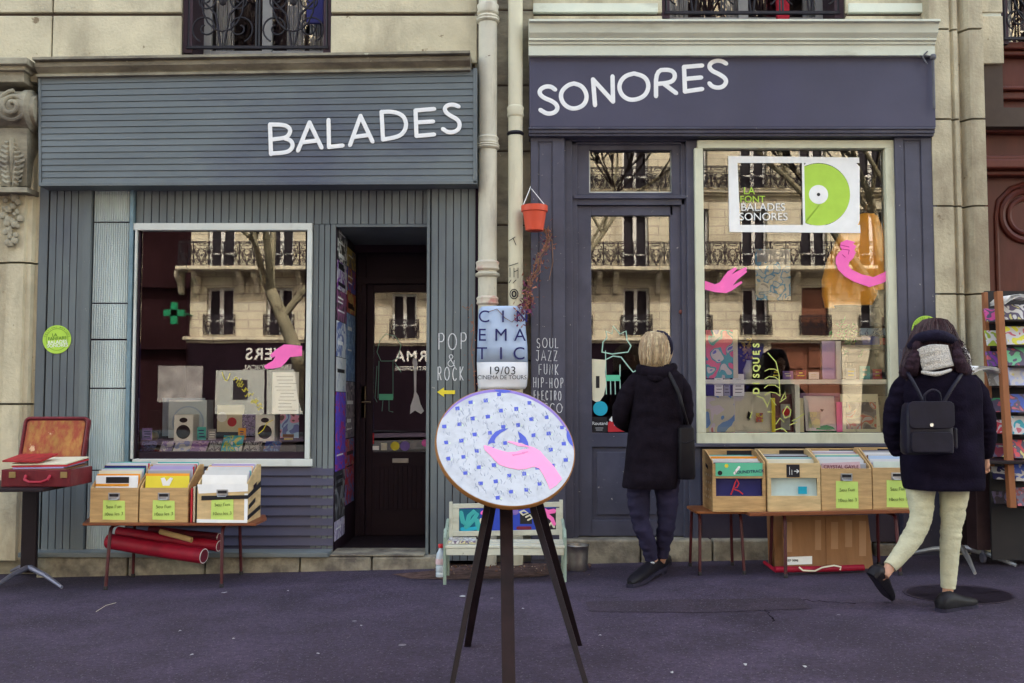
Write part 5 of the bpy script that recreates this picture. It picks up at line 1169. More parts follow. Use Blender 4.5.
# ================================================ STREET FURNITURE AND GOODS
ply = M('crate_plywood', (.50, .32, .15), .6, .26, 5, .12, 20, stretch=(1, 1, 7), grime=(.36, .2, .09), gscale=4, gth=.58)
ply2 = M('pale_crate_plywood', (.58, .42, .22), .6, .24, 5, .12, 20, stretch=(1, 1, 5), grime=(.4, .25, .12), gscale=4, gth=.58)
brown_t = M('brown_laminate', (.20, .065, .03), .45, .2, 6, .1)
tubem = M('maroon_steel_tube', (.06, .012, .016), .4, .3, 10)
steel = M('brushed_steel', (.45, .45, .47), .35, .2, 20, metal=1)
blackm = M('black_table', (.012, .006, .010), .5, .3, 10, spec=.25)
note = M('lime_paper', (.55, .72, .18), .7, .05)
inkh = M('dark_handwriting', (.04, .05, .03), .7)
def gz(x, y=0): return zg(x)

def uleg(t, x0, x1, yf, yb, ztop, name='leg', r=.012):
    """square ended tube frame legs, each one separate"""
    for x, y, bx, by in ((x0, yf, x0-.01, yf-.03), (x1, yf, x1+.01, yf-.03), (x0, yb, x0-.01, yb+.02), (x1, yb, x1+.01, yb+.02)):
        mb = MB(); mb.tube([(x, (yf+yb)/2, ztop-.012), (x, y+(.05 if y < (yf+yb)/2 else -.05), ztop-.012), (x, y+(.015 if y < (yf+yb)/2 else -.015), ztop-.025), (x, y, ztop-.06), (bx, by, zg(bx)+.01)], r, 10)
        lg = mb.build(name, tubem, t, smooth=True)
        MB().lathe([(r*1.25, 0), (r*1.3, .02), (r*1.05, .025)], (bx, by, zg(bx)+.001), 12).build('foot_cap', INK['black'], lg, smooth=True)

def hand_note(t, x0, x1, z0, z1, y):
    mb = MB(); mb.hexa((x0, y, z0+.002), (x1, y, z0-.002), (x1-.002, y-.003, z1-.003), (x0+.002, y-.003, z1+.002), (0, .0008, 0)); o = mb.build('price_note', note, t)
    w = x1-x0
    text("5eu l'un", w*.22, inkh, o, ((x0+x1)/2, y-.006, z0+(z1-z0)*.68), 'handwriting', rot=.03, offset=-.0006); text("10eu les 3", w*.21, inkh, o, ((x0+x1)/2, y-.005, z0+(z1-z0)*.30), 'handwriting', rot=.04, offset=-.0006)
def latch(t, xc, zc_, y):
    w = .040; mb = MB()
    mb.box(xc-w, xc+w, y-.004, y, zc_-.028, zc_+.022); m_ = mb.build('label_holder', steel, t, bevel=.002)
    m2 = MB(); m2.box(xc-w*.75, xc+w*.75, y-.007, y-.004, zc_-.004, zc_+.014); m2.build('slot', INK['black'], m_); m3 = MB(); m3.tube([(xc-w*.7, y-.004, zc_-.012), (xc-w*.7, y-.018, zc_-.024), (xc+w*.7, y-.018, zc_-.024), (xc+w*.7, y-.004, zc_-.012)], .004, 8); m3.build('pull', steel, m_, smooth=True)
sleeve_mats = [M('sleeve_white_%d' % i, c_, .55, .05, 10) for i, c_ in enumerate(((.62,.62,.66), (.56,.56,.64), (.68,.68,.7), (.40,.38,.5), (.5,.52,.6), (.60,.60,.62)))]
sleeve_col = [INK['black'], INK['navy'], INK['lilac'], INK['cream'], INK['sky'], INK['red'], INK['orange'], INK['teal'], INK['grey'], INK['brown']]
def crate(x0, x1, yf, zb, hf, hb, depth, label, where, mat, style='solid', first=None, seed=0, nrec=13, wrapped=False):
    t = thing('record_crate', ((x0+x1)/2, yf+depth/2, zb), label, 'crate', 'plywood record crates')
    th = .009; yb = yf+depth
    MB().box(x0, x1, yf, yb, zb, zb+th).build('bottom', mat, t, bevel=.001)
    MB().box(x0, x1, yb-th, yb, zb+th+.001, zb+hb).build('back_panel', mat, t, bevel=.002)
    for xs in (x0, x1-th):
        mb = MB(); prof = [(yf+th+.001, zb+th+.001), (yb-th-.001, zb+th+.001), (yb-th-.001, zb+hb), (yb-.10, zb+hb), (yf+.02, zb+hf+.015), (yf+th+.001, zb+hf)]
        sp_ = mb.prismx(prof, xs, xs+th).build('side_panel', mat, t, bevel=.002)
        hy, hz = yf+depth*.55, zb+hf*.88
        hs_ = MB(); hs_.prismx([(hy-.045, hz-.012), (hy+.045, hz+.005), (hy+.045, hz+.03), (hy-.045, hz+.013)], xs-.0006, xs+th+.0006); hs_.build('hand_hole', groove, sp_)
        if style != 'solid':
            ho_ = MB()
            for a in range(3):
                for b in range(4): ho_.box(xs-.0006, xs+th+.0006, yf+.07+a*.07, yf+.085+a*.07, zb+.08+b*.05, zb+.095+b*.05)
            ho_.build('vent_holes', INK['cream'], sp_)
    if style == 'solid':
        MB().box(x0, x1, yf, yf+th, zb+th+.001, zb+hf).build('front_panel', mat, t, bevel=.002)
        xc = (x0+x1)/2; latch(t, xc, zb+hf-.055, yf)
        hand_note(t, xc-.075, xc+.078, zb+.018, zb+hf-.085, yf-.001)
    else:
        fp_ = MB(); fp_.box(x0, x1, yf, yf+th, zb+th+.001, zb+.105); f_ = fp_.build('front_panel', mat, t, bevel=.002)
        MB().box(x0, x1, yf, yf+th, zb+hf-.10, zb+hf).build('front_rail', mat, t, bevel=.002)
        for xs in (x0, x1-.022): MB().box(xs, xs+.022, yf+.001, yf+th-.001, zb+.106, zb+hf-.101).build('front_post', mat, t)
    rn = random.Random(seed); w = x1-x0-2*th-.012; y = yf+th+.012
    for i in range(nrec):
        lean = .02+.012*rn.random(); a = x0+th+.006+rn.uniform(0, .006); h = .318 if i > 1 else .3; w2 = w-rn.uniform(0, .012)
        zz = zb+th+.001+(hb-hf)*.45*i/nrec+rn.uniform(0, .02)
        mb = MB(); mb.hexa((a, y, zz), (a+w2, y, zz), (a+w2, y+lean, zz+h), (a, y+lean, zz+h), (0, .0045, 0))
        m_ = rn.choice(sleeve_mats) if rn.random() < .62 else rn.choice(sleeve_col)
        if i == 0 and first: m_ = first[0]; lab = first[1]
        else: lab = 'record sleeve packed inside the '+where
        o = mb.build('record', m_, bevel=0, origin=(a, y, zz)); tag(o, lab, 'record', None if (i == 0 and first) else 'records inside the '+where)
        if i == 0 and first and len(first) > 2: first[2](o, a, a+w2, y, lean, zz, h)
        y += (depth-th*2-.05)/nrec
    # divider card
    mb = MB(); mb.box(x0+th+.01+w*.45, x1-th-.006, yb-th-.03, yb-th-.027, zb+.05, zb+hb-.008-.0); tag(mb.build('divider_card', INK['black'], origin=(x0, yb, zb)), 'black divider card at the back of the '+where, 'card')
    return t

# ---- left low table with three crates
zt = .433; yF, yB = 6.86, 7.33
t = thing('low_table', (X(178, 7.0), 7.1, zg(-2.4)), 'low brown laminate table with maroon tube legs under the three left crates', 'table')
tx0, tx1 = X(87.5, yF-.02), X(268, yF+.2)
mb = MB(); q = [(X(87, yF-.03), yF-.03), (X(258.5, yF-.03), yF-.03), (X(268.5, 7.1), 7.12), (X(268, yB), yB), (X(96, yB), yB)]
n = len(q); mb.add([(a, b, zt-.018) for a, b in q]+[(a, b, zt) for a, b in q], [tuple(range(n-1, -1, -1)), tuple(range(n, 2*n))]+[(i, (i+1) % n, (i+1) % n+n, i+n) for i in range(n)])
mb.build('table_top', brown_t, t, bevel=.003)
uleg(t, X(114, yF), X(225, yF), yF+.01, yB-.02, zt-.018)
def art_label(txt, bandc, bg=None):
    def f(o, a, b, y, lean, zz, h):
        m2 = MB(); m2.box(a+.05, b-.09, y+lean*.86-.0022, y+lean*.86-.0016, zz+h*.80, zz+h*.93); m2.build('title_band', bandc, o)
    return f
hf, hb = .235, .375
def cx(px, Y=yF): return X(px, Y)
def redband(o, a, b, y, lean, zz, h):
    m2 = MB(); m2.box(a+.001, b-.06, y+lean*.8-.003, y+lean*.8-.002, zz+h*.76, zz+h*.815); m2.build('red_band', INK['orange'], o); m2 = MB(); m2.box(a+.07, b-.06, y+lean*.9-.003, y+lean*.9-.002, zz+h*.83, zz+h*.97); m2.build('dark_band', INK['black'], o)
def yell(o, a, b, y, lean, zz, h):
    m2 = MB(); xc = (a+b)/2
    m2.prism([(xc-.03, zz+h*.78), (xc-.045, zz+h*.95), (xc-.02, zz+h*.97), (xc-.005, zz+h*.88), (xc+.02, zz+h*.97), (xc+.04, zz+h*.95), (xc+.015, zz+h*.78)], y+lean*.9-.004, y+lean*.9-.003); m2.build('white_figure', INK['white'], o)
crate(cx(94), cx(141.5), yF, zt+.001, hf, hb, .34, 'plywood record crate with a red banded sleeve in front, leftmost on the low table', 'leftmost crate on the low table', ply, first=(INK['white'], 'white sleeve with a red band at the front of the leftmost crate', redband), seed=1)
crate(cx(143), cx(191), yF, zt+.001, hf, hb, .34, 'plywood record crate with a yellow sleeve in front, middle one on the low table', 'middle crate on the low table', ply, first=(INK['yellow'], 'yellow sleeve with a white figure at the front of the middle left crate', yell), seed=2)
tc3 = crate(cx(201.5), cx(251), yF-.03, zt+.001, .26, .375, .36, 'plywood record crate wrapped in white and black tape, rightmost on the low table', 'taped crate on the low table', ply2, first=(INK['white'], 'white boxed sleeve at the front of the taped crate'), seed=3)
wp = MB(); a3, b3 = cx(201.5), cx(251); y3 = yF-.033
wp.hexa((a3+.01, y3, zt+.20), (b3+.003, y3, zt+.215), (b3+.003, y3, zt+.265), (a3+.0, y3, zt+.262), (0, .0025, 0)); wp.hexa((a3, y3, zt+.004), (b3, y3, zt+.002), (b3, y3, zt+.02), (a3, y3, zt+.028), (0, .0025, 0)); wp.hexa((b3-.02, y3-.0004, zt+.01), (b3+.003, y3-.0004, zt+.01), (b3+.003, y3-.0004, zt+.2), (b3-.02, y3-.0004, zt+.2), (0, .0025, 0))
wp.build('white_wrap', INK['white'], tc3)
tp = MB(); tp.hexa((a3+.03, y3-.003, zt+.155), (b3+.004, y3-.003, zt+.165), (b3+.004, y3-.003, zt+.19), (a3+.03, y3-.003, zt+.185), (0, .002, 0)); tp.hexa((b3+.003, y3-.003, zt+.165), (b3+.003, y3+.35, zt+.215), (b3+.003, y3+.35, zt+.26), (b3+.003, y3-.003, zt+.19), (.0015, 0, 0)); tp.hexa((b3+.003, y3+.03, zt+.09), (b3+.003, y3+.2, zt+.125), (b3+.003, y3+.2, zt+.155), (b3+.003, y3+.03, zt+.12), (.0015, 0, 0)); tp.hexa((b3+.003, y3+.0, zt+.02), (b3+.003, y3+.34, zt+.06), (b3+.003, y3+.34, zt+.09), (b3+.003, y3+.0, zt+.05), (.0015, 0, 0))
tp.build('black_tape', INK['black'], tc3)
for k, (px, cc, lab) in enumerate(((193.6, 'red', 'red edged sleeve standing between the middle and taped crates'), (195.8, 'cream', 'cream edged sleeve standing between the middle and taped crates'), (198.3, 'black', 'black edged sleeve standing against the taped crate'))):
    mb = MB(); mb.box(cx(px), cx(px)+.012, yF+.0+k*.008, yF+.31, zt+.001, zt+.232+.01*k); tag(mb.build('record', INK[cc], bevel=.001, origin=(cx(px), yF, zt)), lab, 'record')
# rolls under it
redm = M('red_roll_fabric', (.26, .006, .024), .55, .25, 8, .1, 20); darkred = M('dark_red_roll', (.10, .008, .02), .6, .3, 8)
def roll(name, a, b, r, mat, lab, inner=True, cat='roll'):
    t = thing(name, a, lab, cat, 'red rolls under the low table'); d = (b-a).normalized()
    MB().tube([a, a.lerp(b, .5)+Vector((0, 0, -.004)), b-d*.002], r, 18).build('roll_body', mat, t, smooth=True)
    if inner:
        mb = MB(); mb.tube([b-d*.0015, b+d*.001], r*.95, 18); mb.build('end_paper', INK['white'], t); mb = MB(); mb.tube([b, b+d*.002], r*.85, 18); mb.build('hollow_end', INK['maroon'], t)
    return t
roll('red_roll', W(109, 541, 7.2), W(204, 556, 6.98), .054, redm, 'thick red roll with a white rim, lowest under the low table')
roll('red_roll', W(118, 532, 7.26), W(219, 546, 7.08), .04, redm, 'slimmer red roll with brown tape lying behind the thick one')
roll('red_roll', W(150, 530, 7.31), W(219, 537.5, 7.2), .033, darkred, 'dark red roll highest in the pile under the low table')
mb = MB(); mb.tube([W(160, 531.5, 7.10), W(192, 540, 7.03)], .019, 8, flat=.6); tag(mb.build('packing_tape', M('kraft_tape', (.42, .28, .13), .5), origin=W(175, 535, 7.1)), 'strip of brown packing tape across the red rolls', 'tape')

# ---- black pedestal table with the open suitcase
def pedestal(px_foot, Yt, top_poly, ztop, feet, label, legm):
    base = G(*px_foot); t = thing('pedestal_table', (base.x, base.y, zg(base.x)), label, 'table')
    mb = MB(); n = len(top_poly); mb.add([(a, b, ztop-.022) for a, b in top_poly]+[(a, b, ztop) for a, b in top_poly], [tuple(range(n-1, -1, -1)), tuple(range(n, 2*n))]+[(i, (i+1) % n, (i+1) % n+n, i+n) for i in range(n)])
    mb.build('table_top', blackm, t, bevel=.004)
    MB().box(base.x-.055, base.x+.055, base.y-.02, base.y+.02, zg(base.x)+.06, ztop-.024).build('column', blackm, t, bevel=.006)
    for f in feet:
        g = G(*f); c = Vector((base.x, base.y, zg(base.x)+.10)); g = Vector((g.x, g.y, zg(g.x)+.012))
        mb = MB(); mb.tube([c, c.lerp(g, .5)+Vector((0, 0, .012)), g], [.022, .018, .011], 8, flat=None); mb.build('foot', legm, t, smooth=True)
    return t
ztab = .695; yf_, yb_ = 6.50, 7.18; xr = X(47, yf_)
legm_ = M('blue_grey_cast_leg', (.22, .22, .3), .4, .2, 10, metal=.6)
pedestal((28.5, 581), 6.8, [(xr-.75, yf_), (xr, yf_), (xr, yb_), (xr-.75, yb_)], ztab, [(62, 589), (-6, 589), (10, 573), (45, 572)], 'black square pedestal table carrying the open suitcase', legm_)
sc_ = thing('suitcase', (X(40, 6.8), 6.85, ztab), 'open dark red leather suitcase with mottled orange lining on the black table', 'suitcase')
leath = M('oxblood_leather', (.13, .015, .022), .4, .25, 6, .15, 30, grime=(.05, .008, .012), gscale=5); lining = M('mottled_orange_lining', (.34, .17, .05), .8, .35, 6, grime=(.26, .02, .03), gscale=11, gth=.36, gst=(1.6, 1, .7), chips=((.55, .35, .22), 7, .66))
sx0, sx1 = X(5, 6.62), X(73, 6.62); sy0, sy1 = 6.62, 6.98; hbx = .115
bs = MB(); bs.box(sx0, sx1, sy0, sy0+.012, ztab+.001, ztab+hbx); bs.box(sx0, sx1, sy1-.012, sy1, ztab+.001, ztab+hbx); bs.box(sx0, sx0+.012, sy0+.012, sy1-.012, ztab+.001, ztab+hbx); bs.box(sx1-.012, sx1, sy0+.012, sy1-.012, ztab+.001, ztab+hbx); bs.box(sx0+.012, sx1-.012, sy0+.012, sy1-.012, ztab+.001, ztab+.012)
bs.build('case_body', leath, sc_, bevel=.006)
zl0 = ztab+hbx+.0; zl1 = Z(418, 7.16); lidh = Vector((0, .10, zl1-zl0)); 
def rrect(x0, x1, z0, z1, r, n=5):
    p = []
    for cx_, cz_, a0 in ((x1-r, z0+r, -90), (x1-r, z1-r, 0), (x0+r, z1-r, 90), (x0+r, z0+r, 180)):
        for i in range(n+1): a = R(a0+90*i/n); p.append((cx_+r*math.cos(a), cz_+r*math.sin(a)))
    return p
def sheary(mb, z_0, k):
    for v in mb.v: v.y += (v.z-z_0)*k
    return mb
lx0_, lx1_ = X(22, 7.02), X(87, 7.05)
lp_ = rrect(lx0_, lx1_, zl0, zl1, .03); sheary(MB().prism(lp_, sy1+.04, sy1+.09), zl0, .28).build('lid', leath, sc_)
li_ = rrect(lx0_+.018, lx1_-.018, zl0+.018, zl1-.018, .025); lo = sheary(MB().prism(li_, sy1+.034, sy1+.0395), zl0, .28).build('lining', lining, sc_)
rim = MB(); rim.tube([(a, sy1+.035, b) for a, b in lp_+[lp_[0]]], .011, 8); sheary(rim, zl0, .28).build('lid_rim', leath, sc_, smooth=True)
hdl = MB(); hx = (sx0+sx1)/2+.02; hdl.tube([(hx-.08, sy0-.004, ztab+.075), (hx-.075, sy0-.03, ztab+.05), (hx-.04, sy0-.045, ztab+.035), (hx+.04, sy0-.045, ztab+.035), (hx+.075, sy0-.03, ztab+.05), (hx+.08, sy0-.004, ztab+.075)], .010, 8); hdl.build('handle', M('red_handle', (.3, .02, .04), .4), sc_, smooth=True)
for s_ in (-.17, .17): MB().box(hx+s_-.022, hx+s_+.022, sy0-.006, sy0, ztab+.06, ztab+.10).build('clasp', M('old_brass', (.35, .26, .12), .4, .2, metal=1), sc_, bevel=.002)
rn = random.Random(4)
for i, (cc, lab) in enumerate((('black', 'black'), ('grey', 'grey'), ('brown', 'brown'), ('lilac', 'lilac'), ('red', 'red'), ('cream', 'cream'))):
    zz = ztab+hbx-.035+i*.012; a = sx0+.02+rn.uniform(0, .05); b = sx1-.02-rn.uniform(0, .04)
    mb = MB(); mb.hexa((a, sy0+.02, zz), (b, sy0+.02, zz+.006), (b+.01, sy1-.02, zz+.012+i*.004), (a, sy1-.02, zz+.006+i*.004), (0, 0, .010)); tag(mb.build('magazine', INK[cc], bevel=.001, origin=(a, sy0, zz)), f'{lab} magazine, number {"one two three four five six".split()[i]} from the bottom in the suitcase', 'magazine')
mb = MB(); mb.hexa((sx0+.0, sy0+.01, ztab+hbx+.048), (sx1-.2, sy0+.0, ztab+hbx+.045), (sx1-.17, sy0+.2, ztab+hbx+.085), (sx0+.02, sy0+.22, ztab+hbx+.08), (0, 0, .012)); tag(mb.build('magazine', M('red_cover', (.30, .02, .025), .6, .4, 20), bevel=.001, origin=(sx0, sy0, ztab+.16)), 'bright red covered magazine lying on top in the suitcase', 'magazine')

# ---- right: stool, bench board, four crates
zr = .513; yS = 6.86
t = thing('stool', (X(720, 7), 7.05, zg(1.5)), 'brown topped stool with dark tube legs under the teal record crate', 'stool')
mb = MB(); sp_ = rrect(X(694.5, 6.80), X(768, 6.8), 6.83, 7.22, .05); n = len(sp_); mb.add([(a, b, zr-.018) for a, b in sp_]+[(a, b, zr-.001) for a, b in sp_], [tuple(range(n-1, -1, -1)), tuple(range(n, 2*n))]+[(i, (i+1) % n, (i+1) % n+n, i+n) for i in range(n)])
mb.build('seat', M('chestnut_seat', (.30, .11, .04), .4, .2, 6), t, bevel=.004); uleg(t, X(699, 6.88), X(740, 6.88), 6.92, 7.24, zr-.018, r=.011)
t = thing('low_bench', (X(830, 7), 7.0, zg(2.3)), 'long brown board on dark tube legs under the noted crates on the right', 'bench')
zb2 = zr+.002
mb = MB(); mb.hexa((X(747.5, 6.72), 6.72, zb2-.024), (X(921, 6.72), 6.72, zb2-.0), (X(921, 6.72), 6.72, zb2+.022), (X(747.5, 6.72), 6.72, zb2-.002), (0, .44, 0)); mb.build('board', brown_t, t, bevel=.003)
uleg(t, X(783, 6.74), X(893, 6.74), 6.76, 7.10, zb2-.008, r=.012)
yA = 6.80; hfr, hbr = .325, .405
def teal(o, a, b, y, lean, zz, h):
    m2 = MB(); m2.box(a, b, yA-.004, yA-.002, zr+.24, zr+.24+.09); s_ = m2.build('teal_spine', INK['mint'], o)
    text('SOUNDTRACK', .03, INK['navy'], s_, (b-.09, yA-.006, zr+.27), 'title', rot=.05)
    m3 = MB(); m3.lathe([(.001, -.001), (.016, -.001), (.016, 0)], (a+.03, yA-.004, zr+.262), 14, ax='y'); m3.build('dark_dot', INK['black'], s_); m3 = MB(); m3.lathe([(.001, -.001), (.013, -.001), (.013, 0)], (a+.075, yA-.004, zr+.31), 14, ax='y'); m3.build('yellow_dot', INK['yellow'], s_)
    m3 = MB(); m3.tube([(a+.13, yA-.005, zr+.26), (a+.16, yA-.005, zr+.30)], .009, 8, flat=.2, round_=True); m3.build('white_shape', INK['white'], s_)
def palec(o, a, b, y, lean, zz, h):
    m2 = MB(); m2.box(a+.19, a+.25, y-.001, y, zr+.12, zr+.17); m2.build('blue_square', INK['cyan'], o)
def rx(px, Y=yA): return X(px, Y)
cA = crate(rx(711), rx(763.5), yA, zr, hfr, hbr, .36, 'perforated plywood crate with a teal sleeve showing, leftmost of the right row', 'perforated crate on the stool', ply, style='open', first=(INK['navy'], 'dark blue sleeve with a teal top strip at the front of the perforated crate', teal), seed=5)
m2 = MB(); m2.tube([(rx(729), yA+.004, zr+.115), (rx(731), yA-.002, zr+.15), (rx(733), yA+.0, zr+.19), (rx(735), yA, zr+.22), (rx(737), yA, zr+.19), (rx(735), yA-.004, zr+.165), (rx(731), yA-.002, zr+.155), (rx(737), yA-.002, zr+.14), (rx(741), yA+.004, zr+.118)], .005, 6, flat=.4); tag(m2.build('red_ribbon', INK['red'], origin=(rx(733), yA, zr+.12)), 'small red ribbon loop hanging in the perforated crate opening', 'ribbon')
cB = crate(rx(765), rx(817), yA-.02, zb2+.002, hfr, hbr, .36, 'pale plywood crate with a black arrow sticker, second of the right row', 'arrow sticker crate on the long board', ply2, style='open', first=(M('pale_blue_sleeve', (.50, .62, .62), .5, .1, 6), 'pale blue sleeve with a blue square showing in the arrow sticker crate', palec), seed=6)
mb = MB(); zq = zb2+hfr-.092; mb.box(rx(783.5), rx(796.5), yA-.0225, yA-.0205, zq, zq+.085); so2 = mb.build('arrow_sticker', INK['black'], cB)
mb = MB(); mb.tube([(rx(791), yA-.0235, zq+.04), (rx(795.5), yA-.0235, zq+.04)], .003, 6, flat=.3); mb.tube([(rx(793.5), yA-.0235, zq+.052), (rx(795.8), yA-.0235, zq+.04), (rx(793.5), yA-.0235, zq+.028)], .003, 6, flat=.3); mb.tube([(rx(786.5), yA-.0235, zq+.015), (rx(786.5), yA-.0235, zq+.07)], .0015, 6, flat=.3); mb.tube([(rx(788.8), yA-.0235, zq+.015), (rx(788.8), yA-.0235, zq+.05)], .0015, 6, flat=.3); mb.build('white_arrow', INK['white'], so2)
def pinkc(o, a, b, y, lean, zz, h):
    m2 = MB(); m2.hexa((a, y+lean*.9-.006, zz+h*.72), (b-.03, y+lean*.9-.006, zz+h*.72), (b-.045, y+lean*.95-.006, zz+h*1.06), (a, y+lean*.95-.006, zz+h*1.02), (0, .003, 0)); s_ = m2.build('pink_cover', M('pale_pink_cover', (.62, .42, .46), .6, .08, 10), o)
    text('CRYSTAL GAYLE', .034, INK['maroon'], s_, ((a+b)/2-.02, y+lean*.9-.009, zz+h*.94), 'title', width=.95)
    m3 = MB(); m3.lathe([(.001, -.001), (.02, -.001), (.02, 0)], ((a+b)/2, y+lean*.9-.007, zz+h*.83), 14, ax='y'); m3.build('portrait', INK['grey'], s_)
crate(rx(817.8), rx(867.8), yA-.02, zb2+.006, .285, hbr, .36, 'plywood crate with a pale pink sleeve and lime note, third of the right row', 'pink sleeve crate on the long board', ply, first=(INK['grey'], 'pale pink covered sleeve at the front of the third right crate', pinkc), seed=7)
crate(rx(868.8), rx(917), yA-.02, zb2+.012, .285, hbr, .36, 'plywood crate partly behind the walking woman, rightmost of the right row', 'rightmost crate on the long board', ply, first=(M('white_green_sleeve', (.6, .66, .6), .5), 'white sleeve with green top edges at the front of the rightmost crate'), seed=8)
# folded cartons and roll under it
card = M('brown_cardboard', (.27, .135, .065), .8, .1, 4, .08, 20, stretch=(6, 1, 1)); tapem = M('pale_kraft_tape', (.36, .20, .11), .45, .08)
g0, g1 = G(790, 571), G(874, 572)
for k, (a, b, ya, lab) in enumerate(((784, 874, 7.0, 'wide folded cardboard box with faded tape strips, front one under the right board'), (775, 800, 7.07, 'narrow folded cardboard box standing behind the wide one'), (769, 790, 7.13, 'darkest folded cardboard box at the left of the pile'))):
    p = [W(a, 571-k*2, ya), W(b, 572-k*2, ya+.0), W(b-6 if k == 0 else b, 515, ya+.16), W(a-2, 516, ya+.16)]; mb = MB(); mb.hexa(*p, (0, .012, 0)); o = mb.build('folded_box', card, bevel=.002, origin=p[0]); tag(o, lab, 'cardboard box', 'folded cardboard boxes')
    if k == 0:
        def on(px, py, d): f = (571-py)/56; q = W(px, py, ya+.16*max(0, f)); return q+Vector((0, -d, 0))
        for (c1, c2, r1, r2) in ((787, 792, 522, 552), (815, 821, 520, 550), (831, 838, 522, 549), (845, 852, 520, 547), (859, 866, 521, 556)):
            mb = MB(); mb.hexa(on(c1, r2, .002), on(c2, r2, .002), on(c2, r1, .002), on(c1, r1, .002), (0, .001, 0)); mb.build('tape_strip', tapem, o)
        mb = MB(); mb.hexa(on(785.5, 565, .003), on(812, 564, .003), on(812, 556, .003), on(785.5, 557, .003), (0, .001, 0)); l_ = mb.build('shipping_label', INK['white'], o)
        text('REF 3098', .022, INK['black'], l_, on(792, 560.5, .005), 'print')
        mb = MB(); mb.tube([on(826.5, 569, .001), on(825.5, 518, .001)], .002, 5); mb.build('fold_line', INK['brown'], o)
r_ = roll('red_roll', W(775, 569.5, 6.82), W(864, 567.5, 6.86), .021, redm, 'red roll with a curl of white tape in front of the cardboard boxes', inner=False)
r_['group'] = 'red rolls'
mb = MB(); mb.tube([W(799, 567, 6.795), W(803, 570.5, 6.79), (W(815, 571, 6.79)), W(822, 567.5, 6.79), W(834, 565.5, 6.79), W(841, 567, 6.79), W(840, 570, 6.79)], .006, 6, flat=.4); mb.build('tape_curl', INK['cream'], r_)
mb = MB(); mb.tube([W(764, 562, 7.0), W(776, 571, 6.9)], .012, 8); tag(mb.build('red_strap', redm, smooth=True, origin=W(770, 568, 6.95)), 'short red strap end lying left of the cardboard boxes', 'strap')

# ---- white bench with painted panel
bn = thing('garden_bench', (X(506, 6.95), 6.95, zg(0)), 'peeling white wooden bench with a colourful painted back panel behind the round stand', 'bench')
pw = M('peeling_white_paint', (.52, .52, .44), .7, .1, 6, .3, 40, grime=(.24, .2, .14), gscale=7, gth=.52, gst=(.3, 1, 1), chips=((.12, .08, .05), 18, .66)); mintm = M('mint_metal', (.26, .33, .28), .5, .2, 12, chips=((.1, .07, .05), 20, .66))
yb0 = 7.08; 
def bx(px, Y=7.08): return X(px, Y)
for a, b, y0_, y1_ in ((449, 452.5, 502, 542), (559.5, 563, 500, 541)): m2 = MB(); pxbox(a, y0_, b, y1_, yb0, yb0+.03, m2); m2.build('back_post', pw, bn, bevel=.003)
for k, (y0_, y1_) in enumerate(((504, 508.5), (531.5, 536.5))): m2 = MB(); m2.hexa(W(452.5, y1_, yb0), W(559.5, y1_-1.5, yb0), W(559.5, y0_-2, yb0), W(452.5, y0_, yb0), (0, .022, 0)); m2.build('back_rail', pw, bn, bevel=.003)
for a, b in ((452.5, 459), (556, 559.5)): m2 = MB(); pxbox(a, 508, b, 532, yb0+.002, yb0+.02, m2); m2.build('back_stile', pw, bn)
m2 = MB(); pxbox(458.5, 507, 556.5, 532, yb0+.008, yb0+.018, m2); pn_ = m2.build('painted_panel', INK['blue'], bn)
YP = yb0+.007
def sp2(pts, r, ik): m2 = MB(); m2.tube([W(a, b, YP) for a, b in pts], r, 8, flat=.1, round_=True); m2.build('painted_shape', INK[ik], pn_)
m2 = MB(); pxbox(459, 509, 480, 531, YP, YP+.0008, m2); m2.build('painted_ground', M('deep_teal_ink', (.01, .12, .2), .5), pn_)
sp2([(461,513),(463,522),(468,526),(474,519),(477,514),(474,511.5),(469,516),(466,528)], .016, 'teal'); sp2([(462,529),(468,529.5),(477,528)], .012, 'cyan'); sp2([(477,521),(479,529)], .018, 'teal')
sp2([(482,513),(484,511),(487,513),(492,514)], .011, 'pink'); sp2([(481.5,520),(483,527)], .014, 'cream')
m2 = MB(); pxbox(545, 508.5, 556, 530, YP, YP+.0008, m2); m2.build('painted_ground', INK['black'], pn_)
sp2([(543,510),(548,512),(554,511)], .016, 'pink'); sp2([(546,514),(552,519),(554,524)], .014, 'pink'); sp2([(548,527),(551,523),(554,527)], .008, 'cream')
m2 = MB(); pxbox(520, 513, 532, 524, YP, YP+.0006, m2); m2.build('painted_ground', INK['black'], pn_); sp2([(520,512),(524,510.5),(528,513),(523,515),(520,512)], .006, 'cream'); sp2([(526,517),(530,515),(532,518),(528,520)], .006, 'cream')
sp2([(505,513),(516,512)], .02, 'violet'); sp2([(518,528),(530,528)], .012, 'maroon')
for k, (ya, yb2_) in enumerate(((6.74, 6.82), (6.835, 6.915), (6.93, 7.01))): zq = Z(548.5, 6.74); MB().box(X(446, 6.74), X(564, 6.74), ya, yb2_, zq-.0+k*.003, zq+.018+k*.003).build('seat_slat', pw, bn, bevel=.003)
MB().box(X(447, 6.75), X(563, 6.75), 6.742, 6.76, zq-.045, zq-.002).build('front_apron', pw, bn, bevel=.002)
gL, gR = G(445.5, 583.5), G(565, 579.5)
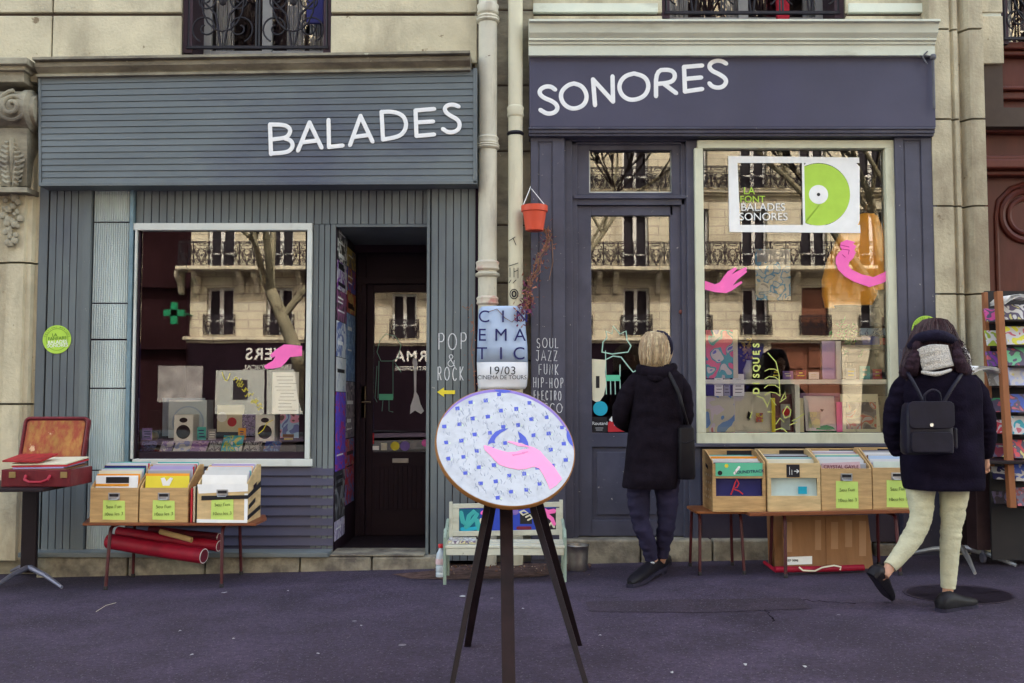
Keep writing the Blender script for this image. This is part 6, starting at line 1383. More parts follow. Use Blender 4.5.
for s_, xa in ((0, X(445.5, 6.74)), (1, X(564.5, 6.74))):
    m2 = MB(); m2.tube([(xa, 6.76, zg(xa)), (xa, 6.76, zq), (xa, 6.75, zq+.07), (xa, 6.80, zq+.115), (xa, 6.9, zq+.11), (xa, 7.08, zq+.15)], .011, 8); m2.build('arm_and_leg', mintm, bn, smooth=True)
    m2 = MB(); m2.tube([(xa, 7.09, zg(xa)), (xa, 7.09, zq+.1)], .011, 8); m2.build('leg', mintm, bn, smooth=True)
    m2 = MB(); m2.tube([(xa, 6.80, zq+.0), (xa, 6.80, zq+.05), (xa, 6.84, zq+.09)], .006, 6); m2.tube([(xa, 6.87, zq+.0), (xa, 6.87, zq+.06), (xa, 6.9, zq+.10)], .006, 6); m2.build('arm_scroll', mintm, bn, smooth=True)
m2 = MB(); m2.tube([(X(446, 7.0), 6.8, zg(0)+.12), (X(564, 7.0), 6.8, zg(0)+.12)], .007, 6); 
fl = MB(); fl.box(X(449, 6.85), X(476, 6.85), 6.80, 6.98, zq+.022, zq+.042); fo = tag(fl.build('flyer_stack', ART('flyer_print', [(.6,.6,.62),(.15,.12,.2),(.55,.5,.3),(.6,.6,.6)], 28), bevel=.002, origin=(X(460, 6.85), 6.85, zq)), 'pile of patterned flyers at the left end of the white bench seat', 'flyers')
# bottle
c = G(440.5, 577); c.z = zg(c.x); bt = thing('water_bottle', c, 'clear plastic water bottle with a red cap standing left of the white bench', 'bottle')
plast = M('clear_blue_plastic', (.45, .52, .6), .15, .1, 10, spec=.6); 
m2 = MB(); m2.lathe([(.030, 0), (.034, .006), (.034, .03), (.031, .036), (.034, .042), (.034, .075), (.031, .08), (.034, .086), (.034, .13), (.028, .165), (.014, .19), (.012, .205)], c, 18); m2.build('bottle_body', plast, bt, smooth=True)
m2 = MB(); m2.lathe([(.0345, .09), (.0348, .092), (.0348, .128), (.0345, .13)], c, 18); m2.build('label', INK['pink'] if 0 else M('pink_white_label', (.6, .45, .5), .5, .3, 20), bt, smooth=True)
m2 = MB(); m2.lathe([(.016, .203), (.0165, .205), (.0165, .226), (.014, .229)], c, 16); m2.build('cap', INK['red'], bt, smooth=True)
# bucket
c = G(578, 570); c.z = zg(c.x); bu = thing('metal_bucket', c, 'small galvanised metal bucket on the pavement right of the white bench', 'bucket'); gal = M('galvanised_steel', (.4, .38, .38), .4, .25, 12, metal=1)
m2 = MB(); m2.lathe([(.001, .0), (.064, .0), (.068, .01), (.072, .06), (.074, .12), (.078, .172), (.082, .176), (.080, .181), (.072, .178), (.068, .12), (.062, .02), (.001, .018)], c, 30); m2.build('pail', gal, bu, smooth=True)

# ---- the round table top on its trestle
TY = 4.5; rs_ = thing('round_stand', (W(506, 445, TY).x, 4.6, zg(0)), 'tilted round patterned tabletop with a pink hand on a dark wooden trestle in front', 'stand')
C0 = W(506, 445, TY); rad = 70.6/F*TY; tilt = R(35.6+0)
toc = (Vector((0, 0, CZ))-C0).normalized(); right = Vector((1, 0, 0)); upv = toc.cross(right) if toc.cross(right).z > 0 else -toc.cross(right)
up_dir = (upv*math.cos(R(16.8))+right*math.sin(R(16.8))).normalized()
nrm = (toc*math.cos(tilt)+up_dir*math.sin(tilt)).normalized(); Uax = (right*math.cos(R(16.8))-upv*math.sin(R(16.8))).normalized(); Uax = (Uax-nrm*Uax.dot(nrm)).normalized(); Vax = nrm.cross(Uax)
def dpt(u, v, d=0): return C0+Uax*u+Vax*v+nrm*d
def pj(px, py, d=0):
    """point of the photo on the tilted disc"""
    o = Vector((0, 0, CZ)); q = W(px, py, 4.0)-o; t_ = (C0+nrm*d-o).dot(nrm)/q.dot(nrm); return o+q*t_
def dlathe(prof, n=64):
    mb = MB(); k = 0
    for r, h in prof:
        for j in range(n): w = 2*math.pi*j/n; mb.v.append(dpt(r*math.cos(w), r*math.sin(w), h))
    for i in range(len(prof)-1):
        for j in range(n): mb.f.append((i*n+j, i*n+(j+1) % n, (i+1)*n+(j+1) % n, (i+1)*n+j))
    mb.f.append(tuple(range(n-1, -1, -1))); e = (len(prof)-1)*n; mb.f.append(tuple(e+j for j in range(n))); return mb
rimw = M('rim_wood', (.26, .115, .035), .45, .25, 6, .1)
dlathe([(rad*.98, -.028), (rad, -.025), (rad*1.0, -.004), (rad*.992, -.001), (rad*.985, -.002)]).build('tabletop', rimw, rs_, smooth=True)
paper = M('disc_paper', (.46, .50, .58), .35, .06, 9, grime=(.36, .39, .46), gscale=16, gth=.45, gst=(1, 1, 1)); dk_ = dlathe([(rad*.982, -.0035), (rad*.982, .0)]).build('printed_face', paper, rs_)
def dpoly(pts, mat, d0=.0008, name='printed_shape', th=.0006):
    q = [pj(a, b, d0) for a, b in pts]; n = len(q); mb = MB(); mb.add(q+[p+nrm*th for p in q], [tuple(range(n-1, -1, -1)), tuple(range(n, 2*n))]+[(i, (i+1) % n, (i+1) % n+n, i+n) for i in range(n)]); return mb.build(name, mat, dk_)
def c7(pts): return [(435+a/5.255, 380+b/5.255) for a, b in pts]
vio = M('violet_print', (.22, .16, .50), .4); blu = M('blue_print', (.07, .10, .50), .4); pnk = M('pink_print', (.85, .30, .56), .4, .03); gsm = M('pale_green_print', (.50, .62, .50), .4)
def ringarc(a0, a1, w, mat, d=.0006, n=40):
    mb = MB(); vs = []; 
    for i in range(n+1):
        a = R(a0+(a1-a0)*i/n); tw = w*math.sin(math.pi*min(1, max(0, i/n)))**.5
        vs += [dpt(rad*.978*math.cos(a), rad*.978*math.sin(a), d), dpt((rad*.978-tw)*math.cos(a), (rad*.978-tw)*math.sin(a), d)]
    mb.add(vs, [(2*i, 2*i+2, 2*i+3, 2*i+1) for i in range(n)]); return mb.build('violet_rim', mat, dk_)
def angof(px, py): q = pj(px, py)-C0; return math.degrees(math.atan2(q.dot(Vax), q.dot(Uax)))
aL, aT, aR_ = angof(441, 418), angof(495, 389), angof(575, 440)
if aT < aR_: aT += 360
if aL < aT: aL += 360
ringarc(aR_-10, aL, .016, vio); ringarc(aT-14, aT+1, .020, blu, .0011); ringarc(aR_-6, aR_+10, .020, blu, .0011)
sq = MB(); lg = MB(); ln_ = MB(); rn = random.Random(5)
for i in range(-5, 7):
    for j in range(-5, 6):
        px = 491+i*15.8+j*(-2.2)+0; py = 441.5+i*3.9*.9+j*15.6-(4 if i % 2 else 0)
        px = 505+i*15.2+j*2.0; py = 443+i*4.2+j*16.2-(6 if i % 2 else 0)
        q = pj(px, py)-C0
        if q.length > rad*.93: continue
        s_ = 2.2
        for mb_, pts, dd in ((sq, [(px-s_, py-s_*.7), (px+s_*.9, py-s_*.9), (px+s_, py+s_*.8), (px-s_*.8, py+s_*.9)], .0007), (lg, [(px+s_*1.15, py+.2), (px+s_*1.9, py), (px+s_*1.9, py+s_*.7), (px+s_*1.15, py+s_*.8)], .0007)):
            qq = [pj(a+rn.uniform(-.3, .3), b+rn.uniform(-.3, .3), dd) for a, b in pts]; mb_.add(qq, [(0, 1, 2, 3)])
        for z in range(11):
            ax, ay = px+rn.uniform(-6, 6), py+rn.uniform(-7, 7)
            if (pj(ax, ay)-C0).length < rad*.9: ln_.tube([pj(ax, ay, .0006), pj(ax+rn.uniform(-2, 2), ay+rn.uniform(1, 4), .0006)], .0011, 4)
sq.build('blue_squares', blu, dk_); lg.build('pale_squares', gsm, dk_); ln_.build('fine_pattern', M('grey_blue_line', (.34, .38, .50), .5), dk_)
dpoly(c7([(386,253),(350,258),(318,272),(296,296),(280,325),(279,340),(298,330),(318,332),(312,320),(320,302),(345,278),(375,262)]), blu, .0012)
dpoly(c7([(436,271),(452,280),(475,300),(488,325),(493,352),(475,340),(455,328),(444,305)]), blu, .0012)
dpoly(c7([(255,345),(262,343),(295,352),(335,368),(380,379),(430,377),(462,365),(500,360),(480,350),(440,348),(408,334),(380,326),(390,320),(430,328),(470,340),(520,355),(553,374),(585,412),(622,450),(668,520),(640,552),(604,576),(590,540),(570,500),(548,465),(520,455),(480,467),(440,471),(390,462),(340,446),(312,420),(290,395),(262,368)]), pnk, .0016, 'pink_hand')
dpoly(c7([(455,380),(490,374),(488,380),(460,384)]), M('rose_print', (.6, .2, .45), .4), .0024); dpoly(c7([(404,392),(470,382),(472,386),(410,398)]), M('rose_print', (.6, .2, .45), .4), .0024)
dw = M('black_brown_wood', (.010, .005, .007), .5, .4, 8, .15, 30, stretch=(3, 3, .5), spec=.2, chips=((.4, .38, .38), 26, .75)); dwr = M('rusty_brown_post', (.013, .005, .006), .5, .5, 6, .1, spec=.2)
hub = C0-nrm*.045
def leg(a, b, w0, w1, mat=dw, name='leg'):
    a, b = Vector(a), Vector(b); d = (b-a).normalized(); s_ = d.cross(Vector((0, 1, 0))).normalized(); f_ = s_.cross(d).normalized(); mb = MB()
    vs = []
    for p, w in ((a, w0), (b, w1)):
        for i, j in ((-1, -1), (1, -1), (1, 1), (-1, 1)): vs.append(p+s_*w*i+f_*w*j)
    mb.add(vs, [(0, 3, 2, 1), (4, 5, 6, 7), (0, 1, 5, 4), (1, 2, 6, 5), (2, 3, 7, 6), (3, 0, 4, 7)]); return mb.build(name, mat, rs_, bevel=.004)
def gp(px, py): g = G(px, py); return Vector((g.x, g.y, zg(g.x)))
tb = 4.72
leg(W(494, 490, tb), gp(467.5, 646), .024, .017); leg(W(534, 490, tb), gp(578.5, 645), .026, .018)
leg(W(489, 498, 4.55), gp(449, 700), .016, .011); leg(W(530, 498, 4.55), gp(592, 704), .016, .011)
leg(W(506, 492, 4.62), gp(509, 700), .030, .028, dwr, 'centre_post')
cbx = MB(); a_, b_ = W(486, 478, 4.66), W(540, 470, 4.66); cbx.tube([a_, b_], .02, 6); cbx.build('cross_bar', dw, rs_); cbx = MB(); cbx.tube([hub+Vector((0, .12, -.02)), hub+Vector((0, -.0, -.0))], .03, 8); cbx.build('tilt_block', dw, rs_)

# ---- right edge: pedestal table, magazine rack
bt = pedestal((962, 561), 6.9, [(X(958, 6.5), 6.5), (X(958, 6.5)+.7, 6.5), (X(958, 6.5)+.7, 7.1), (X(958, 6.5), 7.1)], .875, [(1016, 567), (905, 556), (975, 575), (950, 552)], 'black topped pedestal table with silver feet beside the magazine rack', M('cast_aluminium', (.5, .5, .52), .4, .15, 10, metal=.7))
rk = thing('magazine_rack', (X(1015, 6.9), 6.9, zg(3.5)), 'tall wooden magazine rack full of small coloured goods at the right edge', 'rack')
postm = M('varnished_post', (.26, .10, .045), .4, .15, 5, stretch=(1, 1, .2)); YR = 6.55
m2 = MB(); m2.hexa(W(1010.5, 508, YR), W(1017, 508, YR), W(1003, 291, YR), W(997, 291, YR), (0, .05, 0)); m2.build('front_post', postm, rk, bevel=.003)
m2 = MB(); m2.hexa(W(990, 470, YR+.32), W(995, 470, YR+.32), W(988, 292, YR+.32), W(984, 292, YR+.32), (0, .04, 0)); m2.build('rear_post', postm, rk, bevel=.003)
MB().box(X(985, YR+.42), X(1075, YR+.42), YR+.40, YR+.42, Z(560, YR+.4), Z(291, YR+.4)).build('back_board', INK['black'], rk)
shy = [318, 343, 358 if 0 else 364, 384, 411, 433, 457, 480, 505]
rackc = [('pink', 'white'), ('lime', 'yellow'), ('violet', 'mint'), ('grey', 'sky'), ('green', 'blue'), ('red', 'cyan'), ('maroon', 'red'), ('navy', 'blue'), ('black', 'maroon')]
colw = dict(pink='pink', white='white', lime='lime', yellow='yellow', violet='violet', mint='mint', grey='grey', sky='sky', green='green', blue='blue', red='red', cyan='cyan', maroon='maroon', navy='navy', black='black')
ordn = 'top second third fourth fifth sixth seventh eighth ninth'.split()
for i, py in enumerate(shy):
    m2 = MB(); zq_ = Z(py+1.5, YR+.05); m2.box(X(988+i, YR+.36), X(1075, YR), YR+.03, YR+.39, zq_-.012, zq_); m2.build('shelf', blackm, rk)
    for s_, (a, b, ya) in enumerate(((987+i*1.1, 1000+i*1.5, YR+.22), (1006+i*1.5, 1030, YR+.07))):
        ik = rackc[i][s_]; hgt = (13, 17)[s_]-(i == 0)*3; A = W(a, py, ya); Bq = W(b, py-hgt, ya); mb = MB(); mb.hexa((A.x, ya, zq_+.001), (Bq.x, ya, zq_+.001), (Bq.x, ya+.04, Bq.z), (A.x, ya+.04, Bq.z), (0, .02, 0))
        tag(mb.build('booklet', ART('rack_print_%d_%d' % (i, s_), [INKV for INKV in (dict(pink=(.6,.08,.3), white=(.6,.6,.62), lime=(.3,.4,.05), yellow=(.65,.62,.05), violet=(.2,.05,.35), mint=(.15,.5,.3), grey=(.3,.3,.32), sky=(.4,.45,.7), green=(.05,.35,.15), blue=(.05,.1,.5), red=(.55,.05,.08), cyan=(.03,.35,.5), maroon=(.16,.02,.04), navy=(.02,.02,.12), black=(.03,.02,.03))[ik], (.55,.55,.6) if i % 2 else (.1,.08,.15), (.5,.1,.15) if i % 3 else (.6,.55,.2))], 16, seed=i+s_*3.3), bevel=.002, origin=A), f'{ik} booklet on the {ordn[i]} shelf of the rack, {"outer" if s_ else "inner"} side of the post', 'booklet')
def paperfold(pts, Y, w, lab, ang=0):
    mb = MB(); vs = []; n = len(pts)
    for k in range(4):
        off = .007*k
        base = len(mb.v); a = []
        for i, (px, py) in enumerate(pts): q = W(px, py, Y)+Vector((0, 0, -off+.004*math.sin(i*2+k))); a.append(q)
        mb.add(a+[q+Vector((.02, w, .012)) for q in a], [(i, i+1, i+1+n, i+n) for i in range(n-1)])
    o = mb.build('newspaper', INK['white'] if 1 else None, smooth=True, origin=W(*pts[0], Y)); sm = o.modifiers.new('thick', 'SOLIDIFY'); sm.thickness = .0015; return tag(o, lab, 'newspaper')
paperfold([(972, 371), (979, 366.5), (988, 366), (996, 367), (1003, 371)], YR+.02, .25, 'folded newspaper jutting out of the rack towards the walking woman')
paperfold([(1005, 301), (1011, 296), (1020, 293.5), (1032, 296)], YR-.02, .25, 'loose newspaper lying on top of the magazine rack')
cbn = thing('dark_cabinet', (X(992, 7.0), 7.0, zg(3.4)), 'dark low cabinet on castors under the magazine rack', 'cabinet')
MB().box(X(972, 7.05), X(1040, 7.05), 7.05, 7.45, zg(3.4)+.10, Z(468, 7.05)).build('cabinet_body', M('plum_brown_board', (.045, .025, .03), .6, .3, 5), cbn, bevel=.004)
for px in (977, 1005, 1030):
    m2 = MB(); c = Vector((X(px, 7.08), 7.08, zg(3.4)+.045)); m2.lathe([(.02, -.012), (.035, -.01), (.035, .01), (.02, .012)], c, 16, ax='x'); m2.tube([c, c+Vector((0, 0, .055))], .01, 6); m2.build('castor', legm_, cbn, smooth=True)

# ---- bits on the ground
cv = G(958, 594); m2 = MB(); m2.lathe([(.001, 0), (.29, 0), (.295, .004), (.31, .004), (.31, 0)], (cv.x, cv.y, zg(cv.x)+.001), 40); 
for v in m2.v: v.z += .022*(v.x-cv.x)
mo_ = m2.build('manhole_cover', M('cast_iron_cover', (.030, .021, .036), .6, .3, 20, .5, 60), origin=cv); tag(mo_, 'round dark cast iron cover in the pavement under the walking woman', 'manhole cover')
rn = random.Random(17); litm = M('litter_white', (.34, .34, .37), .8)
for i, (px, py, s_) in enumerate(((224, 594, .05), (175, 574, .03), (318, 655, .02), (180, 632, .018), (234, 640, .018), (192, 656, .02), (523, 610, .018), (600, 637, .02), (672, 674, .02), (462, 597, .045), (288, 592, .015), (361, 627, .015), (745, 666, .02), (805, 668, .02))):
    g = gp(px, py); m2 = MB(); n = 7; pts = [(g.x+s_*.6*rn.uniform(.5, 1)*math.cos(q/n*6.28), g.y+s_*.6*rn.uniform(.5, 1)*1.2*math.sin(q/n*6.28), g.z+.004+rn.uniform(0, .008)+.022*s_*math.cos(q/n*6.28)) for q in range(n)]
    m2.add(pts+[(g.x, g.y, g.z+.012)], [(q, (q+1) % n, n) for q in range(n)]); tag(m2.build('paper_scrap', litm, origin=g), 'small pale scrap of litter trodden on the pavement', 'litter', 'litter scraps on the pavement')
lm = MB(); lm2 = MB()
for i in range(150):
    px, py = rn.uniform(436, 590), 566+abs(rn.gauss(0, 4)); 
    if py > 580: continue
    g = gp(px, py); leaflet(lm if i % 3 else lm2, g+Vector((0, 0, .01)), rn.uniform(.008, .022), rn)
tag(lm.build('dead_leaves', INK['brown'], origin=gp(500, 570)), kind='stuff', label='brown dead leaf crumbs along the wall foot behind the bench', cat='leaves'); tag(lm2.build('dead_leaves', M('pale_crumb', (.4, .3, .2), .9), origin=gp(500, 570)), kind='stuff', label='pale leaf and paper crumbs along the wall foot behind the bench', cat='leaves')
sg = thing('fallen_twig', gp(165, 597), 'thin pale twig lying on the pavement before the low table', 'twig'); m2 = MB(); m2.tube([gp(96, 612)+Vector((0, 0, .002)), gp(106, 606)+Vector((0, 0, .004)), gp(116, 603)+Vector((0, 0, .002))], .0012, 5); m2.build('stick', INK['cream'], sg)

# ================================================ PEOPLE
skinm = M('skin', (.50, .28, .20), .5, .06, 8)
def lerp(a, b, t): return a+(b-a)*t
def limb(mb, pts, rs, n=16, fold=0, seed=0):
    P = [Vector(p) for p in pts]; out = []; rr = []; m_ = len(P)
    for i in range(m_-1):
        for k in range(16):
            t = k/16; p0 = P[max(i-1, 0)]; p1 = P[i]; p2 = P[i+1]; p3 = P[min(i+2, m_-1)]
            out.append(.5*((2*p1)+(p2-p0)*t+(2*p0-5*p1+4*p2-p3)*t*t+(3*p1-p0-3*p2+p3)*t**3)); rr.append(lerp(rs[i], rs[i+1], t))
    out.append(P[-1]); rr.append(rs[-1])
    k0 = len(mb.v); mb.tube(out, rr, n)
    if fold:
        for q in range(k0, len(mb.v)):
            v = mb.v[q]; mb.v[q] = v+Vector((1, 1, 0))*fold*(noise.noise(Vector((v.x*9+seed, v.y*9, v.z*26)))+.5*noise.noise(Vector((v.x*20, v.y*20+seed, v.z*50))))
    return mb
def silh(rows_, Y, wob=.05, seed=0, fold=0, n=36, pw=2.3):
    """rows_: (py, x_left, x_right, depth radius, y offset)"""
    rg = []
    for r in rows_:
        py, a, b, d = r[:4]; yo = r[4] if len(r) > 4 else 0; c = W((a+b)/2, py, Y+yo); rg.append((c.x, c.y, c.z, (W(b, py, Y+yo).x-W(a, py, Y+yo).x)/2, d))
    # refine
    out = []
    for i in range(len(rg)-1):
        for k in range(9):
            t = k/9; p0, p1, p2, p3 = rg[max(i-1, 0)], rg[i], rg[i+1], rg[min(i+2, len(rg)-1)]
            out.append(tuple(.5*((2*b_)+(c_-a_)*t+(2*a_-5*b_+4*c_-d_)*t*t+(3*b_-a_-3*c_+d_)*t**3) for a_, b_, c_, d_ in zip(p0, p1, p2, p3)))
    out.append(rg[-1]); return MB().loft(out, n, pw, wob, seed, True, fold)
def wrinkle(mb, amp, sc_=(6, 6, 18), seed=0):
    for i, v in enumerate(mb.v): mb.v[i] = v+Vector((.4, 1, 0))*amp*(noise.noise(Vector((v.x*sc_[0]+seed, v.y*sc_[1], v.z*sc_[2])))+.5*noise.noise(Vector((v.x*sc_[0]*2.5, v.y*sc_[1]*2.5+seed, v.z*sc_[2]*2.2))))
    return mb
def shoe(mb, heel, toe, h=.10, w=.042, up=Vector((0, 0, 1))):
    """heel and toe are sole points"""
    d = (toe-heel); L = d.length; d.normalize(); s_ = d.cross(up).normalized(); u = s_.cross(d).normalized(); k = len(mb.v); n = 12
    prof = [(0, .45, .5, .06), (.03, .8, .75, .0), (.14, .95, .98, 0), (.32, .85, 1.0, 0), (.5, .92, .78, 0), (.68, 1.08, .60, 0), (.85, .98, .5, 0), (.95, .75, .38, .01), (1.0, .4, .2, .04)]
    for t, ww, hh, lo in prof:
        c = heel+d*L*t
        for j in range(n):
            a = 2*math.pi*j/n; x = math.cos(a)*w*ww; z = math.sin(a); z = (z*.5+.5)*h*hh+lo*h if z > -.3 else lo*h
            mb.v.append(c+s_*x+u*z)
    for i in range(len(prof)-1):
        for j in range(n): mb.f.append((k+i*n+j, k+i*n+(j+1) % n, k+(i+1)*n+(j+1) % n, k+(i+1)*n+j))
    mb.f.append(tuple(k+j for j in range(n-1, -1, -1))); e = k+(len(prof)-1)*n; mb.f.append(tuple(e+j for j in range(n))); return mb
def sole(mb, heel, toe, w=.046, up=Vector((0, 0, 1)), th=.02):
    d = (toe-heel); L = d.length; d.normalize(); s_ = d.cross(up).normalized(); u = s_.cross(d).normalized(); pr = [(-.02, .5), (.05, .85), (.2, .95), (.45, .8), (.7, 1.1), (.88, .95), (1.0, .5)]
    a = [heel+d*L*t+s_*w*ww for t, ww in pr]+[heel+d*L*t-s_*w*ww for t, ww in pr[::-1]]; n = len(a); return mb.add([p-u*.004 for p in a]+[p+u*th for p in a], [tuple(range(n)), tuple(range(2*n-1, n-1, -1))]+[(i, (i+1) % n, (i+1) % n+n, i+n) for i in range(n)])
def handpts(pts, edges, wi, wrist, d, side, spread=Vector((1, 0, 0)), s=1.0, curl=Vector((0, 0, -1))):
    """adds palm, four fingers and a thumb growing from vertex wi"""
    d = d.normalized(); sp = spread.normalized()
    palm = wrist+d*.05*s; pts.append((palm, .021*s)); pi = len(pts)-1; edges.append((wi, pi))
    for k, (off, L) in enumerate(((-.028, .062), (-.009, .074), (.010, .070), (.028, .055))):
        b = palm+d*.042*s+sp*off*s; m_ = b+d*L*.45*s+curl*.010; e = m_+d*L*.35*s+curl*.026
        for q, r_ in ((b, .0098), (m_, .0085), (e, .007)): pts.append((q, r_*s))
        edges += [(pi, len(pts)-3), (len(pts)-3, len(pts)-2), (len(pts)-2, len(pts)-1)]
    b = palm-d*.015+sp*side*.030*s; m_ = b+d*.03*s+sp*side*.022*s; e = m_+d*.028*s+sp*side*.004
    for q, r_ in ((b, .011), (m_, .0095), (e, .0075)): pts.append((q, r_*s))
    edges += [(pi, len(pts)-3), (len(pts)-3, len(pts)-2), (len(pts)-2, len(pts)-1)]
def head(t, c, fwd, s=1.0, mat=skinm):
    """sculpted head, face towards fwd"""
    f = fwd.normalized(); r_ = f.cross(Vector((0, 0, 1))).normalized(); n = 24; mb = MB(); m_ = 18
    for i in range(m_+1):
        a = math.pi*i/m_; z = math.cos(a); rr = math.sin(a)
        for j in range(n):
            w = 2*math.pi*j/n; fx, rx_ = math.cos(w), math.sin(w); F_ = .098*fx*rr; R_ = .075*rx_*rr; zz = .115*z
            if z < 0: R_ *= 1-.28*z*z-.1*abs(z); F_ *= 1 if fx > 0 else 1-.25*abs(z)
            if fx > .55:
                if abs(rx_) < .2 and -.35 < z < .12: F_ += .022*(1-abs(rx_)/.2)*(.12-z)/.47      # nose
                if .15 < abs(rx_) < .55 and -.02 < z < .2: F_ -= .010                          # eye sockets
                if abs(rx_) < .3 and -.62 < z < -.5: F_ += .007                                # lips
                if z < -.75: F_ += .012                                                        # chin
            mb.v.append(c+(f*F_+r_*R_)*s+Vector((0, 0, zz*s)))
    for i in range(m_):
        for j in range(n): mb.f.append((i*n+j, i*n+(j+1) % n, (i+1)*n+(j+1) % n, (i+1)*n+j))
    for sd in (-1, 1):      # ears
        e = c+r_*sd*.074*s+f*-.005; mb.ball(e, .028*s, 8, (.5, .6, 1))
    return mb
def face(t, c, fwd, s=1.0):
    f = fwd.normalized(); r_ = f.cross(Vector((0, 0, 1))).normalized(); eb = MB(); lp = MB()
    for sd in (-1, 1): eb.ball(c+f*.083*s+r_*sd*.031*s+Vector((0, 0, .010*s)), .012*s, 8, (1, 1, .7))
    lp.tube([c+f*.092*s-r_*.024*s+Vector((0, 0, -.066*s)), c+f*.101*s+Vector((0, 0, -.067*s)), c+f*.092*s+r_*.024*s+Vector((0, 0, -.066*s))], [.003, .007, .003], 8)
    eb.build('eyes', INK['brown'], t, smooth=True); lp.build('lips', M('lips', (.42, .12, .12), .4), t, smooth=True)
def person_body(t, J, legs, hands=None, hd=None, fwd=Vector((0, 1, 0)), s=1.0):
    """one continuous body surface: trunk, limbs, hands with fingers and head remeshed together"""
    mb = MB(); V = Vector
    mb.tube([J['pelvis']-V((0, 0, .06)), J['pelvis'], J['waist'], J['chest'], J['neck']-V((0, 0, .06)), J['neck']], [.08, .11, .09, .105, .06, .045], 16)
    mb.tube([J['neck']-V((0, 0, .03)), hd-V((0, 0, .05))], [.05, .052], 12)
    for sd in ('l', 'r'):
        limb(mb, [J['chest']+V((0, 0, .03)), J['sh'+sd], J['el'+sd], J['wr'+sd]], [.05, .042, .032, .024], 12)
        lp_, lr_ = legs[sd]; limb(mb, [J['pelvis']]+lp_, [.07]+[q*.78 for q in lr_], 12)
        a_, b_ = J['heel'+sd], J['toe'+sd]; up_ = J['up'+sd]; limb(mb, [lp_[-1], a_.lerp(b_, .16)+up_*.045, a_.lerp(b_, .5)+up_*.028, a_.lerp(b_, .85)+up_*.022], [lr_[-1]*.78, .027, .020, .013], 10)
        d = (J['wr'+sd]-J['el'+sd]).normalized(); w = J['wr'+sd]; side = 1 if sd == 'l' else -1
        sp = V((1, 0, 0)) if abs(d.x) < .7 else V((0, 0, 1)); pl = w+d*.05
        mb.tube([w-d*.01, w+d*.03, pl+d*.03], [.023, .030, .030], 12, flat=None)
        cu = V((0, -1, 0)) if abs(d.y) < .5 else V((0, 0, -1))
        for off, L in ((-.027, .060), (-.009, .072), (.009, .067), (.026, .052)):
            b = pl+d*.028+sp*off; mb.tube([b-d*.02, b, b+d*L*.45+cu*-.004, b+d*L*.8+cu*.016], [.0095, .0095, .0085, .0065], 8)
        b = w+d*.02+sp*side*.022; mb.tube([b, b+d*.03+sp*side*.022, b+d*.055+sp*side*.024], [.011, .010, .007], 8)
    h = head(t, hd, fwd, s); mb.add(h.v, h.f)
    o = mb.build('body', skinm, t)
    rm_ = o.modifiers.new('one_surface', 'REMESH'); rm_.mode = 'VOXEL'; rm_.voxel_size = .0055; rm_.use_smooth_shade = True
    return o
def strands(mb, c, pts_fn, n, seed): pass
V = Vector
# ---- woman looking into the door
Y1 = 6.83
w1 = thing('person', gp(655, 575), 'woman with a blond bob, black hooded coat and black shoulder bag facing the shop door', 'person')
def P(a, b, y=0): return W(a, b, Y1+y)
hc = P(656, 350, .03)
J = dict(pelvis=P(652, 476), waist=P(655, 440), chest=P(657, 398), neck=P(656, 370), shl=P(636, 382), ell=P(622, 418, .02), wrl=P(636, 424, .24), shr=P(680, 382), elr=P(685, 420, .02), wrr=P(668, 424, .25),
         hipl=P(641, 484), knl=P(638, 520, -.03), anl=P(652, 563, -.02), toel=V(gp(634, 580))+V((0, 0, .02)), hipr=P(667, 484), knr=P(668, 522), anr=P(662, 558, .04), toer=V(gp(665, 567))+V((0, .1, .03)))
UPZ = V((0, 0, 1))
LG1 = dict(l=([P(642, 470), P(639, 492), P(640, 518, -.04), P(647, 540, -.04), P(651.5, 560, -.03)], [.088, .085, .064, .056, .042]), r=([P(665, 470), P(667, 492), P(667, 520, -.01), P(664, 541, .02), P(662, 557, .04)], [.088, .084, .062, .054, .042]))
h1, t1_ = gp(664, 573)+V((0, 0, .045)), gp(630, 588)+V((0, 0, .004)); h2, t2_ = gp(659, 575)+V((0, 0, .0)), gp(668, 562)+V((0, .05, .0))
J.update(heell=h1, toel=t1_, upl=UPZ, heelr=h2, toer=t2_, upr=UPZ)
bd = person_body(w1, J, LG1, None, hc, V((-.25, 1, -.12)), .9); face(w1, hc, V((-.25, 1, -.12)), .9)
coat = M('black_wool_coat', (.009, .0065, .011), .95, .3, 20, .3, 90, spec=.06)
cm = silh([(363,647,667,.07,.02),(369,641,675,.12,.01),(376,634,681,.145,0),(388,631.5,684,.155),(405,631,683.5,.155),(425,629,683,.155),(448,627,682,.165),(470,624,680,.175),(484,622.5,678,.18),(487.5,623,677,.175)], Y1, .06, 3, .018)
wrinkle(cm, .018, (5, 5, 9), seed=2); limb(cm, [P(640, 378), P(629, 392, -.01), P(620, 416, -.0), P(626, 424, .10), P(634, 424, .2)], [.06, .066, .060, .052, .046], 14, .008, 1); limb(cm, [P(674, 378), P(682, 392, -.01), P(685, 416, 0), P(680, 424, .1), P(670, 424, .2)], [.06, .066, .058, .052, .046], 14, .008, 5)
co = cm.build('coat', coat, w1, smooth=True)
hm = MB(); limb(hm, [P(640, 368, .03), P(643, 371, -.07), P(656, 374, -.12), P(669, 371, -.07), P(673, 367, .03)], [.03, .042, .05, .042, .03], 12, .008, 3); limb(hm, [P(645, 374, -.08), P(656, 378, -.13), P(667, 374, -.08)], [.03, .04, .03], 10, .006, 4); hm.build('hood', coat, w1, smooth=True)
def hairmat(name, c, c2, st=(30, 30, 2)): return M(name, c, .45, .35, 3, .5, 8, stretch=st, grime=c2, gscale=7, gth=.5, gst=(6, 6, .5), spec=.4)
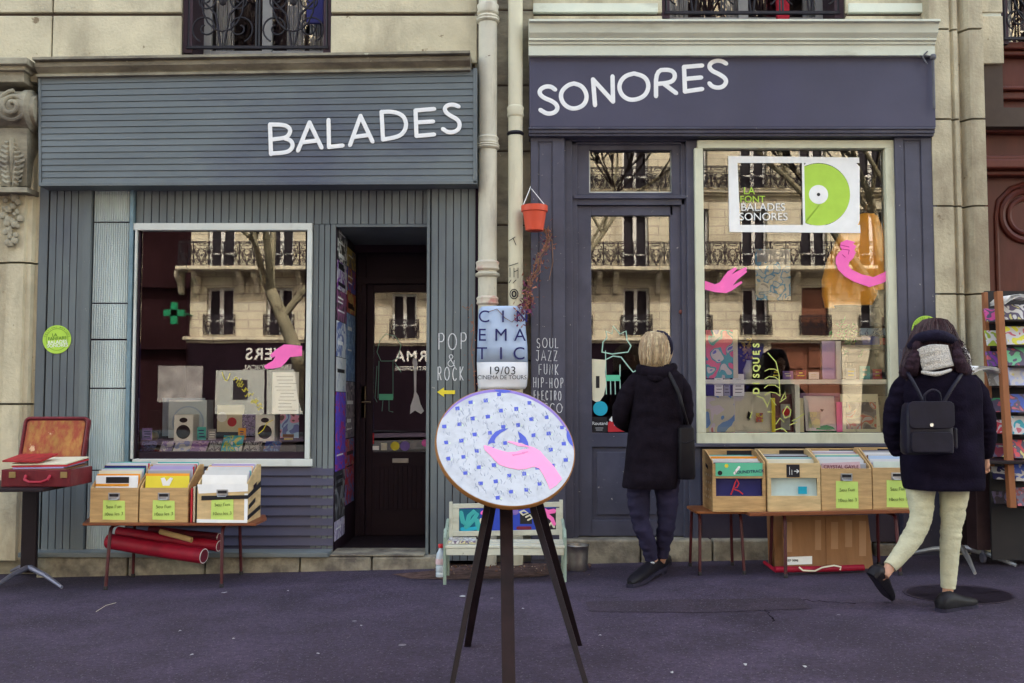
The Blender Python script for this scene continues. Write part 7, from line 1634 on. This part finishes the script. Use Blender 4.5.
blond = hairmat('blond_hair', (.40, .29, .18), (.11, .06, .04), (60, 60, 1.5))
def hair(rows_, Y, mat, t, seed, amp=.06, name='hair', nst=0):
    rg = []
    for r in rows_: py, a, b, d, yo = r; c = W((a+b)/2, py, Y+yo); rg.append((c.x, c.y, c.z, (W(b, py, Y).x-W(a, py, Y).x)/2, d))
    out = []
    for i in range(len(rg)-1):
        for k in range(4):
            q = k/4; out.append(tuple(x_+(y_-x_)*q for x_, y_ in zip(rg[i], rg[i+1])))
    out.append(rg[-1]); mb = MB(); n = 96; rn = random.Random(seed); ph = [rn.uniform(-1, 1) for _ in range(n)]
    for ri, (cx_, cy_, cz_, rx_, ry_) in enumerate(out):
        for j in range(n):
            w = 2*math.pi*j/n; g = 1+amp*(ph[j]*.5+.8*noise.noise(V((math.cos(w)*5+seed, math.sin(w)*5, cz_*3)))+.4*noise.noise(V((j*.7, seed, cz_*6)))); dz = .05*ph[(j*7) % n] if ri >= len(out)-2 else 0
            mb.v.append(V((cx_+rx_*math.cos(w)*g, cy_+ry_*math.sin(w)*g, cz_+dz)))
    for i in range(len(out)-1):
        for j in range(n): mb.f.append((i*n+j, i*n+(j+1) % n, (i+1)*n+(j+1) % n, (i+1)*n+j))
    mb.f.append(tuple(range(n-1, -1, -1))); e = (len(out)-1)*n; mb.f.append(tuple(e+j for j in range(n)))
    # loose strands
    for k in range(nst):
        j = rn.randrange(n); i0 = rn.randrange(2, len(out)-6); q = []
        for i in range(i0, len(out), 2): p = mb.v[i*n+j]; c_ = V(out[i][:3]); q.append(c_+(p-c_)*(1.03+.02*math.sin(i*.5+j))+V((rn.uniform(-.004, .004), rn.uniform(-.004, .004), 0)))
        if len(q) > 2: q.append(q[-1]+V((rn.uniform(-.012, .012), 0, -.02))); mb.tube(q, [.0032]*(len(q)-1)+[.0006], 4)
    o = mb.build(name, mat, t, smooth=True)
    if nst:
        m2 = MB()
        for k in range(nst*4):
            j = rn.randrange(n); i0 = rn.randrange(1, len(out)-5); i1 = min(len(out)-1, i0+rn.randrange(4, 14)); q = []; ph2 = rn.uniform(0, 6); sw = rn.uniform(-.10, .10)
            for i in range(i0, i1+1):
                c_ = V(out[i][:3]); w = 2*math.pi*(j+rn.uniform(-.1, .1))/n+sw*(i-i0)/8; q.append(c_+V((out[i][3]*math.cos(w), out[i][4]*math.sin(w), 0))*(1.035+.02*math.sin(i*.4+ph2)))
            if i1 == len(out)-1: q.append(q[-1]+V((rn.uniform(-.018, .018), rn.uniform(-.01, .01), -rn.uniform(.01, .045))))
            m2.tube(q, [.0022]*(len(q)-1)+[.0006], 4)
        m2.build('loose_strands', dark_str if name_dark else pale_str, t)
    return o
pale_str = M('pale_blond_strand', (.50, .40, .26), .4, .45, 40); dark_str = M('dark_red_strand', (.030, .010, .014), .4, .4, 40); name_dark = False
hair([(331,652,660,.02,.03),(333,647,665,.06,.02),(337,644,668,.083,.01),(344,641.5,669.5,.098,-.005),(352,641,669.5,.10,-.012),(359,641.5,668,.092,-.02),(364,642,666,.08,-.02),(367,645,663,.062,-.02)], Y1, blond, w1, 3, .17, nst=260)
hb_ = MB(); limb(hb_, [P(657, 331.5, -.02), P(665, 334, -.04), P(670, 341, -.05), P(671.5, 349, -.04), P(670, 356, -.02)], [.010, .014, .015, .013, .009], 10); hb_.build('headband', M('midnight_band', (.012, .010, .03), .7), w1, smooth=True)
bagm = M('black_leather_bag', (.007, .0055, .009), .5, .3, 8, .15, 20, spec=.2)
bg_ = MB(); a_, b_ = P(677, 479, -.10), P(694, 425, -.10); bg_.loft([(lerp(a_.x, b_.x, .5), a_.y+.05, z_2, (b_.x-a_.x)/2*k_, .10*k_) for z_2, k_ in ((b_.z, .7), (b_.z-.02, .97), (b_.z-.12, 1.05), (a_.z+.02, 1.1), (a_.z, 1.0))], 24, 4, .03, 2)
bgo = thing('shoulder_bag', P(686, 479, -.05), 'black leather shoulder bag hanging at the right hip of the blond woman', 'bag'); bg_.build('bag_body', bagm, bgo, smooth=True)
ss = MB(); limb(ss, [P(668, 372, -.12), P(678, 392, -.17), P(683, 410, -.17), P(688, 427, -.06)], [.014, .014, .013, .012], 8); ss.build('strap', bagm, bgo, smooth=True)
flp = MB(); flp.tube([P(677.5, 441, -.165), P(686, 443, -.172), P(694.5, 440, -.16)], .004, 6); flp.build('flap_edge', INK['grey'] if 0 else bagm, bgo, smooth=True)
jn = M('dark_navy_jeans', (.016, .013, .036), .85, .35, 6, .25, 50)
tr_ = MB(); limb(tr_, *LG1['l'], 18, .012, 2); limb(tr_, *LG1['r'], 18, .012, 7); tr_.build('trousers', jn, w1, smooth=True)
blk_s = M('black_shoe', (.007, .006, .010), .5, .3, 10, .1, spec=.2); sl_m = M('dark_rubber_sole', (.02, .017, .035), .7, spec=.2)
s1 = MB(); shoe(s1, h1+V((0, 0, .015)), t1_+V((0, 0, .015)), .10, .046); so_ = s1.build('shoe', blk_s, w1, smooth=True); s1 = MB(); sole(s1, h1, t1_, .05); s1.build('sole', sl_m, so_)
s1 = MB(); shoe(s1, h2+V((0, 0, .015)), t2_+V((0, 0, .015)), .10, .043); so_ = s1.build('shoe', blk_s, w1, smooth=True); s1 = MB(); sole(s1, h2, t2_, .045); s1.build('sole', sl_m, so_)
bk_ = MB(); bk_.ball(P(652.5, 563, -.075), .012, 8, (1.3, .5, .8)); bk_.build('silver_tag', steel, w1, smooth=True)
ph_ = MB(); pc_ = P(652, 416, .36); ph_.box(pc_.x-.036, pc_.x+.036, pc_.y, pc_.y+.009, pc_.z-.07, pc_.z+.07); tag(ph_.build('phone', INK['black'], bevel=.004, origin=pc_), 'black phone held in front of the blond woman', 'phone')

# ---- woman walking past with the backpack
Y2 = 5.78
w2 = thing('person', gp(955, 612), 'dark haired woman in a long navy coat and cream jeans walking past with a backpack', 'person')
def P(a, b, y=0): return W(a, b, Y2+y)
hc = P(935, 345, .05)
J = dict(pelvis=P(940, 478), waist=P(939, 440), chest=P(938, 398), neck=P(936, 370, .02), shl=P(909, 386), ell=P(897, 425), wrl=P(904, 452, .10), shr=P(968, 386), elr=P(984, 425), wrr=P(984, 455, .10),
         hipl=P(920, 487), knl=P(919, 527, -.02), anl=P(887, 573, -.12), toel=P(884, 596, -.02), hipr=P(953, 487), knr=P(950, 535, .0), anr=P(948.5, 598, -.0), toer=gp(966, 608)+V((0, .05, .03)))
LG2 = dict(l=([P(925, 470), P(920.5, 492), P(921, 517, -.03), P(912, 538, -.05), P(900, 555, -.085), P(890, 567, -.11)], [.088, .080, .060, .058, .047, .038]), r=([P(952, 470), P(954, 492), P(951.5, 525, -.0), P(950, 545, .0), P(949, 570, 0), P(948, 588, 0)], [.090, .083, .060, .056, .047, .039]))
toeL = gp(889, 602)+V((0, 0, .01)); heelL = P(870.5, 575, -.16); upL = V((.78, .45, .35)).normalized(); hR, tR = gp(939, 612)+V((0, 0, 0)), gp(975, 606)+V((0, 0, 0))
LG2['l'][0].append(P(884, 576, -.13)); LG2['l'][1].append(.034); LG2['r'][0].append(P(946.5, 599, 0)); LG2['r'][1].append(.034)
J.update(heell=heelL, toel=toeL, upl=upL, heelr=hR, toer=tR, upr=UPZ)
person_body(w2, J, LG2, None, hc, V((.35, 1, 0)), .98); face(w2, hc, V((.35, 1, 0)), .98)
navy = M('navy_wool_coat', (.0075, .0055, .014), .95, .3, 14, .3, 90, spec=.06)
cm = silh([(368,918,958,.10,.01),(374,908,968,.14,0),(382,900,976,.165),(395,899,979,.175),(415,901,979,.18),(440,902,979,.19),(465,903,980,.20),(484,905,980,.205),(488.5,906,979,.20)], Y2, .06, 9, .016)
wrinkle(cm, .020, (5, 5, 9), seed=5); limb(cm, [P(908, 380), P(899, 395), P(893.5, 420), P(894.5, 440, .03), P(899, 452, .06)], [.055, .060, .058, .054, .046], 16, .012, 1); limb(cm, [P(967, 380), P(977, 395), P(984.5, 420), P(986, 440, .02), P(984.5, 455, .07)], [.058, .066, .064, .056, .046], 16, .012, 5)
cm.build('coat', navy, w2, smooth=True)
hp = MB(); 
name_dark = True
dark_h = hairmat('dark_auburn_hair', (.035, .010, .014), (.012, .006, .010))
hair([(318,931,938,.02,.05),(320,924,945,.06,.04),(326,917,951,.09,.03),(335,913,955,.11,.01),(345,909,959,.115,-.0),(355,908,960,.118,-.015),(366,905,964,.11,-.03),(374,906,963,.09,-.03)], Y2, dark_h, w2, 8, .12, nst=200)
furm = M('dark_fur_trim', (.028, .014, .024), .95, .5, 40, .8, 60)
fm2 = MB(); limb(fm2, [P(905, 373, -.03), P(910, 370, -.10), P(914, 360, -.13), P(917, 348, -.12), P(920, 338, -.09)], [.035, .045, .038, .026, .016], 14, .014, 1); limb(fm2, [P(966, 372, -.03), P(962, 369, -.10), P(958.5, 360, -.13), P(956, 348, -.12), P(951, 338, -.09)], [.035, .045, .038, .026, .016], 14, .014, 2)
rn = random.Random(6)
for i in range(900):
    q = rn.random(); b = (P(906+q*12, 374-q*30, -.05-.06*q) if i % 2 else P(965-q*10, 373-q*30, -.05-.06*q))+V((rn.uniform(-.04, .04), rn.uniform(-.05, .0), rn.uniform(-.03, .03))); fm2.tube([b, b+V((rn.uniform(-.02, .02), -.012, rn.uniform(-.03, .01)))], [.002, .0004], 3)
fm2.build('hood_trim', furm, w2, smooth=True)
hb2 = MB(); limb(hb2, [P(911, 346, -.02), P(920, 338, -.12), P(936, 335, -.155), P(950, 339, -.12), P(957, 346, -.02)], [.024, .030, .032, .029, .022], 14, .010, 2); hb2.build('hood', M('navy_knit_hood', (.008, .006, .022), .9, .3, 30, .5, 80), w2, smooth=True)
knit = M('grey_white_knit', (.50, .48, .46), .95, .35, 120, .9, 140)
scm = MB(); nn = 14; vs = []
for j in range(9):
    for i in range(nn+1):
        t_ = i/nn; px = 917+j*.75+(31)*t_; py = 349.5+j*2.6-t_*4.5-2.5*math.sin(t_*math.pi)*(1-j/8)+(j/8)*2.2*(1-t_)
        q = P(px, py, -.155-.035*math.sin(t_*math.pi)+.004*math.sin(j*2.3)+.003*math.sin(i*2.1+j)); vs.append(q)
for j in range(8):
    for i in range(nn): a = j*(nn+1)+i; scm.f.append((a, a+1, a+nn+2, a+nn+1))
scm.v = vs; so_ = scm.build('scarf', knit, w2, smooth=True); sm = so_.modifiers.new('thick', 'SOLIDIFY'); sm.thickness = .02; sm.offset = 1
sc2 = MB(); limb(sc2, [P(962, 348, -.06), P(966, 356, -.08), P(969, 366, -.08)], [.018, .022, .014], 10, .004, 2); limb(sc2, [P(921, 372, -.165), P(936, 374, -.19), P(951, 370, -.165)], [.008, .014, .008], 10, .003, 2); sc2.build('scarf_end', knit, w2, smooth=True)
# backpack
bp = thing('backpack', P(931, 455, -.25), 'small dark navy leather backpack on the walking woman, with one silver clasp', 'backpack'); bpm = M('navy_leather', (.009, .008, .020), .45, .3, 10, .12, 25, spec=.2)
xa, xb = P(906, 440, -.3).x, P(955, 440, -.3).x; xc = (xa+xb)/2; hw = (xb-xa)/2; zt2, zb3 = P(930, 402, -.3).z, P(930, 455, -.3).z; yc = Y2-.25
m2 = MB(); m2.loft([(xc, yc, z_3, hw*k1, .062*k2) for z_3, k1, k2 in ((zt2-.004, .80, .75), (zt2-.02, .9, .95), (zt2-.10, .97, 1.05), (zb3+.05, 1.0, 1.12), (zb3+.012, .98, 1.05), (zb3, .9, .8))], 40, 5, .02, 4); m2.build('pack_body', bpm, bp, smooth=True)
m2 = MB(); fp2 = rrect(xc-hw*.93, xc+hw*.93, zt2-.145, zt2+.004, .03); m2.prism(fp2, yc-.078, yc-.066); m2.build('flap', bpm, bp, bevel=.004); m2 = MB(); m2.prism(rrect(xc-hw*.85, xc+hw*.85, zb3+.015, zt2-.165, .02), yc-.076, yc-.062); m2.build('front_pocket', bpm, bp, bevel=.004)
m2 = MB(); m2.lathe([(.001, -.006), (.010, -.006), (.012, 0)], (xc-.005, yc-.078, zt2-.125), 14, ax='y'); m2.xf(Matrix.Identity(4)); m2.build('clasp', M('bright_steel', (.7, .72, .75), .2, metal=1), bp, smooth=True)
m2 = MB(); m2.box(xc+hw*.98, xc+hw*1.18, yc-.04, yc+.04, zb3+.03, zb3+.15); m2.build('side_pocket', bpm, bp, bevel=.012)
m2 = MB(); limb(m2, [P(925, 403, -.28), P(925, 395, -.29), P(932, 390, -.29), P(939, 393, -.29), P(941, 403, -.28)], [.007]*5, 8); m2.build('handle', bpm, bp, smooth=True)
for (a, b, c_, d_3) in ((923, 402, 909, 373), (944, 402, 960, 374)):
    m2 = MB(); limb(m2, [P(a, b, -.22), P((a+c_)/2, (b+d_3)/2, -.205), P(c_, d_3+2, -.16), P(c_-2 if c_ < 930 else c_+2, d_3-1, -.05)], [.011]*4, 8); m2.build('shoulder_strap', bpm, bp, smooth=True)
cream_j = M('cream_denim', (.50, .49, .36), .85, .1, 10, .4, 90, grime=(.36, .34, .25), gscale=5, gth=.5, gst=(1, 1, 3))
tr_ = MB(); limb(tr_, LG2['l'][0][:-1], LG2['l'][1][:-1], 20, .0, 2); limb(tr_, LG2['r'][0][:-1], LG2['r'][1][:-1], 20, .0, 7)
for i, v in enumerate(tr_.v):
    fz = noise.noise(V((v.x*4, v.y*6, v.z*34)))+.6*noise.noise(V((v.x*8+3, v.y*8, v.z*70))); kn = math.exp(-((v.z-P(935, 520).z)/.09)**2)+.35; tr_.v[i] = v+V((.45, -1, 0))*.0085*fz*kn
tr_.build('jeans', cream_j, w2, smooth=True)
# raised rear foot on its toe, and the standing foot
shf = MB(); shoe(shf, heelL, toeL, .095, .046, upL); sfo = shf.build('shoe', blk_s, w2, smooth=True)
anL = P(888.5, 570, -.11); ak = MB(); 
shf = MB(); shoe(shf, hR+V((0, 0, .012)), tR+V((0, 0, .012)), .095, .047); sfo2 = shf.build('shoe', blk_s, w2, smooth=True); shf = MB(); sole(shf, hR, tR, .047, th=.018); shf.build('sole', sl_m, sfo2)
